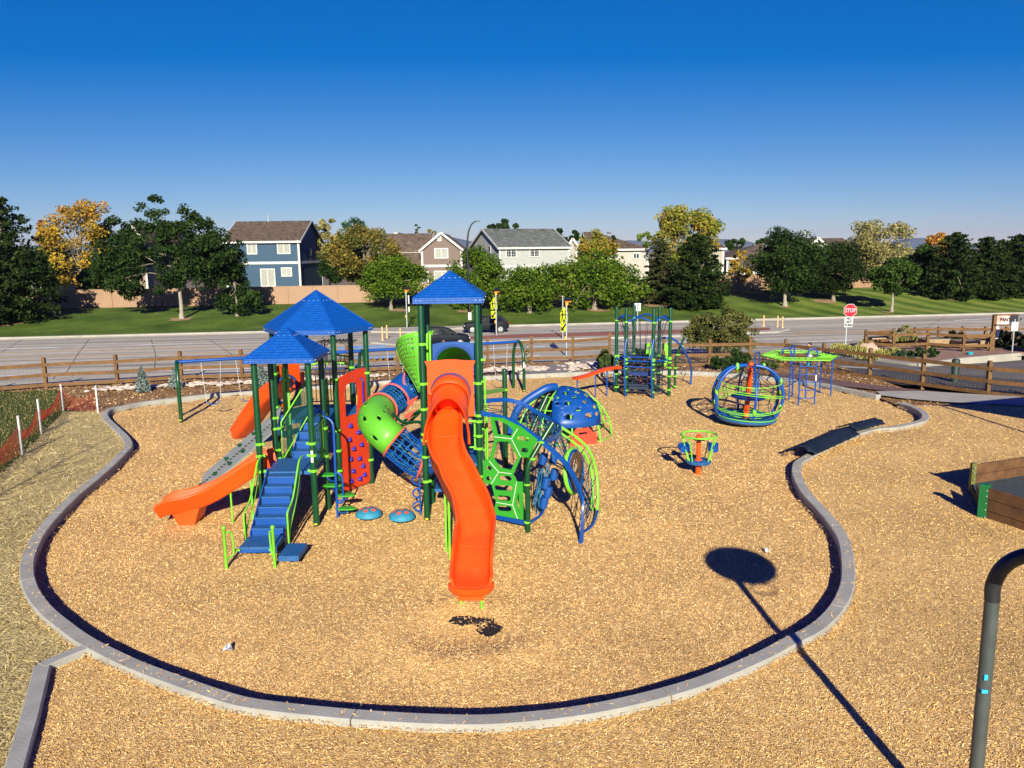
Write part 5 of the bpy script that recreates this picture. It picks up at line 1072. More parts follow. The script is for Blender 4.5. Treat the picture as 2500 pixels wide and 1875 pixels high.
# chips kicked over the edges of the mats and heaped along the foot of the kerb
a_, b_ = G(1950, 1118, .1), G(2135, 1045, .1); n_ = 1500; f_ = rng.random(n_); side_ = rng.choice([-1, 1], n_); of_ = side_*rng.uniform(.26, .5, n_)**1.0; dd_ = (b_-a_).normalized()
x_ = a_.x+(b_.x-a_.x)*f_-dd_.y*of_; y_ = a_.y+(b_.y-a_.y)*f_+dd_.x*of_; m_n = n_
V = rot_quads(np.stack([x_, y_, .1+.09*np.exp(-(of_/.3)**2)+rng.uniform(0, .05, n_)], 1), rng.uniform(.03, .09, n_), rng.uniform(.008, .02, n_), rng.uniform(0, 6, n_), rng.normal(0, .3, n_), rng.normal(0, .3, n_), rng)
tag(quads('mat_chips', V, np.array(PALM)[rng.integers(0, 7, n_)], attr_mat('loose_chips')), 'stray chips along the edges of the rubber mats', kind='stuff')
n_ = 9000; ii = rng.integers(0, len(kc2)-1, n_); P0 = np.array([(p.x, p.y) for p in kc2]); tt = rng.random((n_, 1)); PP = P0[ii]*(1-tt)+P0[ii+1]*tt; T_ = P0[ii+1]-P0[ii]; T_ /= np.linalg.norm(T_, axis=1)[:, None]+1e-9; N_ = np.stack([-T_[:, 1], T_[:, 0]], 1)
oo = np.where(rng.random(n_) < .12, rng.uniform(-.1, .1, n_), rng.choice([-1, 1], n_)*(.13+np.abs(rng.normal(0, .05, n_)))); PP = PP+N_*oo[:, None]
zz = np.where(np.abs(oo) < .11, .205, np.where(inpoly(PP[:, 0], PP[:, 1], LOOP), .03, .13)+rng.uniform(0, .04, n_))
V = rot_quads(np.stack([PP[:, 0], PP[:, 1], zz], 1), rng.uniform(.025, .075, n_), rng.uniform(.006, .016, n_), rng.uniform(0, 6, n_), rng.normal(0, .15, n_), rng.normal(0, .2, n_), rng)
tag(quads('kerb_chips', V, np.array(PALM)[rng.integers(0, 7, n_)], attr_mat('loose_chips')), 'stray wood chips on and along the playground kerb', kind='stuff')
# ================================================================== FENCES, SIGNS, CARS, PEOPLE
ORG = Vector((0, 0, 0))
def rail_fence(lab, pts, hgt=1.42, rails=(.22, .66, 1.12), mesh_=True, grp='wooden rail fences', every=None, name='rail_fence'):
    c = sum(pts, Vector())/len(pts); t = thing(name, lab, 'fence', (c.x, c.y, 0), grp)
    for p in pts:
        z = hh(p.x, p.y); MB().box((p.x, p.y, z+hgt/2-.05), (.14, .14, hgt+.1), random.uniform(-.1, .1)).add([(p.x-.07, p.y-.07, z+hgt), (p.x+.07, p.y-.07, z+hgt), (p.x+.07, p.y+.07, z+hgt), (p.x-.07, p.y+.07, z+hgt), (p.x, p.y, z+hgt+.03)], [(0, 1, 4), (1, 2, 4), (2, 3, 4), (3, 0, 4)]).build('fence_post', WOOD, t)
    for a, b in zip(pts[:-1], pts[1:]):
        d = (b-a).normalized(); nn = Vector((d.y, -d.x, 0))*.075
        if nn.y > 0: nn = -nn
        for r_ in rails: MB().beam(a+nn*1.3+Vector((0, 0, hh(a.x, a.y)+r_+random.uniform(-.01, .01))), b+nn*1.3+Vector((0, 0, hh(b.x, b.y)+r_+random.uniform(-.01, .01))), .05, .15).build('rail', WOOD, t)
        if mesh_:
            m = MB(); n = int((b-a).length/.16)
            for i in range(n): p = a.lerp(b, i/n)-nn*.4; m.box((p.x, p.y, hh(p.x, p.y)+.6), (.004, .004, 1.1))
            for k in range(8): z = .1+.14*k; m.beam(a-nn*.4+Vector((0, 0, hh(a.x, a.y)+z)), b-nn*.4+Vector((0, 0, hh(b.x, b.y)+z)), .004, .004)
            m.build('wire_mesh', M('fence_wire', (.2, .2, .2), .5, metal=.7), t)
    return t
rail_fence('brown three-rail fence running along the road behind the swings', [Vector((p.x, p.y, 0)) for p in [G(-260, 985), G(-70, 966), G(114, 951), G(288, 942), G(444, 931), G(592, 927), G(722, 920), G(850, 914), G(972, 908), G(1085, 899), G(1191, 891), G(1298, 885), G(1398, 883), G(1488, 876)]])
rail_fence('brown three-rail fence beside the round shrub and the overhead ladder, bending towards the driveway', [Vector((p.x, p.y, 0)) for p in [G(1620, 897), G(1731, 896), G(1830, 893), G(1916, 897), G(2009, 910), G(2122, 926), G(2251, 945), G(2410, 968), G(2610, 990), G(2860, 1015)]], rails=(.15, .62, 1.12), hgt=1.4)
rail_fence('low brown two-rail fence on the near side of the garden beds', [Vector((p.x, p.y, 0)) for p in [G(2112, 855), G(2180, 860), G(2263, 857), G(2350, 863), G(2417, 861)]], hgt=1.15, rails=(.42, .98), mesh_=False, grp=None)
rail_fence('brown rail fence behind the garden beds along the road', [Vector((p.x, p.y, 0)) for p in [G(2112, 855), G(2232, 842), G(2290, 839), G(2348, 836), G(2404, 832), G(2455, 829), G(2530, 826)]], hgt=1.15, rails=(.5, 1.0), mesh_=False, grp=None)
# wires closing the gap beside the bushes
m = MB(); a, b = G(1488, 876), G(1640, 897)
gt = thing('wire_gap_fence', 'three thin wires between the rail fence end and the bushes', 'wire fence', ((a.x+b.x)/2, (a.y+b.y)/2, 0))
for z in (.5, .8, 1.1): m.tube([a+Vector((0, 0, z)), a.lerp(b, .4)+Vector((0, 0, z-.12))], .012, 5)
m.build('wire', BLACK, gt)
# tan vinyl privacy fence across the road: panels between posts
VIN = rowmat('tan_vinyl', (.36, .22, .135), 50, .19, .0, .6, .06, 1, .0); VINP = M('tan_vinyl_post', (.28, .165, .098), .55, .06, 1)
def vinyl(lab, A_, B_, h=1.85):
    n = max(1, round((B_-A_).length/2.44)); c = (A_+B_)/2; t = thing('privacy_fence', lab, 'fence', (c.x, c.y, hh(c.x, c.y)), 'tan privacy fences'); t0 = Vector(t.location)
    for i in range(n+1):
        p = A_.lerp(B_, i/n); MB().box((p.x, p.y-.03, hh(p.x, p.y)+h/2), (.13, .13, h+.1)).build('fence_post', VINP, t)
        if i < n:
            q = A_.lerp(B_, (i+1)/n); z = min(hh(p.x, p.y), hh(q.x, q.y)); m = MB(); d = (q-p).normalized(); K = 13
            for k in range(K): a_, b_ = p.lerp(q, (k+.04)/K), p.lerp(q, (k+.96)/K); m.beam(a_+Vector((0, 0, z+h/2)), b_+Vector((0, 0, z+h/2)), .03, h)
            m.beam(p+Vector((0, 0, z+h)), q+Vector((0, 0, z+h)), .07, .09); m.beam(p+Vector((0, .02, z+h/2)), q+Vector((0, .02, z+h/2)), .015, h-.02)
            m.build('fence_panel', VINP, t)
fp_ = lambda x, q: Vector((x, q+.137*x, 0))
def fpx(px, q):  # point on the fence line seen at this image column
    k = (px-1250)/FPX; x = k*q/(1-.137*k); x *= 1.02; return fp_(x, q)
vinyl('tan vinyl privacy fence behind the dark trees at the left', fpx(-140, 88.6), fpx(600, 88.6)); vinyl('tan vinyl privacy fence below the blue house', fpx(600, 88.6), fpx(1010, 88.6))
vinyl('tan vinyl privacy fence behind the bright green maples', fpx(1010, 88.6), fpx(1560, 88.6)); vinyl('tan vinyl privacy fence between the pines and the dark round maple', fpx(1560, 88.6), fpx(2000, 88.6)); vinyl('tan vinyl privacy fence behind the small maple with a pale trunk', fpx(2000, 88.6), fpx(2320, 88.6)); vinyl('tan vinyl privacy fence behind the right-hand pines', fpx(2320, 88.6), fpx(2700, 88.6))
# ------------------------------------------------------------------ orange net fence with white stakes
NET = M('orange_netting', (.3, .03, .01), .6)
of = [G(*p, .12) for p in ((-190, 1330), (55, 1112), (101, 1058), (155, 1003), (240, 1008))]; oz = [1.0, 1.0, .95, .85, .85]
ofn = thing('net_fence', 'sagging orange plastic net fence at the left lawn edge', 'fence', tuple(of[2]))
random.seed(21)
for (a, b) in zip(of[:-1], of[1:]):
    m = MB(); L = (b-a).length; nu = int(L/.11); nv = 10
    def npt(u, v): 
        p = a.lerp(b, u); sag = .35*math.sin(math.pi*u); return p+Vector((-.5*math.sin(math.pi*u)*(1-v)*.8-.05, .25*math.sin(math.pi*u)*(1-v), .05+v*(.8-sag)))
    for j in range(nv+1): m.tube([npt(i/12, j/nv) for i in range(13)], .006, 4)
    for i in range(nu+1): m.tube([npt(i/nu, j/4) for j in range(5)], .005, 4)
    m.build('net', NET, ofn)
for p, (x, yt), lab in ((of[1], (50, 1023), 'white stake of the orange net fence nearest the camera'), (of[2], (99, 982), 'white stake, second from the camera, in the orange net fence'), (of[3], (156, 944), 'white stake standing in the grass near the rail fence'), (of[4], (240, 948), 'white stake beside the kerb at the end of the net fence')):
    m = MB().box((p.x, p.y, Q(x, yt, p.y).z/2+.05), (.05, .05, Q(x, yt, p.y).z+.1)); tag(m.build('fence_stake', WHITE), lab, 'stake', 'white net fence stakes')
# ------------------------------------------------------------------ traffic signs
SRED = M('sign_red', (.4, .004, .02), .4, .05); SWH = M('sign_white', (.42, .45, .47), .4, .05); SYG = M('sign_yellow_green', (.5, .56, .01), .4, .05); SBK = M('sign_black', (.01, .01, .012), .5); SORA = M('signal_orange', (.85, .3, .02), .45)
def put(me, name, mtx, mat, parent): 
    me.transform(Matrix.Translation(-ORG) @ mtx); return link(name, me, mat, parent)
b = G(2064, 851, .05); hd_ = Q(2076, 758, b.y); 
ss = thing('stop_sign', 'red octagonal stop sign over a white no left turn plate', 'traffic sign', (b.x, b.y, 0))
MB().box((b.x, b.y+.03, (hd_.z+.3)/2), (.06, .04, hd_.z+.3)).build('sign_post', GALV, ss)
F_ = lambda p: frame(p, (1, 0, 0), (0, 0, 1)); OB = lambda p, n=0.0: frame(Vector(p)+Vector((.6, -.8, 0))*n, (.8, .6, 0), (0, 0, 1)); s_ = .405
for r_, dz, mt, nm in ((s_, 0, SWH, 'border'), (s_*.93, -.006, SRED, 'face')):
    plate(nm, [circ(0, 0, r_, 8, 1, math.pi/8)], .006, F_(hd_+Vector((0, dz-.004, 0))), mt, ss)
put(text_mesh('STOP', .33, .002, sx=.78, bold=.006), 'lettering', F_(hd_+Vector((0, -.02, 0))), SWH, ss)
pl2 = Q(2072, 786, b.y); plate('plate', [[(-.25, -.3), (.25, -.3), (.25, .3), (-.25, .3)]], .006, F_(pl2), SWH, ss)
for k, w_ in enumerate(('NO', 'LEFT', 'TURN')): put(text_mesh(w_, .175, .002, bold=.006), 'lettering', F_(pl2+Vector((0, -.012, .19-.19*k))), SBK, ss)
def rrfb(lab, px, py, ytop, yhead, ysub, dirn):
    p = Gh(px, py); t = thing('crossing_beacon', lab, 'traffic sign', (p.x, p.y, p.z), 'solar crossing signs'); top = Q(px, ytop, p.y).z
    MB().tube([(p.x, p.y, p.z-.1), (p.x-.0, p.y, top)], .055, 10).build('pole', GALV, t, smooth=50); MB().box((p.x, p.y, p.z+.02), (.5, .5, .06)).build('base', WALK, t)
    bx = MB().box((p.x+.1, p.y, top+.12), (.42, .36, .07), 0, RAD(35)); bx.box((p.x+.02, p.y, top-.05), (.16, .16, .3)); bx.build('battery_box', SORA, t)
    MB().box((p.x+.1, p.y-.04, top+.18), (.44, .38, .02), 0, RAD(35)).build('solar_panel', SBK, t)
    if dirn:
        c = Q(px-6 if dirn > 0 else px, yhead, p.y-.09); plate('school_sign', [[(-.3, -.42), (.3, -.42), (.3, .12), (0, .52), (-.3, .12)]], .01, OB(c), SYG, t)
        f = MB()
        for sx, hs_ in ((-.14, .9), (.13, 1.0)):
            fc_ = OB(c+Vector((sx*.8, sx*.6, -.05)), .012); f.add([fc_ @ Vector((.075*hs_*math.cos(k*.7), .28*hs_+.075*hs_*math.sin(k*.7), 0)) for k in range(9)], [tuple(range(9))])
            for q in ([(-.07, .18), (.07, .18), (.05, -.1), (-.05, -.1)], [(-.05, -.1), (.0, -.1), (-.08, -.4), (-.13, -.38)], [(0, -.1), (.05, -.1), (.12, -.38), (.07, -.4)], [(-.07, .18), (-.03, .14), (-.14, -.02), (-.17, .02)], [(.07, .18), (.03, .14), (.14, -.02), (.17, .02)]): f.add([fc_ @ Vector((x*hs_, y*hs_, 0)) for x, y in q], [(0, 1, 2, 3)])
        f.build('walking_figures', SBK, t)
        c2 = Q(px-6 if dirn > 0 else px, ysub, p.y-.09); plate('arrow_plate', [[(-.27, -.28), (.27, -.28), (.27, .28), (-.27, .28)]], .01, OB(c2), SYG, t)
        sg = -1 if dirn > 0 else 1; plate('arrow', [[(-.24*-sg, -.22), (.02*-sg, -.22), (-.06*-sg, -.12), (.2*-sg, .16), (.12*-sg, .24), (-.14*-sg, -.04), (-.24*-sg, .04)]], .004, OB(c2, .012), SBK, t)
        MB().box(((c+c2)/2).to_tuple(), (.06, .5, .14)).build('light_bar', SBK, t)
    else:
        MB().box((p.x+.2, p.y+.1, Q(px, yhead, p.y).z), (.1, .02, .95)).build('school_sign', GALV, t); MB().box((p.x+.2, p.y+.1, Q(px, ysub, p.y).z), (.1, .02, .7)).build('arrow_plate', GALV, t)
    MB().box((p.x-.07, p.y-.07, p.z+1.15), (.09, .08, .2)).build('push_button', SORA, t)
rrfb('solar crossing sign on the median in front of the grey car', 1212, 822, 713, 742, 768, 1); rrfb('solar crossing sign on the near side of the road with two walking figures', 1383, 869, 737, 769, 798, 1); rrfb('solar crossing sign seen edge-on across the road below the maples', 994, 803, 709, 735, 752, 0)
p = Gh(1374, 830); tag(MB().tube([(p.x, p.y, p.z-.1), (p.x, p.y, Q(1375, 722, p.y).z)], .05, 8).build('sign_pole', GALV, smooth=50), 'bare grey pole behind the near crossing sign', 'pole')
p = Gh(1556, 812); t = thing('road_sign', 'grey back of a road sign behind the six-post climbing frame', 'traffic sign', (p.x, p.y, p.z)); MB().tube([(p.x, p.y, p.z-.1), (p.x, p.y, Q(1556, 742, p.y).z)], .045, 8).build('pole', GALV, t, smooth=50); MB().box((p.x, p.y+.06, Q(1556, 750, p.y).z), (.5, .02, .62)).build('plate', GALV, t)
# street lamp
p = Gh(1148, 782); t = thing('street_lamp', 'tall black curved street lamp behind the single-roof tower', 'street lamp', (p.x, p.y, p.z)); LB = M('black_lamp_paint', (.012, .013, .016), .4)
MB().tube(smooth([(p.x, p.y, p.z-.1), Q(1141, 620, p.y), Q(1141, 590, p.y), Q(1145, 562, p.y), Q(1153, 546, p.y), Q(1163, 540, p.y)], 5), .1, 10, r2=.05).build('mast', LB, t, smooth=50); MB().box(Q(1166, 540, p.y), (.5, .22, .08)).build('lamp_head', LB, t); MB().box(Q(1147, 772, p.y-.15), (.3, .04, .7)).build('small_plate', GALV, t)
# yellow delineator posts
DEL = M('faded_yellow', (.55, .38, .16), .5)
for px, yb, yt, lab in ((934, 834, 798, 'faded yellow delineator post, left of the three at the left median end'), (945, 829, 794, 'faded yellow delineator post, middle of the three at the left median end'), (978, 835, 802, 'faded yellow delineator post, right of the three at the left median end'), (1864, 800, 770, 'faded yellow delineator post, left of the three at the right median end'), (1898, 801, 773, 'faded yellow delineator post, middle of the three at the right median end'), (1910, 803, 774, 'faded yellow delineator post, right of the three at the right median end')):
    p = Gh(px, yb); p.z = -.5; H_ = max(.9, Q(px, yt, p.y).z-p.z); t = thing('delineator_post', lab, 'delineator', tuple(p), 'median delineator posts')
    MB().lathe([(.02, 0), (.13, 0), (.13, .05), (.06, .06), (.055, H_), (.02, H_+.02)], p, 10).build('post', DEL, t, smooth=40); MB().lathe([(.058, H_*.75), (.062, H_*.75), (.062, H_*.83), (.058, H_*.83)], p, 10).build('band', SORA, t)
# ------------------------------------------------------------------ cars
def car(lab, c, rz, s, col, rails=True):
    t = thing('suv', lab, 'car', tuple(c), 'cars on the road', rz=rz if rz else 1e-6); t.scale = (s, s, s)
    PAINT = M('paint_'+col[0], col[1], .55, .05, 1, spec=.1); GL = M('car_glass', (.006, .008, .01), .12, .05, spec=.4); TY = M('tyre_rubber', (.015, .015, .016), .85); RIM = M('alloy_rim', (.55, .56, .58), .3, metal=.9); LENS = M('lamp_lens', (.75, .78, .8), .1); RED = M('tail_lens', (.45, .01, .01), .2)
    # side profile stations: x, half width bottom, belt height, bottom height
    b = MB(); secs = []
    for (x, zb, zt, hw) in ((-2.28, .45, .74, .7), (-2.2, .34, .86, .84), (-1.9, .3, .97, .9), (-1.2, .3, 1.04, .92), (-.6, .28, 1.07, .92), (.5, .28, 1.09, .92), (1.5, .3, 1.12, .92), (2.1, .34, 1.12, .88), (2.26, .42, 1.05, .8), (2.32, .5, .9, .72)):
        secs.append([(x, -hw*.93, zb), (x, -hw, zb+.12), (x, -hw, zt-.16), (x, -hw*.93, zt), (x, hw*.93, zt), (x, hw, zt-.16), (x, hw, zb+.12), (x, hw*.93, zb)])
    k = 8; vs = [p for q in secs for p in q]; fs = [(i*k+j, i*k+(j+1) % k, (i+1)*k+(j+1) % k, (i+1)*k+j) for i in range(len(secs)-1) for j in range(k)] + [tuple(range(k-1, -1, -1)), tuple((len(secs)-1)*k+j for j in range(k))]
    body = b.add(vs, fs).build('body', PAINT, t, smooth=40, local=True)
    cab = [(-1.25, 1.04, .84, 0), (-.55, 1.5, .7, 1), (-.1, 1.63, .68, 1), (1.0, 1.66, .68, 1), (1.75, 1.58, .67, 1), (2.15, 1.12, .8, 0)]
    vs = []; 
    for (x, z, hw, _) in cab: vs += [(x, -hw, z), (x, hw, z)]
    n = len(cab); low = [(-1.25, -.86, 1.03), (-1.25, .86, 1.03), (2.15, .82, 1.1), (2.15, -.82, 1.1)]
    f = [(2*i, 2*i+1, 2*i+3, 2*i+2) for i in range(n-1)]; f += [tuple(2*i for i in range(n)), tuple(2*i+1 for i in range(n-1, -1, -1))]
    MB().add(vs, f).build('cabin', PAINT, t, smooth=25, local=True)
    for sy in (-1, 1):
        for q in ([(-.98, 1.08, .845), (-.48, 1.48, .72), (-.12, 1.55, .7), (.22, 1.56, .7), (.22, 1.1, .86)], [(.3, 1.1, .86), (.3, 1.56, .7), (1.02, 1.57, .7), (1.02, 1.12, .86)], [(1.1, 1.13, .85), (1.1, 1.57, .7), (1.6, 1.52, .69), (1.88, 1.2, .79)]):
            MB().add([(x, sy*(h_*.5+.86*.5*0+ (.855-(z-1.08)*.33)*.5+.012), z) for x, z, h_ in q], [tuple(range(len(q)))]).build('window', GL, t, local=True)
    MB().add([(-1.2, -.74, 1.1), (-1.2, .74, 1.1), (-.62, .62, 1.485), (-.62, -.62, 1.485)], [(0, 1, 2, 3)]).build('windscreen', GL, t, local=True).location.x = -.012
    MB().add([(2.13, -.68, 1.2), (2.13, .68, 1.2), (1.84, .58, 1.52), (1.84, -.58, 1.52)], [(0, 3, 2, 1)]).build('rear_window', GL, t, local=True).location.x = .02
    for x in (-1.42, 1.4):
        for sy in (-1, 1):
            w = MB().lathe([(.2, -.1), (.34, -.11), (.36, -.06), (.36, .06), (.34, .11), (.2, .1)], (x, sy*.86, .36), 20, Matrix.Rotation(RAD(90), 3, 'X')).build('wheel', TY, t, smooth=40, local=True)
            r_ = MB().lathe([(.02, -.02), (.24, -.02), (.25, .02), (.02, .02)], (x, sy*.965, .36), 14, Matrix.Rotation(RAD(90), 3, 'X'))
            for k_ in range(5): a_ = k_*1.2566; r_.beam((x, sy*.985, .36), (x+.23*math.cos(a_), sy*.985, .36+.23*math.sin(a_)), .05, .03, (0, 1, 0))
            r_.build('rim', RIM, w, local=True)
            MB().ring((x, sy*.905, .4), .41, .035, (0, 1, 0), 16, 5, 0, 180 if sy < 0 else 180).build('wheel_arch', SBK, t, local=True)
    for sy in (-.62, .62): MB().box((-2.2, sy, .76), (.12, .36, .12)).build('headlight', LENS, t, local=True); MB().box((2.24, sy*1.1, .95), (.14, .2, .2)).build('tail_light', RED, t, local=True)
    MB().box((-2.27, 0, .62), (.06, .9, .2)).build('grille', SBK, t, local=True); MB().box((-2.3, 0, .46), (.03, .5, .1)).build('number_plate', WHITE, t, local=True)
    for sy in (-.98, .98): MB().ball((-.75, sy, 1.13), .1, 8, 6, 1, .8, .7).build('mirror', PAINT, t, local=True)
    for sy in (-.94, .94): MB().box((.1, sy*.985, .9), (.16, .012, .03)).box((.95, sy*.985, .92), (.16, .012, .03)).build('door_handle', SBK, t, local=True)
    if rails:
        for sy in (-.56, .56): MB().tube(smooth([(-.1, sy, 1.64), (0, sy, 1.7), (.8, sy, 1.73), (1.5, sy, 1.69), (1.6, sy, 1.62)], 3), .02, 6).build('roof_rail', SBK, t, local=True)
    return t
p = Gh(1185, 813); car('dark grey estate car heading left on the far lane', (p.x, p.y+.7, -.6), RAD(7.8), .8, ('dark_grey', (.01, .012, .017)))
p = Gh(1060, 846); car('dark navy estate car with roof rails behind the centre tower', (p.x+.6, p.y, -.6), RAD(187.8), .82, ('dark_navy', (.004, .007, .015)))
# ------------------------------------------------------------------ walking child behind the overhead ladder
def person():
    base = G(1977, 903, .02); H_ = 1.32; t = thing('person', 'child in a white top and teal trousers walking left behind the overhead ladder', 'person', tuple(base))
    me = bpy.data.meshes.new('body'); J = dict(pel=(0, 0, .52), wai=(0, 0, .62), che=(-.03, 0, .84), nec=(-.05, 0, .99), hd0=(-.07, 0, 1.05), hd1=(-.09, 0, 1.22), shl=(-.03, .14, .93), shr=(-.03, -.14, .93), ell=(.08, .18, .74), elr=(-.1, -.18, .74), hal=(.02, .18, .58), har=(-.24, -.17, .62), hil=(0, .07, .5), hir=(0, -.07, .5), knl=(.02, .08, .29), knr=(-.1, -.08, .29), anl=(.16, .08, .08), anr=(-.14, -.08, .05), tol=(.07, .08, .03), tor=(-.25, -.08, .03))
    R_ = dict(pel=.1, wai=.095, che=.11, nec=.045, hd0=.06, hd1=.09, shl=.055, shr=.055, ell=.036, elr=.036, hal=.028, har=.028, hil=.075, hir=.075, knl=.052, knr=.052, anl=.036, anr=.036, tol=.03, tor=.03)
    E_ = [('pel', 'wai'), ('wai', 'che'), ('che', 'nec'), ('nec', 'hd0'), ('hd0', 'hd1'), ('che', 'shl'), ('che', 'shr'), ('shl', 'ell'), ('shr', 'elr'), ('ell', 'hal'), ('elr', 'har'), ('pel', 'hil'), ('pel', 'hir'), ('hil', 'knl'), ('hir', 'knr'), ('knl', 'anl'), ('knr', 'anr'), ('anl', 'tol'), ('anr', 'tor')]
    K = list(J); me.from_pydata([J[k] for k in K], [(K.index(a), K.index(b)) for a, b in E_], []); o = bpy.data.objects.new('body', me); COL.objects.link(o); o.parent = t
    md_ = o.modifiers.new('skin', 'SKIN'); o.modifiers.new('sub', 'SUBSURF').render_levels = 2
    for i, k in enumerate(K): me.skin_vertices[0].data[i].radius = (R_[k], R_[k])
    me.skin_vertices[0].data[0].use_root = True
    dg = bpy.context.evaluated_depsgraph_get(); m2 = bpy.data.meshes.new_from_object(o.evaluated_get(dg)); o.modifiers.clear(); o.data = m2
    SK = M('skin', (.5, .26, .17), .55); WS = M('white_shirt', (.75, .76, .78), .8); TT = M('teal_trousers', (.02, .24, .26), .8); SHO = M('white_shoe', (.7, .7, .68), .6)
    for mm in (SK, WS, TT, SHO): m2.materials.append(mm)
    for f in m2.polygons:
        c = f.center; f.use_smooth = True
        f.material_index = 3 if c.z < .075 else (2 if c.z < .57 and abs(c.y) < .15 and c.x < .2 and not (c.z > .53 and c.x < -.15) else (1 if .57 <= c.z < .98 and not (c.z < .72 and abs(c.y) > .13) else 0))
    MB().ball((-.085, 0, 1.215), .1, 12, 8, 1.02, .95, 1.05).build('head', SK, t, smooth=60, local=True); MB().ball((-.062, 0, 1.25), .105, 12, 8, 1.0, .98, .88).build('hair', M('dark_hair', (.02, .014, .01), .6), t, smooth=60, local=True)
    MB().ball((-.187, 0, 1.2), .018, 6, 5, 1, .8, 1.2).build('nose', SK, t, smooth=60, local=True)
    for sy in (-.035, .035): MB().ball((-.178, sy, 1.225), .011, 6, 4).build('eye', SBK, t, local=True); MB().ball((-.075, sy*2.75, 1.2), .02, 6, 5, .8, .4, 1.3).build('ear', SK, t, smooth=60, local=True)
person()
# ------------------------------------------------------------------ garden arbor and bench-like gate behind the swings
a = Vector((Q(788, 900, 38).x, 38.0, 0)); b = Vector((Q(852, 900, 38).x, 38.2, 0)); t = thing('garden_arbor', 'black metal garden arbor behind the hexagonal roof', 'arbor', tuple((a+b)/2)); ORG = Vector(t.location); IR = M('black_iron', (.012, .011, .012), .5)
zt = Q(788, 836, 38).z
for p in (a, b):
    for dy in (0, .6): MB().box(p+Vector((0, dy, zt/2)), (.06, .06, zt)).build('arbor_post', IR, t)
    m = MB()
    for k in range(6): m.beam(p+Vector((0, 0, .3+.3*k)), p+Vector((0, .6, .3+.3*k)), .02, .02)
    m.build('lattice', IR, t)
m = MB()
for dy in (0, .6): m.beam(a+Vector((-.3, dy, zt)), b+Vector((.3, dy, zt)), .05, .09); m.tube(smooth([a+Vector((0, dy, zt-.4)), a+Vector((.2, dy, zt-.12)), a+Vector((.45, dy, zt-.04))], 4), .015, 6); m.tube(smooth([b+Vector((0, dy, zt-.4)), b+Vector((-.2, dy, zt-.12)), b+Vector((-.45, dy, zt-.04))], 4), .015, 6)
for k in range(8): p = a.lerp(b, k/7); m.beam(p+Vector((0, -.2, zt+.06)), p+Vector((0, .8, zt+.06)), .03, .05)
m.build('arbor_roof', IR, t)
ga = thing('low_iron_gate', 'low black iron gate with scroll top under the arbor', 'gate', (a.x-1, 37.6, 0)); m = MB()
for k in range(16): m.box((a.x-.2+.11*k, 37.6, .5), (.02, .02, 1.0))
for z in (.15, .85, 1.0): m.beam((a.x-.25, 37.6, z), (a.x+1.5, 37.6, z), .025, .025)
m.build('gate_bars', IR, ga)
cupb = M('blue_cup_plastic', (.03, .14, .42), .5); ct = thing('cup_lettering', 'rows of blue cups pushed along the fence rails behind the swings', 'cups', (Q(890, 860, 38.2).x, 38.2, 0), None)
for k, (px, py) in enumerate([(830+9*i, 851-.12*9*i*.5) for i in range(13)]+[(872, 873), (905, 873), (920, 873), (935, 872), (950, 871), (956, 870), (870, 848)]):
    c = Q(px, py, 38.3+.0*k); MB().lathe([(.03, -.06), (.05, -.06), (.065, .06), (.05, .06)], c, 8, Matrix.Rotation(RAD(90), 3, 'X')).build('cup', cupb, ct)
# ------------------------------------------------------------------ garden: beds, name board, small sign, boulder
GW = M('bed_board', (.3, .2, .11), .75, .25, 4); GDW = M('pale_board', (.45, .36, .25), .75, .2, 4)
for (px0, px1, py, lab) in ((2128, 2235, 848, 'long wooden planter bed at the left of the fenced garden'), (2262, 2345, 852, 'wooden planter bed of leafy greens in the middle of the garden'), (2340, 2420, 856, 'wooden planter bed beside the name board post')):
    a, b = G(px0, py), G(px1, py); t = thing('planter_bed', lab, 'planter', tuple((a+b)/2), 'garden planter beds'); c = (a+b)/2; L = (b-a).length
    MB().box(c+Vector((0, .6, .38)), (L, 1.1, .28)).build('box', GW, t); MB().box(c+Vector((0, .6, .53)), (L+.1, 1.2, .03)).build('rim', GDW, t); MB().box(c+Vector((0, .6, .55)), (L-.1, 1.0, .02)).build('soil', EARTH, t)
    for x in (-.42, .42):
        for y in (.1, 1.1): MB().box(c+Vector((x*L, y, .15)), (.1, .1, .3)).build('leg', GW, t)
a = G(2421, 858); t = thing('garden_name_board', 'painted garden name board on a brown post reading PANTHER', 'sign', tuple(a)); zt = Q(2426, 768, a.y).z; bz = (Q(2426, 771, a.y).z+Q(2426, 791, a.y).z)/2; bh = Q(2426, 770, a.y).z-Q(2426, 791, a.y).z
x1 = Q(2483, 780, a.y).x
MB().box((a.x, a.y, zt/2), (.17, .17, zt)).build('post', WOOD, t); MB().box((x1, a.y+.3, zt/2), (.15, .15, zt)).build('post', WOOD, t)
def board_mat():
    m = bpy.data.materials.new('painted_board'); m.use_nodes = True; n = m.node_tree; bs_ = n.nodes['Principled BSDF']; tc = _n(n, 'ShaderNodeTexCoord'); nz = _n(n, 'ShaderNodeTexNoise', Scale=4.0, Detail=4.0); n.links.new(tc.outputs['Object'], nz.inputs['Vector'])
    cr = _n(n, 'ShaderNodeValToRGB'); cr.color_ramp.elements[0].position = .35; cr.color_ramp.elements[1].position = .62; cr.color_ramp.elements[0].color = (.62, .2, .2, 1); cr.color_ramp.elements[1].color = (.78, .68, .6, 1); n.links.new(nz.outputs['Fac'], cr.inputs[0]); n.links.new(cr.outputs[0], bs_.inputs['Base Color']); return m
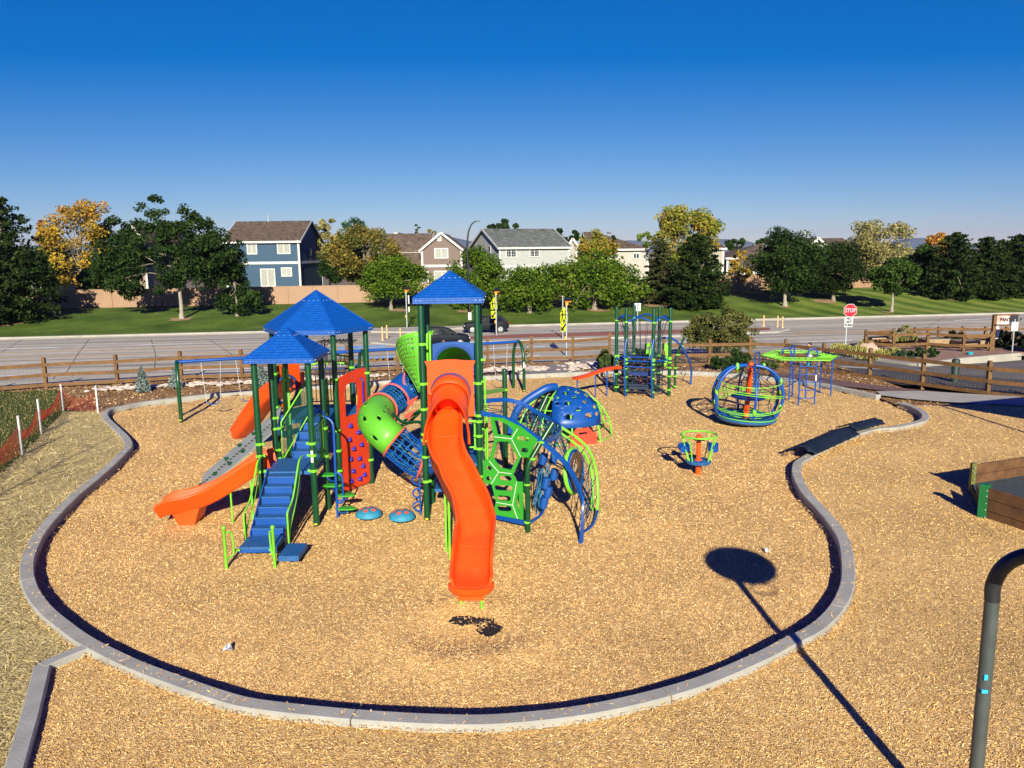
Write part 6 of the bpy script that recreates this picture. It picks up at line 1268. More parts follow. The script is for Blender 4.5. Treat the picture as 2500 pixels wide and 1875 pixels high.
MB().box(((a.x+x1)/2, a.y-.04, bz), (x1-a.x, .05, bh)).build('board', board_mat(), t); MB().box(((a.x+x1)/2+(x1-a.x)*.32, a.y-.075, bz+.01), ((x1-a.x)*.36, .02, bh)).build('dark_panel', M('dark_navy_paint', (.012, .01, .025), .5), t)
m = MB(); 
for z in (bz+bh/2+.04, bz-bh/2-.04): m.box(((a.x+x1)/2, a.y-.05, z), (x1-a.x+.1, .07, .07))
m.each('board_frame', WOODD, t)
put(text_mesh('PANTHER P', bh*.6, .002, 'LEFT', .82, bold=.008), 'lettering', F_(Vector((a.x+.25, a.y-.09, bz))), SBK, t)
plate('paper_ribbon', [[(0, 0), (.18, .05), (.22, .5), (.12, .75), (0, .7), (.06, .3)]], .01, F_(Vector((a.x+.06, a.y-.12, zt*.34))), WHITE, t)
a = G(2471, 865); t = thing('small_white_sign', 'small white notice on a thin grey post at the garden corner', 'sign', tuple(a)); z_ = Q(2475, 797, a.y).z
MB().box((a.x, a.y+.02, z_/2+.2), (.05, .03, z_+.4)).build('sign_post', GALV, t); plate('plate', [[(-.19, -.25), (.19, -.25), (.19, .25), (-.19, .25)]], .006, F_(Vector((a.x, a.y-.01, z_))), SWH, t)
m = MB()
for k in range(4): m.box((a.x, a.y-.018, z_+.13-.09*k), (.26, .002, .015))
m.build('faint_lines', M('faint_ink', (.4, .45, .5), .6), t)
def boulder(lab, c, sx, sy, sz, seed, col=(.42, .3, .23)):
    r = random.Random(seed); bm = bmesh.new(); bmesh.ops.create_icosphere(bm, subdivisions=3, radius=1)
    for _ in range(9):
        n_ = Vector((r.uniform(-1, 1), r.uniform(-1, 1), r.uniform(-.3, 1))).normalized(); d_ = r.uniform(.55, .85)
        for v in bm.verts:
            k = v.co.dot(n_)
            if k > d_: v.co -= n_*(k-d_)
    for v in bm.verts: v.co = Vector((v.co.x*sx, v.co.y*sy, v.co.z*sz))*(1+r.uniform(-.02, .02))
    me = bpy.data.meshes.new('boulder'); bm.to_mesh(me); bm.free(); o = link('boulder', me, M('pale_rock', col, .8, .25, 3, bump=.4, bscale=15), smooth=25); o.location = c; return tag(o, lab, 'boulder')
p = G(2112, 868, .1); boulder('pale split boulder among grasses beside the stop sign, left half', (p.x, p.y, .38), .38, .4, .48, 2); p = G(2132, 868, .1); boulder('pale split boulder among grasses beside the stop sign, right half', (p.x, p.y+.1, .38), .45, .4, .45, 5)
p = G(2368, 866, .1); tag(MB().lathe([(.06, 0), (.13, .02), (.16, .14), (.15, .14)], p, 12).build('blue_tub', M('turquoise_tub', (.02, .4, .5), .5), smooth=40), 'turquoise tub under the garden fence rail', 'tub')
p = G(2330, 933); tag(MB().lathe([(.16, 0), (.16, .95), (.12, 1.02), (.02, 1.04)], p, 12).build('green_bollard', M('dark_bollard', (.012, .03, .022), .6), smooth=40), 'dark green bollard behind the fence on the driveway', 'bollard')
# shade sail just outside the frame on the right; its shadow reaches into the picture
PV = Vector((16.05, 20.3, 3.55)); t = thing('shade_sail', 'blue shade sail on steel posts beside the sidewalk at the right', 'shade sail', (PV.x, PV.y, 0)); o_ = [PV, PV+Vector((7.5, 3.2, -.3)), PV+Vector((9, -2.0, .2)), PV+Vector((3.2, -5.0, -.2))]
for v in o_: MB().tube([(v.x, v.y, -.2), (v.x, v.y, v.z+.1)], .055, 10).build('post', GALV, t, smooth=50)
m = MB(); 
vs = [o_[0].lerp(o_[1], u/8).lerp(o_[3].lerp(o_[2], u/8), v/8)+Vector((0, 0, -.25*math.sin(math.pi*u/8)*math.sin(math.pi*v/8))) for u in range(9) for v in range(9)]
m.add(vs, [(u*9+v, u*9+v+1, (u+1)*9+v+1, (u+1)*9+v) for u in range(8) for v in range(8)]).build('canopy', M('sail_fabric', (.02, .06, .2), .8), t)
# ================================================================== PLANTS
LEAF = attr_mat('foliage_leaf', .8, .25, .08); NEED = attr_mat('foliage_needle', .9, .12, .03)
BARK = M('grey_bark', (.2, .165, .13), .9, .3, 6, bump=.5, bscale=25); BARKP = M('pale_bark', (.27, .24, .2), .9, .25, 5, bump=.4, bscale=20)
def leaves(name, C, R, n, size, pal, r, squash=.85, mat=LEAF, parent=None, loc=None, tint=None, up=.35):
    """C (k,3) clump centres, R (k,) clump radii, n leaves in all"""
    k = len(C); w = R**2; w = w/w.sum(); idx = r.choice(k, n, p=w); d = r.normal(0, 1, (n, 3)); d /= np.linalg.norm(d, axis=1)[:, None]
    rad = R[idx]*(r.random(n)**.45); P = C[idx]+d*rad[:, None]*np.array([1, 1, squash])
    L = size*r.uniform(.6, 1.35, n)
    V = rot_quads(P, L, L*r.uniform(.5, .85, n), r.uniform(0, 6.28, n), r.normal(0, .6, n), r.normal(up, .8, n), r)
    pal = np.array(pal); ci = r.integers(0, len(pal), k); mixk = r.random(n)[:, None]
    col = np.where(mixk < .65, pal[ci[idx]], pal[r.integers(0, len(pal), n)])*r.uniform(.72, 1.28, (n, 1))
    if tint is not None: col = tint(P, col)
    return quads(name, V, np.clip(col, 0, 1), mat, parent, loc)
def limbs(m, base, top, r0, C, r, k=9, tr=.35, lm=None):
    T = base.lerp(top, tr); m.tube(smooth([base+Vector((0, 0, -.15)), base.lerp(T, .5)+Vector((r.uniform(-.05, .05), 0, 0)), T], 3), r0, 8, r2=r0*.75); lm.tube(smooth([T, T.lerp(top, .5)+Vector((r.uniform(-.2, .2), 0, 0)), top], 3), r0*.74, 7, r2=r0*.12)
    m.lathe([(r0*1.7, -.1), (r0*1.35, .12), (r0*1.02, .5), (r0*.9, .55)], base, 9)
    for i in range(min(k, len(C))):
        c = Vector(C[r.integers(0, len(C))]); s = T.lerp(top, r.uniform(0, .55)); mid = s.lerp(c, .5)+Vector((0, 0, .12*(c-s).length)); lm.tube(smooth([s, mid, c], 3), min(r0*.34, .09), 6, r2=r0*.06)
GRN = [(.07, .135, .011), (.1, .165, .014), (.045, .095, .009), (.13, .19, .02)]; DGR = [(.02, .045, .01), (.028, .058, .012), (.014, .034, .008), (.042, .075, .017)]; OLV = [(.16, .15, .03), (.2, .16, .03), (.1, .115, .028), (.24, .18, .035)]
YLW = [(.42, .28, .03), (.5, .34, .04), (.33, .2, .03), (.25, .2, .04)]; ORG_ = [(.45, .2, .04), (.5, .3, .05), (.36, .15, .04), (.4, .25, .05)]; PALE = [(.26, .24, .08), (.3, .27, .1), (.2, .19, .06), (.34, .29, .13)]; PINE = [(.017, .033, .008), (.024, .043, .01), (.012, .026, .007), (.034, .05, .013)]; BPINE = [(.035, .05, .016), (.055, .065, .02), (.025, .04, .014), (.07, .06, .025)]; YGR = [(.2, .23, .03), (.3, .27, .04), (.15, .19, .028), (.36, .24, .04)]
def tree(lab, px, ytop, ybot, hw, Y, pal, kind='round', ybase=None, n=6500, size=.26, seed=1, bark=BARK, k=60, name='tree', tint=None, fill=.55, lobes=None, grp=None, tr=.35, sparse=False, r0=None):
    r = np.random.default_rng(seed); X = Q(px, (ytop+ybot)/2, Y).x; zt = Q(px, ytop, Y).z; zb = Q(px, ybot, Y).z; R_ = hw/FPX*Y*1.0; zg = hh(X, Y) if ybase is None else hh(X, Y)
    base = Vector((X, Y, zg)); cz = (zt+zb)/2; H_ = (zt-zb)/2
    t = thing(name, lab, 'tree', tuple(base), grp); C = []; RR = []
    if lobes:
        for (dx, yt, yb, w) in lobes:
            zt_, zb_ = Q(px, yt, Y).z, Q(px, yb, Y).z; x0 = X+dx/FPX*Y; rw = w/FPX*Y; m = max(5, int(k*w*(yb-yt)/(hw*(ybot-ytop))))
            for i in range(m):
                d = r.normal(0, 1, 3); d /= np.linalg.norm(d); q = r.uniform(.35, .92); C.append((x0+d[0]*rw*q, Y+d[1]*rw*q*.9, (zt_+zb_)/2+d[2]*(zt_-zb_)/2*q*.92)); RR.append(r.uniform(.22, .38)*min(rw, (zt_-zb_)/2)+.18)
    elif kind == 'round':
        for i in range(k):
            d = r.normal(0, 1, 3); d /= np.linalg.norm(d); q = fill+(1-fill)*r.random()**.7; q *= (.9 if r.random() > .15 else 1.06)
            s_ = 1-.25*max(0, -d[2]); C.append((X+d[0]*R_*q*s_, Y+d[1]*R_*q*s_, cz+d[2]*H_*q)); RR.append(r.uniform(.2, .36)*min(R_, H_)+.12)
    elif kind == 'vase':
        for i in range(k):
            u = r.random()**.8; a = r.uniform(0, 6.28); w = R_*(.35+.65*math.sin(math.pi*min(1, .25+.62*u)))*(.45+.55*r.random()); C.append((X+math.cos(a)*w, Y+math.sin(a)*w, zb+(zt-zb)*(.06+.9*u)*(1-.12*r.random()))); RR.append(r.uniform(.15, .3)*R_)
    elif kind == 'cone':
        for i in range(k):
            u = (i+.5)/k; u = u**1.15; a = i*2.4+r.uniform(-.4, .4); w = R_*(1-u)**.42*(.78+.3*r.random())*min(1, .62+2.2*u); zc = zb+(zt-zb)*u*.97
            for f in (.25, .55, .82, 1.0): C.append((X+math.cos(a)*w*f, Y+math.sin(a)*w*f, zc-.1*w*f+.12*w*f*f)); RR.append(max(.14, R_*(.1+.13*(1-u))*(1.2-.45*f)))
    n = int(n*1.7); size *= .8; C = np.array(C); RR = np.array(RR); m = MB(); top = Vector((X, Y, zb+(zt-zb)*(.75 if kind != 'cone' else .97)))
    lm = MB(); limbs(m, base, top, r0 or max(.1, R_*.055), C, r, 10 if not sparse else 26, tr, lm); m.build('trunk', bark, t, smooth=50); lm.build('limbs', BARK, t, smooth=50)
    leaves('crown', C, RR, n, size, pal, r, .8 if kind != 'cone' else .55, NEED if kind == 'cone' else LEAF, t, tuple(base), tint, .35 if kind != 'cone' else .1); return t
def tnt(pal2, z0, z1, side=0):
    p2 = np.array(pal2)
    def f(P, c):
        k = np.clip((P[:, 2]-z0)/(z1-z0), 0, 1)[:, None]; r = np.random.default_rng(4); s = p2[r.integers(0, len(p2), len(c))]; return np.where(r.random((len(c), 1)) < k, s, c)
    return f
def lawn_Y(px, py): return Gh(px, py).y
# left group
tree('dark pine with a pale trunk at the far left edge of the lawn', 10, 476, 780, 128, lawn_Y(16, 786), PINE, 'cone', n=9000, k=90, size=.3, seed=2, bark=BARKP, tr=.2)
tree('autumn tree orange above and bright yellow below at the left', 190, 482, 700, 88, 94, YLW, 'vase', n=5500, seed=3, size=.27, tint=tnt(ORG_, 8.5, 14), k=70, sparse=True)
tree('large dark-leaved tree with a white trunk left of the blue house', 430, 470, 742, 150, lawn_Y(440, 779), DGR, n=15000, k=90, size=.24, seed=4, bark=BARKP, tr=.28, r0=.2, lobes=[(-40, 466, 512, 20), (-62, 494, 570, 44), (36, 494, 590, 44), (-10, 535, 650, 105), (-120, 560, 690, 70), (70, 545, 700, 88), (-140, 640, 738, 75), (-20, 620, 728, 65), (85, 520, 600, 34), (-30, 500, 600, 40), (-165, 600, 700, 60)])
tree('dark-leaved tree standing before the blue house wall', 572, 572, 772, 62, lawn_Y(540, 772), DGR, n=6500, size=.25, seed=5, lobes=[(0, 575, 640, 44), (-20, 620, 720, 60), (25, 690, 770, 45), (-55, 560, 640, 40), (0, 700, 770, 55)], k=50)
tree('dark green tree behind the orange autumn tree', 282, 524, 640, 45, 97, DGR, n=3000, size=.28, seed=6, k=30)
tree('small orange tree peeping out at the far left', 110, 540, 600, 26, 100, ORG_, n=1200, size=.26, seed=7, k=18)
# between the blue and taupe houses
tree('broad bronze-olive tree right of the blue house', 888, 552, 694, 96, 92.5, OLV, n=7500, size=.26, seed=8, k=70)
tree('dark green tree in the gap right of the blue house', 818, 600, 694, 40, 104, DGR, n=3600, size=.28, seed=58, k=40)
tree('pale tan tree behind the blue house roof', 800, 528, 640, 38, 108, PALE, 'vase', n=2200, size=.3, seed=9, k=36, sparse=True)
tree('blue-green tree top behind the bronze-olive tree', 868, 533, 640, 45, 112, [(.05, .1, .06), (.07, .13, .07)], n=2500, size=.32, seed=10, k=30)
tree('bright green maple left of the single-roof tower', 952, 608, 742, 74, lawn_Y(975, 757), GRN, n=7500, size=.22, seed=11, k=60, lobes=[(0, 612, 738, 66), (-38, 645, 742, 46), (50, 622, 700, 46), (74, 655, 735, 36), (10, 608, 670, 42)])
tree('bright green maple beside the street lamp', 1160, 606, 758, 70, lawn_Y(1138, 759), GRN, n=7500, size=.22, seed=12, k=64)
tree('bright green maple below the grey house, between the two crossing signs', 1292, 632, 760, 80, lawn_Y(1290, 764), GRN, n=8000, size=.22, seed=13, k=64, lobes=[(0, 635, 758, 66), (-45, 655, 764, 46), (48, 640, 755, 48), (72, 628, 700, 34), (0, 690, 768, 84), (-70, 680, 760, 30)])
tree('largest bright green maple, right of the grey house', 1452, 604, 752, 108, lawn_Y(1462, 757), GRN, n=10500, size=.22, seed=14, k=80, lobes=[(0, 606, 745, 76), (-62, 622, 745, 58), (62, 636, 755, 64), (100, 660, 748, 40), (-20, 690, 758, 96)])
tree('golden tree top in front of the brown-roofed house', 1452, 566, 660, 48, 95, YLW, n=3000, size=.24, seed=15, k=36, tint=tnt(YGR, 4, 7.5))
tree('dark spruce tip beside the golden tree', 1498, 572, 660, 14, 94, PINE, 'cone', n=900, size=.26, seed=16, k=18)
tree('dark green tree tops behind the grey house roof', 1224, 534, 580, 38, 128, DGR, n=1800, size=.36, seed=17, k=22)
tree('dark green tree top right of the grey house ridge', 1356, 558, 610, 30, 130, DGR, n=1400, size=.36, seed=18, k=16)
tree('small dark tree top left of the golden tree', 1400, 560, 610, 16, 130, DGR, n=700, size=.36, seed=19, k=9)
tree('light green tree top right of the brown-roofed house', 1573, 561, 620, 18, 120, [(.14, .22, .04), (.18, .24, .05)], n=900, size=.3, seed=20, k=12)
tree('far spiky tree top above the bronze-olive tree', 1019, 545, 600, 14, 125, DGR, 'cone', n=500, size=.3, seed=21, k=10)
tree('far pale tree top beside the taupe house roof', 1052, 556, 600, 12, 125, PALE, n=400, size=.3, seed=22, k=7)
# middle right
tree('tall yellow-green autumn tree with orange tips behind the pines', 1675, 500, 650, 84, 97, YGR, 'vase', n=6500, size=.27, seed=23, k=80, tint=tnt(ORG_, 10, 17), sparse=True)
tree('olive pine, left of the pine pair', 1612, 585, 742, 50, lawn_Y(1612, 742), BPINE, 'cone', n=7500, size=.24, seed=24, k=80, tr=.1)
tree('broad dense dark pine, right of the pine pair', 1700, 568, 752, 88, lawn_Y(1700, 752), PINE, 'cone', n=11000, size=.26, seed=25, k=110, tr=.1)
tree('small yellow bush-tree before the brown-roofed bungalow', 1806, 610, 690, 26, 92, YLW, 'vase', n=1400, size=.24, seed=26, k=24, sparse=True)
tree('dark round maple with a pale trunk', 1921, 560, 726, 84, lawn_Y(1916, 748), DGR, n=9500, size=.23, seed=27, k=90, bark=BARKP)
tree('dark shaggy evergreen right of the round maple', 2038, 594, 726, 72, lawn_Y(2012, 734), PINE, n=9500, size=.24, seed=28, k=80)
tree('large pale olive tree with bare twigs', 2142, 540, 692, 92, 98, PALE, 'vase', n=7000, size=.27, seed=29, k=80, sparse=True, bark=BARKP, tint=tnt(OLV, 7, 13))
tree('small maple with a white-wrapped trunk on the striped lawn', 2182, 634, 726, 58, lawn_Y(2169, 761), [(.045, .085, .016), (.06, .11, .02), (.035, .07, .014)], n=6500, size=.22, seed=30, k=46, bark=BARKP)
tree('orange autumn tree behind the right-hand pines', 2286, 560, 660, 34, 104, ORG_, n=2200, size=.27, seed=31, k=26)
tree('low dark green tree between the pale olive tree and the pines', 2252, 596, 724, 52, 91, DGR, n=6000, size=.25, seed=32, k=40)
tree('dark pine, left of the three at the right edge', 2328, 564, 728, 80, lawn_Y(2328, 728), PINE, 'cone', n=9500, size=.26, seed=33, k=90, tr=.12)
tree('dark pine, middle of the three at the right edge', 2406, 576, 726, 78, lawn_Y(2406, 726), PINE, 'cone', n=8500, size=.26, seed=34, k=80, tr=.12)
tree('dark pine, right of the three at the right edge', 2482, 570, 722, 84, lawn_Y(2482, 722), PINE, 'cone', n=8500, size=.26, seed=35, k=80, tr=.12)
tree('small green tree top before the distant mountains', 1793, 578, 620, 24, 125, DGR, n=900, size=.34, seed=36, k=14); tree('green tree top left of the round maple', 1868, 573, 620, 24, 125, DGR, n=900, size=.34, seed=37, k=14)
tree('dark filler pine behind the right-hand pines', 2445, 584, 712, 70, 93, PINE, 'cone', n=6000, size=.28, seed=91, k=60, tr=.1); tree('dark bushy tree behind the dark round maple', 1990, 612, 715, 52, 92, DGR, n=4200, size=.26, seed=92, k=40); tree('dark bushy tree left of the yellow autumn tree', 95, 600, 715, 60, 92, DGR, n=5000, size=.26, seed=93, k=44); tree('dark bushy tree below the yellow autumn tree', 235, 640, 735, 50, 86, DGR, n=4200, size=.24, seed=94, k=36)
# bark circles under the lawn trees
for i, (px, py, w) in enumerate(((14, 788, 2.2), (440, 780, 1.1), (975, 758, 1.0), (1138, 760, 1.0), (1462, 758, 1.2), (1612, 745, 1.6), (1916, 750, .5), (2012, 736, 1.4), (2169, 763, .6), (2328, 730, 1.4))):
    p = Gh(px, py); n = 16; rr = random.Random(i); vs = []
    for k in range(n): a_ = 2*math.pi*k/n; q = w*rr.uniform(.75, 1.15); x_, y_ = p.x+q*math.cos(a_), p.y+q*math.sin(a_); vs.append((x_, y_, hh(x_, y_)+.04))
    tag(MB().add(vs+[(p.x, p.y, hh(p.x, p.y)+.08)], [(k, (k+1) % n, n) for k in range(n)]).build('bark_circle', M('dry_bark', (.26, .17, .09), .9, .3, 5)), kind='structure')
# near shrubs
def shrub(lab, px, ytop, ybot, hw, pal, n=3000, size=.09, seed=1, k=40, name='shrub', spiky=False, Yo=0, cat='shrub', grp=None):
    r = np.random.default_rng(seed); b = G(px, ybot); Y = b.y+Yo; zt = Q(px, ytop, Y).z; R_ = hw/FPX*Y; X = Q(px, ybot, Y).x; t = thing(name, lab, cat, (X, Y, 0), grp); C = []; RR = []
    for i in range(k):
        d = r.normal(0, 1, 3); d /= np.linalg.norm(d); q = .4+.5*r.random(); C.append((X+d[0]*R_*q, Y+d[1]*R_*q*.8, max(.12, zt*.48+d[2]*zt*.52*q))); RR.append(r.uniform(.16, .3)*min(R_, zt*.6))
    m = MB()
    for i in range(9): c = C[i % len(C)]; m.tube([(X+r.uniform(-.1, .1), Y, 0), ((X+c[0])/2, (Y+c[1])/2, c[2]*.6), c], .018, 5, r2=.006)
    m.build('stem', BARK, t); leaves('foliage', np.array(C), np.array(RR), n, size, pal, r, .9, LEAF, t, (X, Y, 0), None, 1.0 if spiky else .35); return t
def blade_plant(lab, px, ytop, ybot, hw, pal, n=900, seed=1, name='grass_clump', cat='plant', w=(.02, .04), grp='ornamental grasses'):
    r = np.random.default_rng(seed); b = G(px, ybot, .1); zt = Q(px, ytop, b.y).z-.1; R_ = hw/FPX*b.y; t = thing(name, lab, cat, tuple(b), grp)
    x = r.normal(0, R_*.45, n); y = r.normal(0, R_*.35, n); h = zt*r.uniform(.5, 1.05, n)*np.exp(-(x/R_)**2*.6); P = np.stack([b.x+x*1.25, b.y+y, .1+h/2], 1); yaw = np.arctan2(y, x)+r.normal(0, .6, n)
    V = rot_quads(P, h, r.uniform(*w, n), yaw, r.normal(1.15, .22, n), r.uniform(-1.5, 1.5, n), r); C = np.array(pal)[r.integers(0, len(pal), n)]*r.uniform(.7, 1.3, (n, 1)); tag(quads('blade', V, C, attr_mat('grass_blade'), t, tuple(b)), kind='stuff'); return t
SHR = [(.1, .105, .03), (.14, .14, .04), (.06, .075, .022), (.17, .16, .06)]; JUN = [(.03, .06, .018), (.045, .085, .022), (.02, .04, .014)]; JUN2 = [(.07, .11, .03), (.05, .085, .025), (.09, .12, .04)]; BSP = [(.17, .22, .21), (.22, .27, .26), (.12, .16, .15)]
shrub('large round olive shrub behind the rail fence', 1757, 752, 872, 96, SHR, 16000, .1, 41, 110, Yo=1.2)
shrub('upright green juniper at the fence gap left of the six-post frame', 1480, 850, 906, 26, JUN2, 3800, .09, 42, 34, spiky=True); shrub('dark juniper behind the six-post climbing frame', 1575, 850, 898, 60, JUN, 5000, .09, 43, 50)
shrub('dark green juniper in front of the rail fence behind the globe spinner', 1757, 868, 908, 24, JUN, 3200, .09, 44, 30); shrub('green juniper left of the overhead ladder', 1805, 852, 906, 34, JUN, 4200, .09, 45, 40); shrub('low green juniper below the overhead ladder', 1880, 878, 905, 30, JUN2, 2400, .08, 46, 26)
shrub('blue-green low juniper in front of the garden fence', 2205, 853, 880, 32, [(.05, .09, .05), (.07, .12, .06), (.04, .07, .035)], 3200, .09, 47, 30); shrub('dark green low juniper in front of the garden fence, right of the blue-green one', 2262, 845, 876, 36, JUN, 3400, .09, 48, 34)
shrub('dark shrub in the garden corner', 2325, 808, 848, 38, [(.015, .02, .012), (.025, .03, .016)], 4200, .1, 49, 36); shrub('near-black foliage behind the name board post', 2450, 806, 862, 52, [(.012, .018, .012), (.018, .026, .014)], 7000, .11, 50, 60, Yo=1.5); shrub('near-black foliage at the right edge of the picture', 2540, 806, 870, 60, [(.012, .018, .012), (.018, .026, .014)], 5500, .11, 57, 50, Yo=1.0)  # near-black foliage, far darker than the other shrubs
shrub('leafy greens filling the middle planter bed', 2300, 838, 852, 40, [(.16, .24, .03), (.22, .28, .04)], 1800, .12, 51, 26, cat='plant', Yo=.6)
for px, yt, yb, hw, sd_, lab in ((2180, 800, 850, 14, 61, 'tall leggy flowering plant at the left of the garden'), (2205, 785, 850, 16, 62, 'tallest leggy flowering plant in the garden'), (2222, 805, 850, 15, 63, 'bushy flowering plant at the right of the tall ones')): shrub(lab, px, yt, yb, hw, [(.22, .24, .05), (.3, .28, .07), (.13, .18, .04), (.42, .3, .32)], 2000, .1, sd_, 34, cat='plant', name='flowering_plant', grp='tall garden flowers')
YG2 = [(.3, .28, .06), (.38, .33, .09), (.2, .22, .05), (.45, .4, .16)]
for px, yt, yb, hw, sd_, lab in ((2060, 840, 862, 26, 71, 'yellow ornamental grass at the foot of the stop sign'), (2098, 842, 868, 24, 72, 'yellow-green ornamental grass left of the boulder'), (2045, 838, 852, 14, 73, 'small green grass tuft left of the stop sign'), (2158, 852, 872, 24, 74, 'green-yellow ornamental grass right of the boulder'), (2118, 862, 876, 18, 75, 'low yellow grass in front of the boulder'), (2186, 848, 874, 14, 76, 'straw-coloured grass left of the blue-green juniper'), (2112, 828, 850, 10, 77, 'tall yellow grass around the garden corner post')): blade_plant(lab, px, yt, yb, hw, YG2, 700, sd_)
for px, yt, yb, hw, sd_, lab in ((349, 894, 957, 13, 81, 'small blue spruce nearest the orange net fence'), (428, 900, 948, 11, 82, 'small blue spruce behind the left swing leg'), (640, 886, 944, 17, 83, 'small blue spruce beside the small square roof')):
    r = np.random.default_rng(sd_); b = G(px, yb, .08); zt = Q(px, yt, b.y).z; R_ = hw/FPX*b.y; t = thing('small_spruce', lab, 'tree', tuple(b), 'young blue spruces'); C = []; RR = []
    for i in range(46): u = (i+.5)/46; a_ = i*2.4; w = R_*(1-u)**.8; C.append((b.x+math.cos(a_)*w*.8, b.y+math.sin(a_)*w*.8, .15+(zt-.15)*u)); RR.append(.05+.13*(1-u))
    MB().tube([b, (b.x, b.y, zt*.97)], .03, 6, r2=.008).build('trunk', BARK, t); leaves('crown', np.array(C), np.array(RR), 1900, .07, BSP, r, .6, NEED, t, tuple(b), None, .1)
# thin sapling behind the right swing leg, and the bare tree outside the frame whose twig shadows fall on the straw
r = np.random.default_rng(90); b = G(1283, 905, .06); t = thing('sapling', 'thin young sapling behind the right arched swing leg', 'tree', tuple(b)); zt = Q(1280, 838, b.y).z; m = MB().tube(smooth([b, (b.x-.03, b.y, zt*.5), (b.x, b.y, zt)], 4), .02, 6, r2=.006)
C = [(b.x+r.normal(0, .12), b.y+r.normal(0, .1), zt*(.3+.65*i/12)) for i in range(12)]
for c in C: m.tube([(b.x, b.y, c[2]-.15), c], .007, 4)
m.build('trunk', BARK, t); leaves('crown', np.array(C), np.full(12, .12), 90, .08, OLV, r, 1, LEAF, t, tuple(b)); MB().box((b.x, b.y, .25), (.04, .04, .22)).build('trunk_wrap', WHITE, t)
bb = Vector((-11.9, 9.0, .1)); t = thing('bare_tree', 'leafless young tree outside the left edge of the picture', 'tree', tuple(bb)); m = MB(); m.tube(smooth([bb, bb+Vector((.05, 0, 2.2)), bb+Vector((-.05, 0, 4.4)), bb+Vector((.1, 0, 6.8))], 4), .07, 8, r2=.015)
for i in range(16): s = bb+Vector((0, 0, 2.6+.24*i)); a_ = i*2.3; L = 1.9-.08*i; e_ = s+Vector((math.cos(a_)*L, math.sin(a_)*L*.6, .6*L)); m.tube(smooth([s, s.lerp(e_, .5)+Vector((0, 0, -.08)), e_], 3), .022, 5, r2=.005)
m.build('branches', BARK, t, smooth=50)
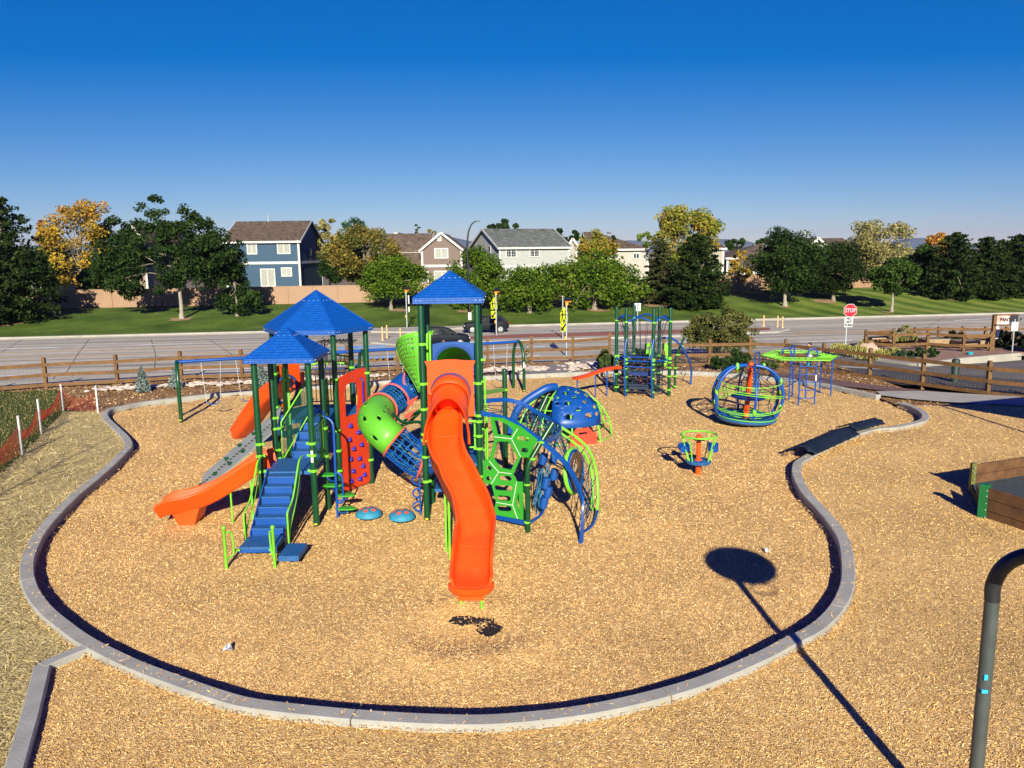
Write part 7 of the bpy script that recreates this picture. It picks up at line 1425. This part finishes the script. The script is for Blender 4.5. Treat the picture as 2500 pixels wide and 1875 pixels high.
# ================================================================== HOUSES AND MOUNTAINS
ORG = Vector((0, 0, 0))
def siding(name, col): return rowmat(name, col, .16, 6.0, .12, .7, .04, .72, .35, nscale=1.5)
def shingle(name, col): return rowmat(name, col, .17, .34, .1, .9, .35, .7, .4, nscale=2.5, spec=.15)
TRIM = M('white_trim', (.5, .5, .49), .55, .05, 3)
class House:
    def __init__(s, lab, px0, px1, Y, d, yeave, yridge, wall, roof, rot=0.0, axis='x', yb=None, hipR=False, hipL=False, ov=.35):
        s.Y = Y; s.rot = rot; p0 = Q(px0, yeave, Y); z0 = hh(p0.x, min(Y, 112)); s.o = Vector((p0.x, Y, z0)); s.x = Vector((math.cos(rot), math.sin(rot), 0)); s.n = Vector((math.sin(rot), -math.cos(rot), 0))
        s.w = s.loc(px1, yeave)[0]; s.d = d; s.ze = p0.z-z0; s.zr = Q(px0, yridge, Y+(d/2 if axis == 'x' else 0)).z-z0 if not rot else (Q((px0+px1)/2, yridge, Y+d/2).z-z0)
        t = thing('house', lab, 'house', tuple(s.o), 'houses beyond the fence', rz=rot if rot else 1e-6); s.t = t; W_ = s.w; ze, zr = s.ze, s.zr
        b = MB(); b.box((W_/2, d/2, ze/2-.3), (W_, d, ze+.6)); 
        if axis == 'x':
            if not hipR: b.add([(W_, 0, ze), (W_, d, ze), (W_, d/2, zr-.05), (W_-.2, 0, ze), (W_-.2, d, ze), (W_-.2, d/2, zr-.05)], [(0, 1, 2), (3, 5, 4)])
            if not hipL: b.add([(0, 0, ze), (0, d, ze), (0, d/2, zr-.05), (.2, 0, ze), (.2, d, ze), (.2, d/2, zr-.05)], [(0, 2, 1), (3, 4, 5)])
        else: b.add([(0, 0, ze), (W_, 0, ze), (W_/2, 0, zr-.05), (0, .2, ze), (W_, .2, ze), (W_/2, .2, zr-.05)], [(0, 1, 2), (3, 5, 4)])
        b.build('wall', wall, t, local=True); s.ov = ov
        s.gable(0, W_, 0, d, ze, zr, axis, roof, hipL, hipR)
        for x in (0, W_): MB().box((x, -.02, ze/2-.2), (.24, .1, ze+.3)).build('corner_trim', TRIM, t, local=True)
        MB().box((W_, d, ze/2-.2), (.1, .24, ze+.3)).build('corner_trim', TRIM, t, local=True)
    def gable(s, x0, x1, y0, y1, ze, zr, axis, roof, hipL=False, hipR=False):
        o = s.ov; th = .16
        if axis == 'x':
            ym = (y0+y1)/2; k = (zr-ze)/(ym-y0); a, c = x0-(o if not hipL else o), x1+o; rl = x0+(ym-y0) if hipL else a; rr = x1-(ym-y0) if hipR else c; zl = ze-k*o
            vs = [(a, y0-o, zl), (c, y0-o, zl), (rr, ym, zr), (rl, ym, zr), (a, y1+o, zl), (c, y1+o, zl)]; fs = [(0, 1, 2, 3), (5, 4, 3, 2)] + ([(1, 5, 2)] if hipR else []) + ([(4, 0, 3)] if hipL else [])
        else:
            xm = (x0+x1)/2; k = (zr-ze)/(xm-x0); zl = ze-k*o; vs = [(x0-o, y0-o, zl), (x0-o, y1+o, zl), (xm, y1+o, zr), (xm, y0-o, zr), (x1+o, y0-o, zl), (x1+o, y1+o, zl)]; fs = [(0, 3, 2, 1), (4, 5, 2, 3)]
        r = MB().add(vs, fs).build('roof', roof, s.t, local=True); sm = r.modifiers.new('t', 'SOLIDIFY'); sm.thickness = th; sm.offset = -1
        f = MB()
        if axis == 'x':
            f.beam((a, y0-o-.03, zl-.06), (c, y0-o-.03, zl-.06), .06, .24)
            if not hipR: f.beam((c+.02, y0-o, zl-.06), (c+.02, ym, zr-.06), .06, .24); f.beam((c+.02, y1+o, zl-.06), (c+.02, ym, zr-.06), .06, .24)
            if not hipL: f.beam((a-.02, y0-o, zl-.06), (a-.02, ym, zr-.06), .06, .24); f.beam((a-.02, y1+o, zl-.06), (a-.02, ym, zr-.06), .06, .24)
        else: f.beam((x0-o, y0-o-.03, zl-.06), (xm, y0-o-.03, zr-.06), .06, .26); f.beam((x1+o, y0-o-.03, zl-.06), (xm, y0-o-.03, zr-.06), .06, .26)
        f.build('fascia', TRIM, s.t, local=True); return r
    def loc(s, px, py):
        d = ray(px, py); C_ = Vector((0, 0, CAMH)); t = ((s.o-C_).dot(s.n))/d.dot(s.n); p = C_+d*t; return ((p-s.o).dot(s.x), p.z-s.o.z)
    def window(s, px0, px1, py0, py1, split=True, glass=None, name='window', blind=True, bars_=False):
        a = s.loc(px0, py0); b = s.loc(px1, py1); x0, x1 = sorted((a[0], b[0])); z0, z1 = sorted((a[1], b[1])); s._win(x0, x1, z0, z1, -.04, split, name, blind, bars_)
    def _win(s, x0, x1, z0, z1, y, split, name, blind, bars_):
        f = MB(); cx, cz = (x0+x1)/2, (z0+z1)/2; w = .13
        f.box((cx, y, z1-w/2), (x1-x0, .1, w)).box((cx, y, z0+w/2), (x1-x0, .1, w)).box((x0+w/2, y, cz), (w, .1, z1-z0-2*w)).box((x1-w/2, y, cz), (w, .1, z1-z0-2*w))
        if split: f.box((cx, y, cz), (.09, .08, z1-z0-2*w))
        if bars_:
            for k in (1, 2): f.box((cx, y+.01, z0+(z1-z0)*k/3), (x1-x0-2*w, .05, .03))
            for k in (1, 3): f.box((x0+(x1-x0)*k/4, y+.01, cz), (.03, .05, z1-z0-2*w))
        o = f.build(name, TRIM, s.t, local=True)
        for k, (a, b) in enumerate((((x0+w, cx-.05), (cx+.05, x1-w)) if split else ((x0+w, x1-w),))):
            MB().box(((a+b)/2, y+.02, cz), (b-a, .02, z1-z0-2*w)).build('pane', (BLIND if blind else GLASS), o, local=True)
    def band(s, py, h=.3):
        z = s.loc((1250), py)[1] if 0 else s.loc(*s.mid(py))[1]; MB().box((s.w/2, -.03, z), (s.w, .1, h)).build('belt_board', TRIM, s.t, local=True)
        MB().box((s.w+.03, s.d/2, z), (.1, s.d, h)).build('belt_board', TRIM, s.t, local=True)
    def mid(s, py): 
        p = s.o+s.x*s.w*.5; v = p-Vector((0, 0, CAMH)); return (1250+FPX*v.dot(Rv)/v.dot(Fv), py)
    def vents(s, n=4, f0=.15, f1=.7):
        m = MB()
        for k in range(n): m.box((s.w*(f0+f1*k/max(1, n-1)), s.d/2-.5, s.zr-.18), (.5, .4, .22))
        m.each('roof_vent', M('roof_vent_metal', (.05, .045, .04), .6), s.t, local=True)
SHB = shingle('brown_shingle', (.12, .088, .068)); SHG = shingle('grey_shingle', (.13, .145, .138)); SHT = shingle('taupe_shingle', (.14, .104, .08))
h = House('blue two-storey house with brown roof', 548, 728, 97, 11.5, 588, 541, siding('blue_siding', (.036, .078, .135)), SHB); h.vents(4)
h.band(642); h.window(602, 629, 594, 621); h.window(676, 710, 593, 620); h.window(635, 674, 656, 700, name='patio_door'); h.window(686, 714, 653, 675, bars_=True)
MB().tube([(h.w*.42, h.d/2-.2, h.zr-.2), (h.w*.42, h.d/2-.2, h.zr+.7)], .08, 8).build('vent_pipe', GALV, h.t, local=True); MB().box((h.w-.05, -.12, h.ze/2), (.1, .1, h.ze)).build('downpipe', TRIM, h.t, local=True)
w_ = MB().box((h.w+.04, 5.6, 5.2), (.06, 1.1, 1.5)).build('window', TRIM, h.t, local=True); MB().box((h.w+.075, 5.6, 5.2), (.02, .85, 1.25)).build('pane', GLASS, w_, local=True)
m = MB().add([(-1, -2.2, 2.7), (1.7, -2.2, 2.7), (1.7, 0, 3.35), (-1, 0, 3.35), (-1, -2.2, 2.55), (1.7, -2.2, 2.55), (1.7, 0, 3.2), (-1, 0, 3.2)], [(0, 1, 2, 3), (4, 7, 6, 5), (0, 4, 5, 1), (1, 5, 6, 2)]).build('porch_roof', SHB, h.t, local=True); MB().box((1.55, -2.1, 1.3), (.18, .18, 2.6)).build('porch_post', TRIM, h.t, local=True)
h2 = House('taupe gabled house with white window frames', 1030, 1126, 98, 12, 607, 568, siding('taupe_siding', (.17, .125, .11)), SHT, axis='y'); h2.band(649); h2.window(1060, 1095, 606, 631); h2.window(1059, 1100, 661, 686); h2.window(1030, 1047, 663, 690, split=False, name='door', bars_=True)
h2.window(1068, 1078, 576, 589, split=False, name='gable_vent')
a_ = h2.w; h2.gable(-7.5, .4, 3.0, 12, h2.ze-.3, h2.zr+.1, 'x', SHT); MB().box((-3.6, 7.6, h2.ze/2-.4), (7.4, 8.6, h2.ze)).build('wing', siding('taupe_siding', (.17, .125, .11)), h2.t, local=True)
MB().add([(-7.5, .4, 3.6), (0, .4, 3.6), (0, 3.2, h2.ze), (-7.5, 3.2, h2.ze), (-7.5, .4, 3.45), (0, .4, 3.45), (0, 3.2, h2.ze-.15), (-7.5, 3.2, h2.ze-.15)], [(0, 1, 2, 3), (4, 7, 6, 5), (0, 4, 5, 1)]).build('eave_roof', SHT, h2.t, local=True)
h3 = House('pale grey two-storey house with grey-green roof', 1220, 1388, 97, 10.5, 602, 557, siding('pale_grey_siding', (.36, .375, .37)), SHG, rot=RAD(22), hipR=False); h3.vents(3); h3.band(650); h3.window(1234, 1261, 606, 629, bars_=True, blind=False); h3.window(1292, 1317, 606, 628, bars_=True, blind=False); h3.window(1240, 1262, 668, 690, blind=False)
# small windows on its shaded gable side
for y_ in (3.4, 6.6): w_ = MB().box((-.04, y_, 5.6), (.06, .8, .9)).build('window', TRIM, h3.t, local=True); MB().box((-.075, y_, 5.6), (.02, .55, .65)).build('pane', GLASS, w_, local=True)
h4 = House('white house with brown hipped roof behind the golden tree', 1440, 1582, 100, 12, 607, 566, siding('white_siding', (.4, .38, .34)), SHB, hipR=True, hipL=False); h4.window(1545, 1562, 617, 633, blind=False); h4.window(1566, 1577, 620, 634, blind=False); h4.vents(2, .12, .3)
h4b = House('small white gable end left of the golden tree', 1388, 1408, 104, 8, 597, 581, siding('grey_white_siding', (.32, .31, .3)), SHT, axis='y')
h5 = House('house with pale wall corner between the pines and the round maple', 1700, 1766, 99, 9, 606, 590, siding('cream_siding', (.34, .32, .27)), SHB)
h6 = House('brown-roofed bungalow with grey wall left of the round maple', 1776, 1890, 103, 12, 628, 596, siding('mid_grey_siding', (.15, .15, .15)), SHT, hipL=True); h6.vents(2, .5, .35)
MB().add([(-.5, -4.5, 2.2), (6.5, -4.5, 2.2), (7.5, 0, 4.3), (2.2, 0, 4.3), (-.5, -4.5, 2.05), (6.5, -4.5, 2.05), (7.5, 0, 4.15), (2.2, 0, 4.15)], [(0, 1, 2, 3), (4, 7, 6, 5), (0, 4, 5, 1), (1, 5, 6, 2), (0, 3, 7, 4)]).build('eave_roof', SHT, h6.t, local=True); MB().box((3.5, -2.5, 1.0), (6.2, 4.4, 2.0)).build('wing_wall', TRIM, h6.t, local=True)
h7 = House('brown-roofed house with white gable behind the shaggy evergreen', 1970, 2020, 104, 14, 604, 580, siding('white_siding', (.4, .38, .34)), SHB, axis='y'); h7.gable(h7.w*.5, h7.w+5, 4, 13, h7.ze-.1, h7.zr, 'x', SHB); MB().tube([(h7.w, 8, h7.zr-.5), (h7.w, 8, h7.zr+1.3)], .1, 8).build('vent_pipe', GALV, h7.t, local=True)
h8 = House('beige gabled house behind the large dark-leaved tree', 300, 350, 102, 12, 583, 546, siding('beige_siding', (.27, .21, .155)), SHT, axis='y'); h8.window(312, 330, 600, 620)
h9 = House('white house with grey patio roof behind the yellow tree', 60, 215, 99, 11, 640, 600, siding('ivory_siding', (.34, .31, .26)), SHG); h9.window(85, 105, 650, 672); h9.window(150, 175, 655, 690)
MB().add([(1, -5.0, 3.1), (7.2, -5.0, 3.1), (5.2, 0, 5.0), (3.4, 0, 5.0), (1, -5, 2.9), (7.2, -5, 2.9), (5.2, 0, 4.8), (3.4, 0, 4.8)], [(0, 1, 2, 3), (4, 7, 6, 5), (0, 4, 5, 1), (1, 5, 6, 2), (0, 3, 7, 4)]).build('patio_roof', SHG, h9.t, local=True)
m = MB(); 
for x in (1.3, 4, 6.9): m.box((x, -4.8, 1.45), (.25, .25, 2.9))
m.each('patio_post', TRIM, h9.t, local=True); MB().box((4.1, -5.03, 3.02), (6.3, .08, .3)).build('fascia', TRIM, h9.t, local=True)
h10 = House('far white gable above the bronze-olive tree', 952, 984, 135, 10, 583, 567, TRIM, SHG, axis='y'); h10.window(964, 972, 574, 580, split=False, blind=False)
h11 = House('brown-roofed house behind the right-hand maple', 2110, 2200, 112, 10, 625, 598, siding('beige_siding', (.27, .21, .155)), SHB)
# distant mountains
def ridge(lab, Yd, prof, col):
    vs = []; n = len(prof)
    for (px, py) in prof: p = Q(px, py, Yd); vs += [(p.x, Yd, p.z), (p.x*.86, Yd*.86, -15), (p.x*1.1, Yd*1.12, -15)]
    fs = []
    for i in range(n-1): fs += [(3*i, 3*i+1, 3*i+4, 3*i+3), (3*i+2, 3*i, 3*i+3, 3*i+5)]
    o = MB().add(vs, fs).build('mountains', col, smooth=80); s = o.modifiers.new('s', 'SUBSURF'); s.subdivision_type = 'SIMPLE'; s.levels = s.render_levels = 2; return tag(o, lab, kind='structure')
MTN = M('mountain_haze_tint', (.12, .15, .2), .95, .15, .002, spec=.05)  # blue of distant haze is tinted into the base colour
r = random.Random(4); pf = []
for i in range(90): px = -300+36*i; pf.append((px, 597+6*math.sin(px*.011)+5*math.sin(px*.027+1)+3*r.uniform(-1, 1)-.006*(px-1250)*0))
for k, (c_, h_, w__) in enumerate(((560, 14, 90), (1170, 10, 120), (1800, 14, 80), (2300, 12, 90), (1070, 10, 60))): pf = [(x, y-h_*math.exp(-((x-c_)/w__)**2)) for x, y in pf]
ridge('', 3000, pf, MTN)

# the air between here and the mountains
hz = MB().box((0, 1700, 25), (9000, 3800, 118)).build('haze', None); tag(hz, kind='stuff')
hm = bpy.data.materials.new('haze_air'); hm.use_nodes = True; hn = hm.node_tree; hn.nodes.clear(); ho_ = hn.nodes.new('ShaderNodeOutputMaterial'); pv = hn.nodes.new('ShaderNodeVolumePrincipled')
pv.inputs['Color'].default_value = (.75, .86, 1, 1); pv.inputs['Density'].default_value = .00009; pv.inputs['Anisotropy'].default_value = .3; hn.links.new(pv.outputs[0], ho_.inputs['Volume']); hz.data.materials.append(hm)
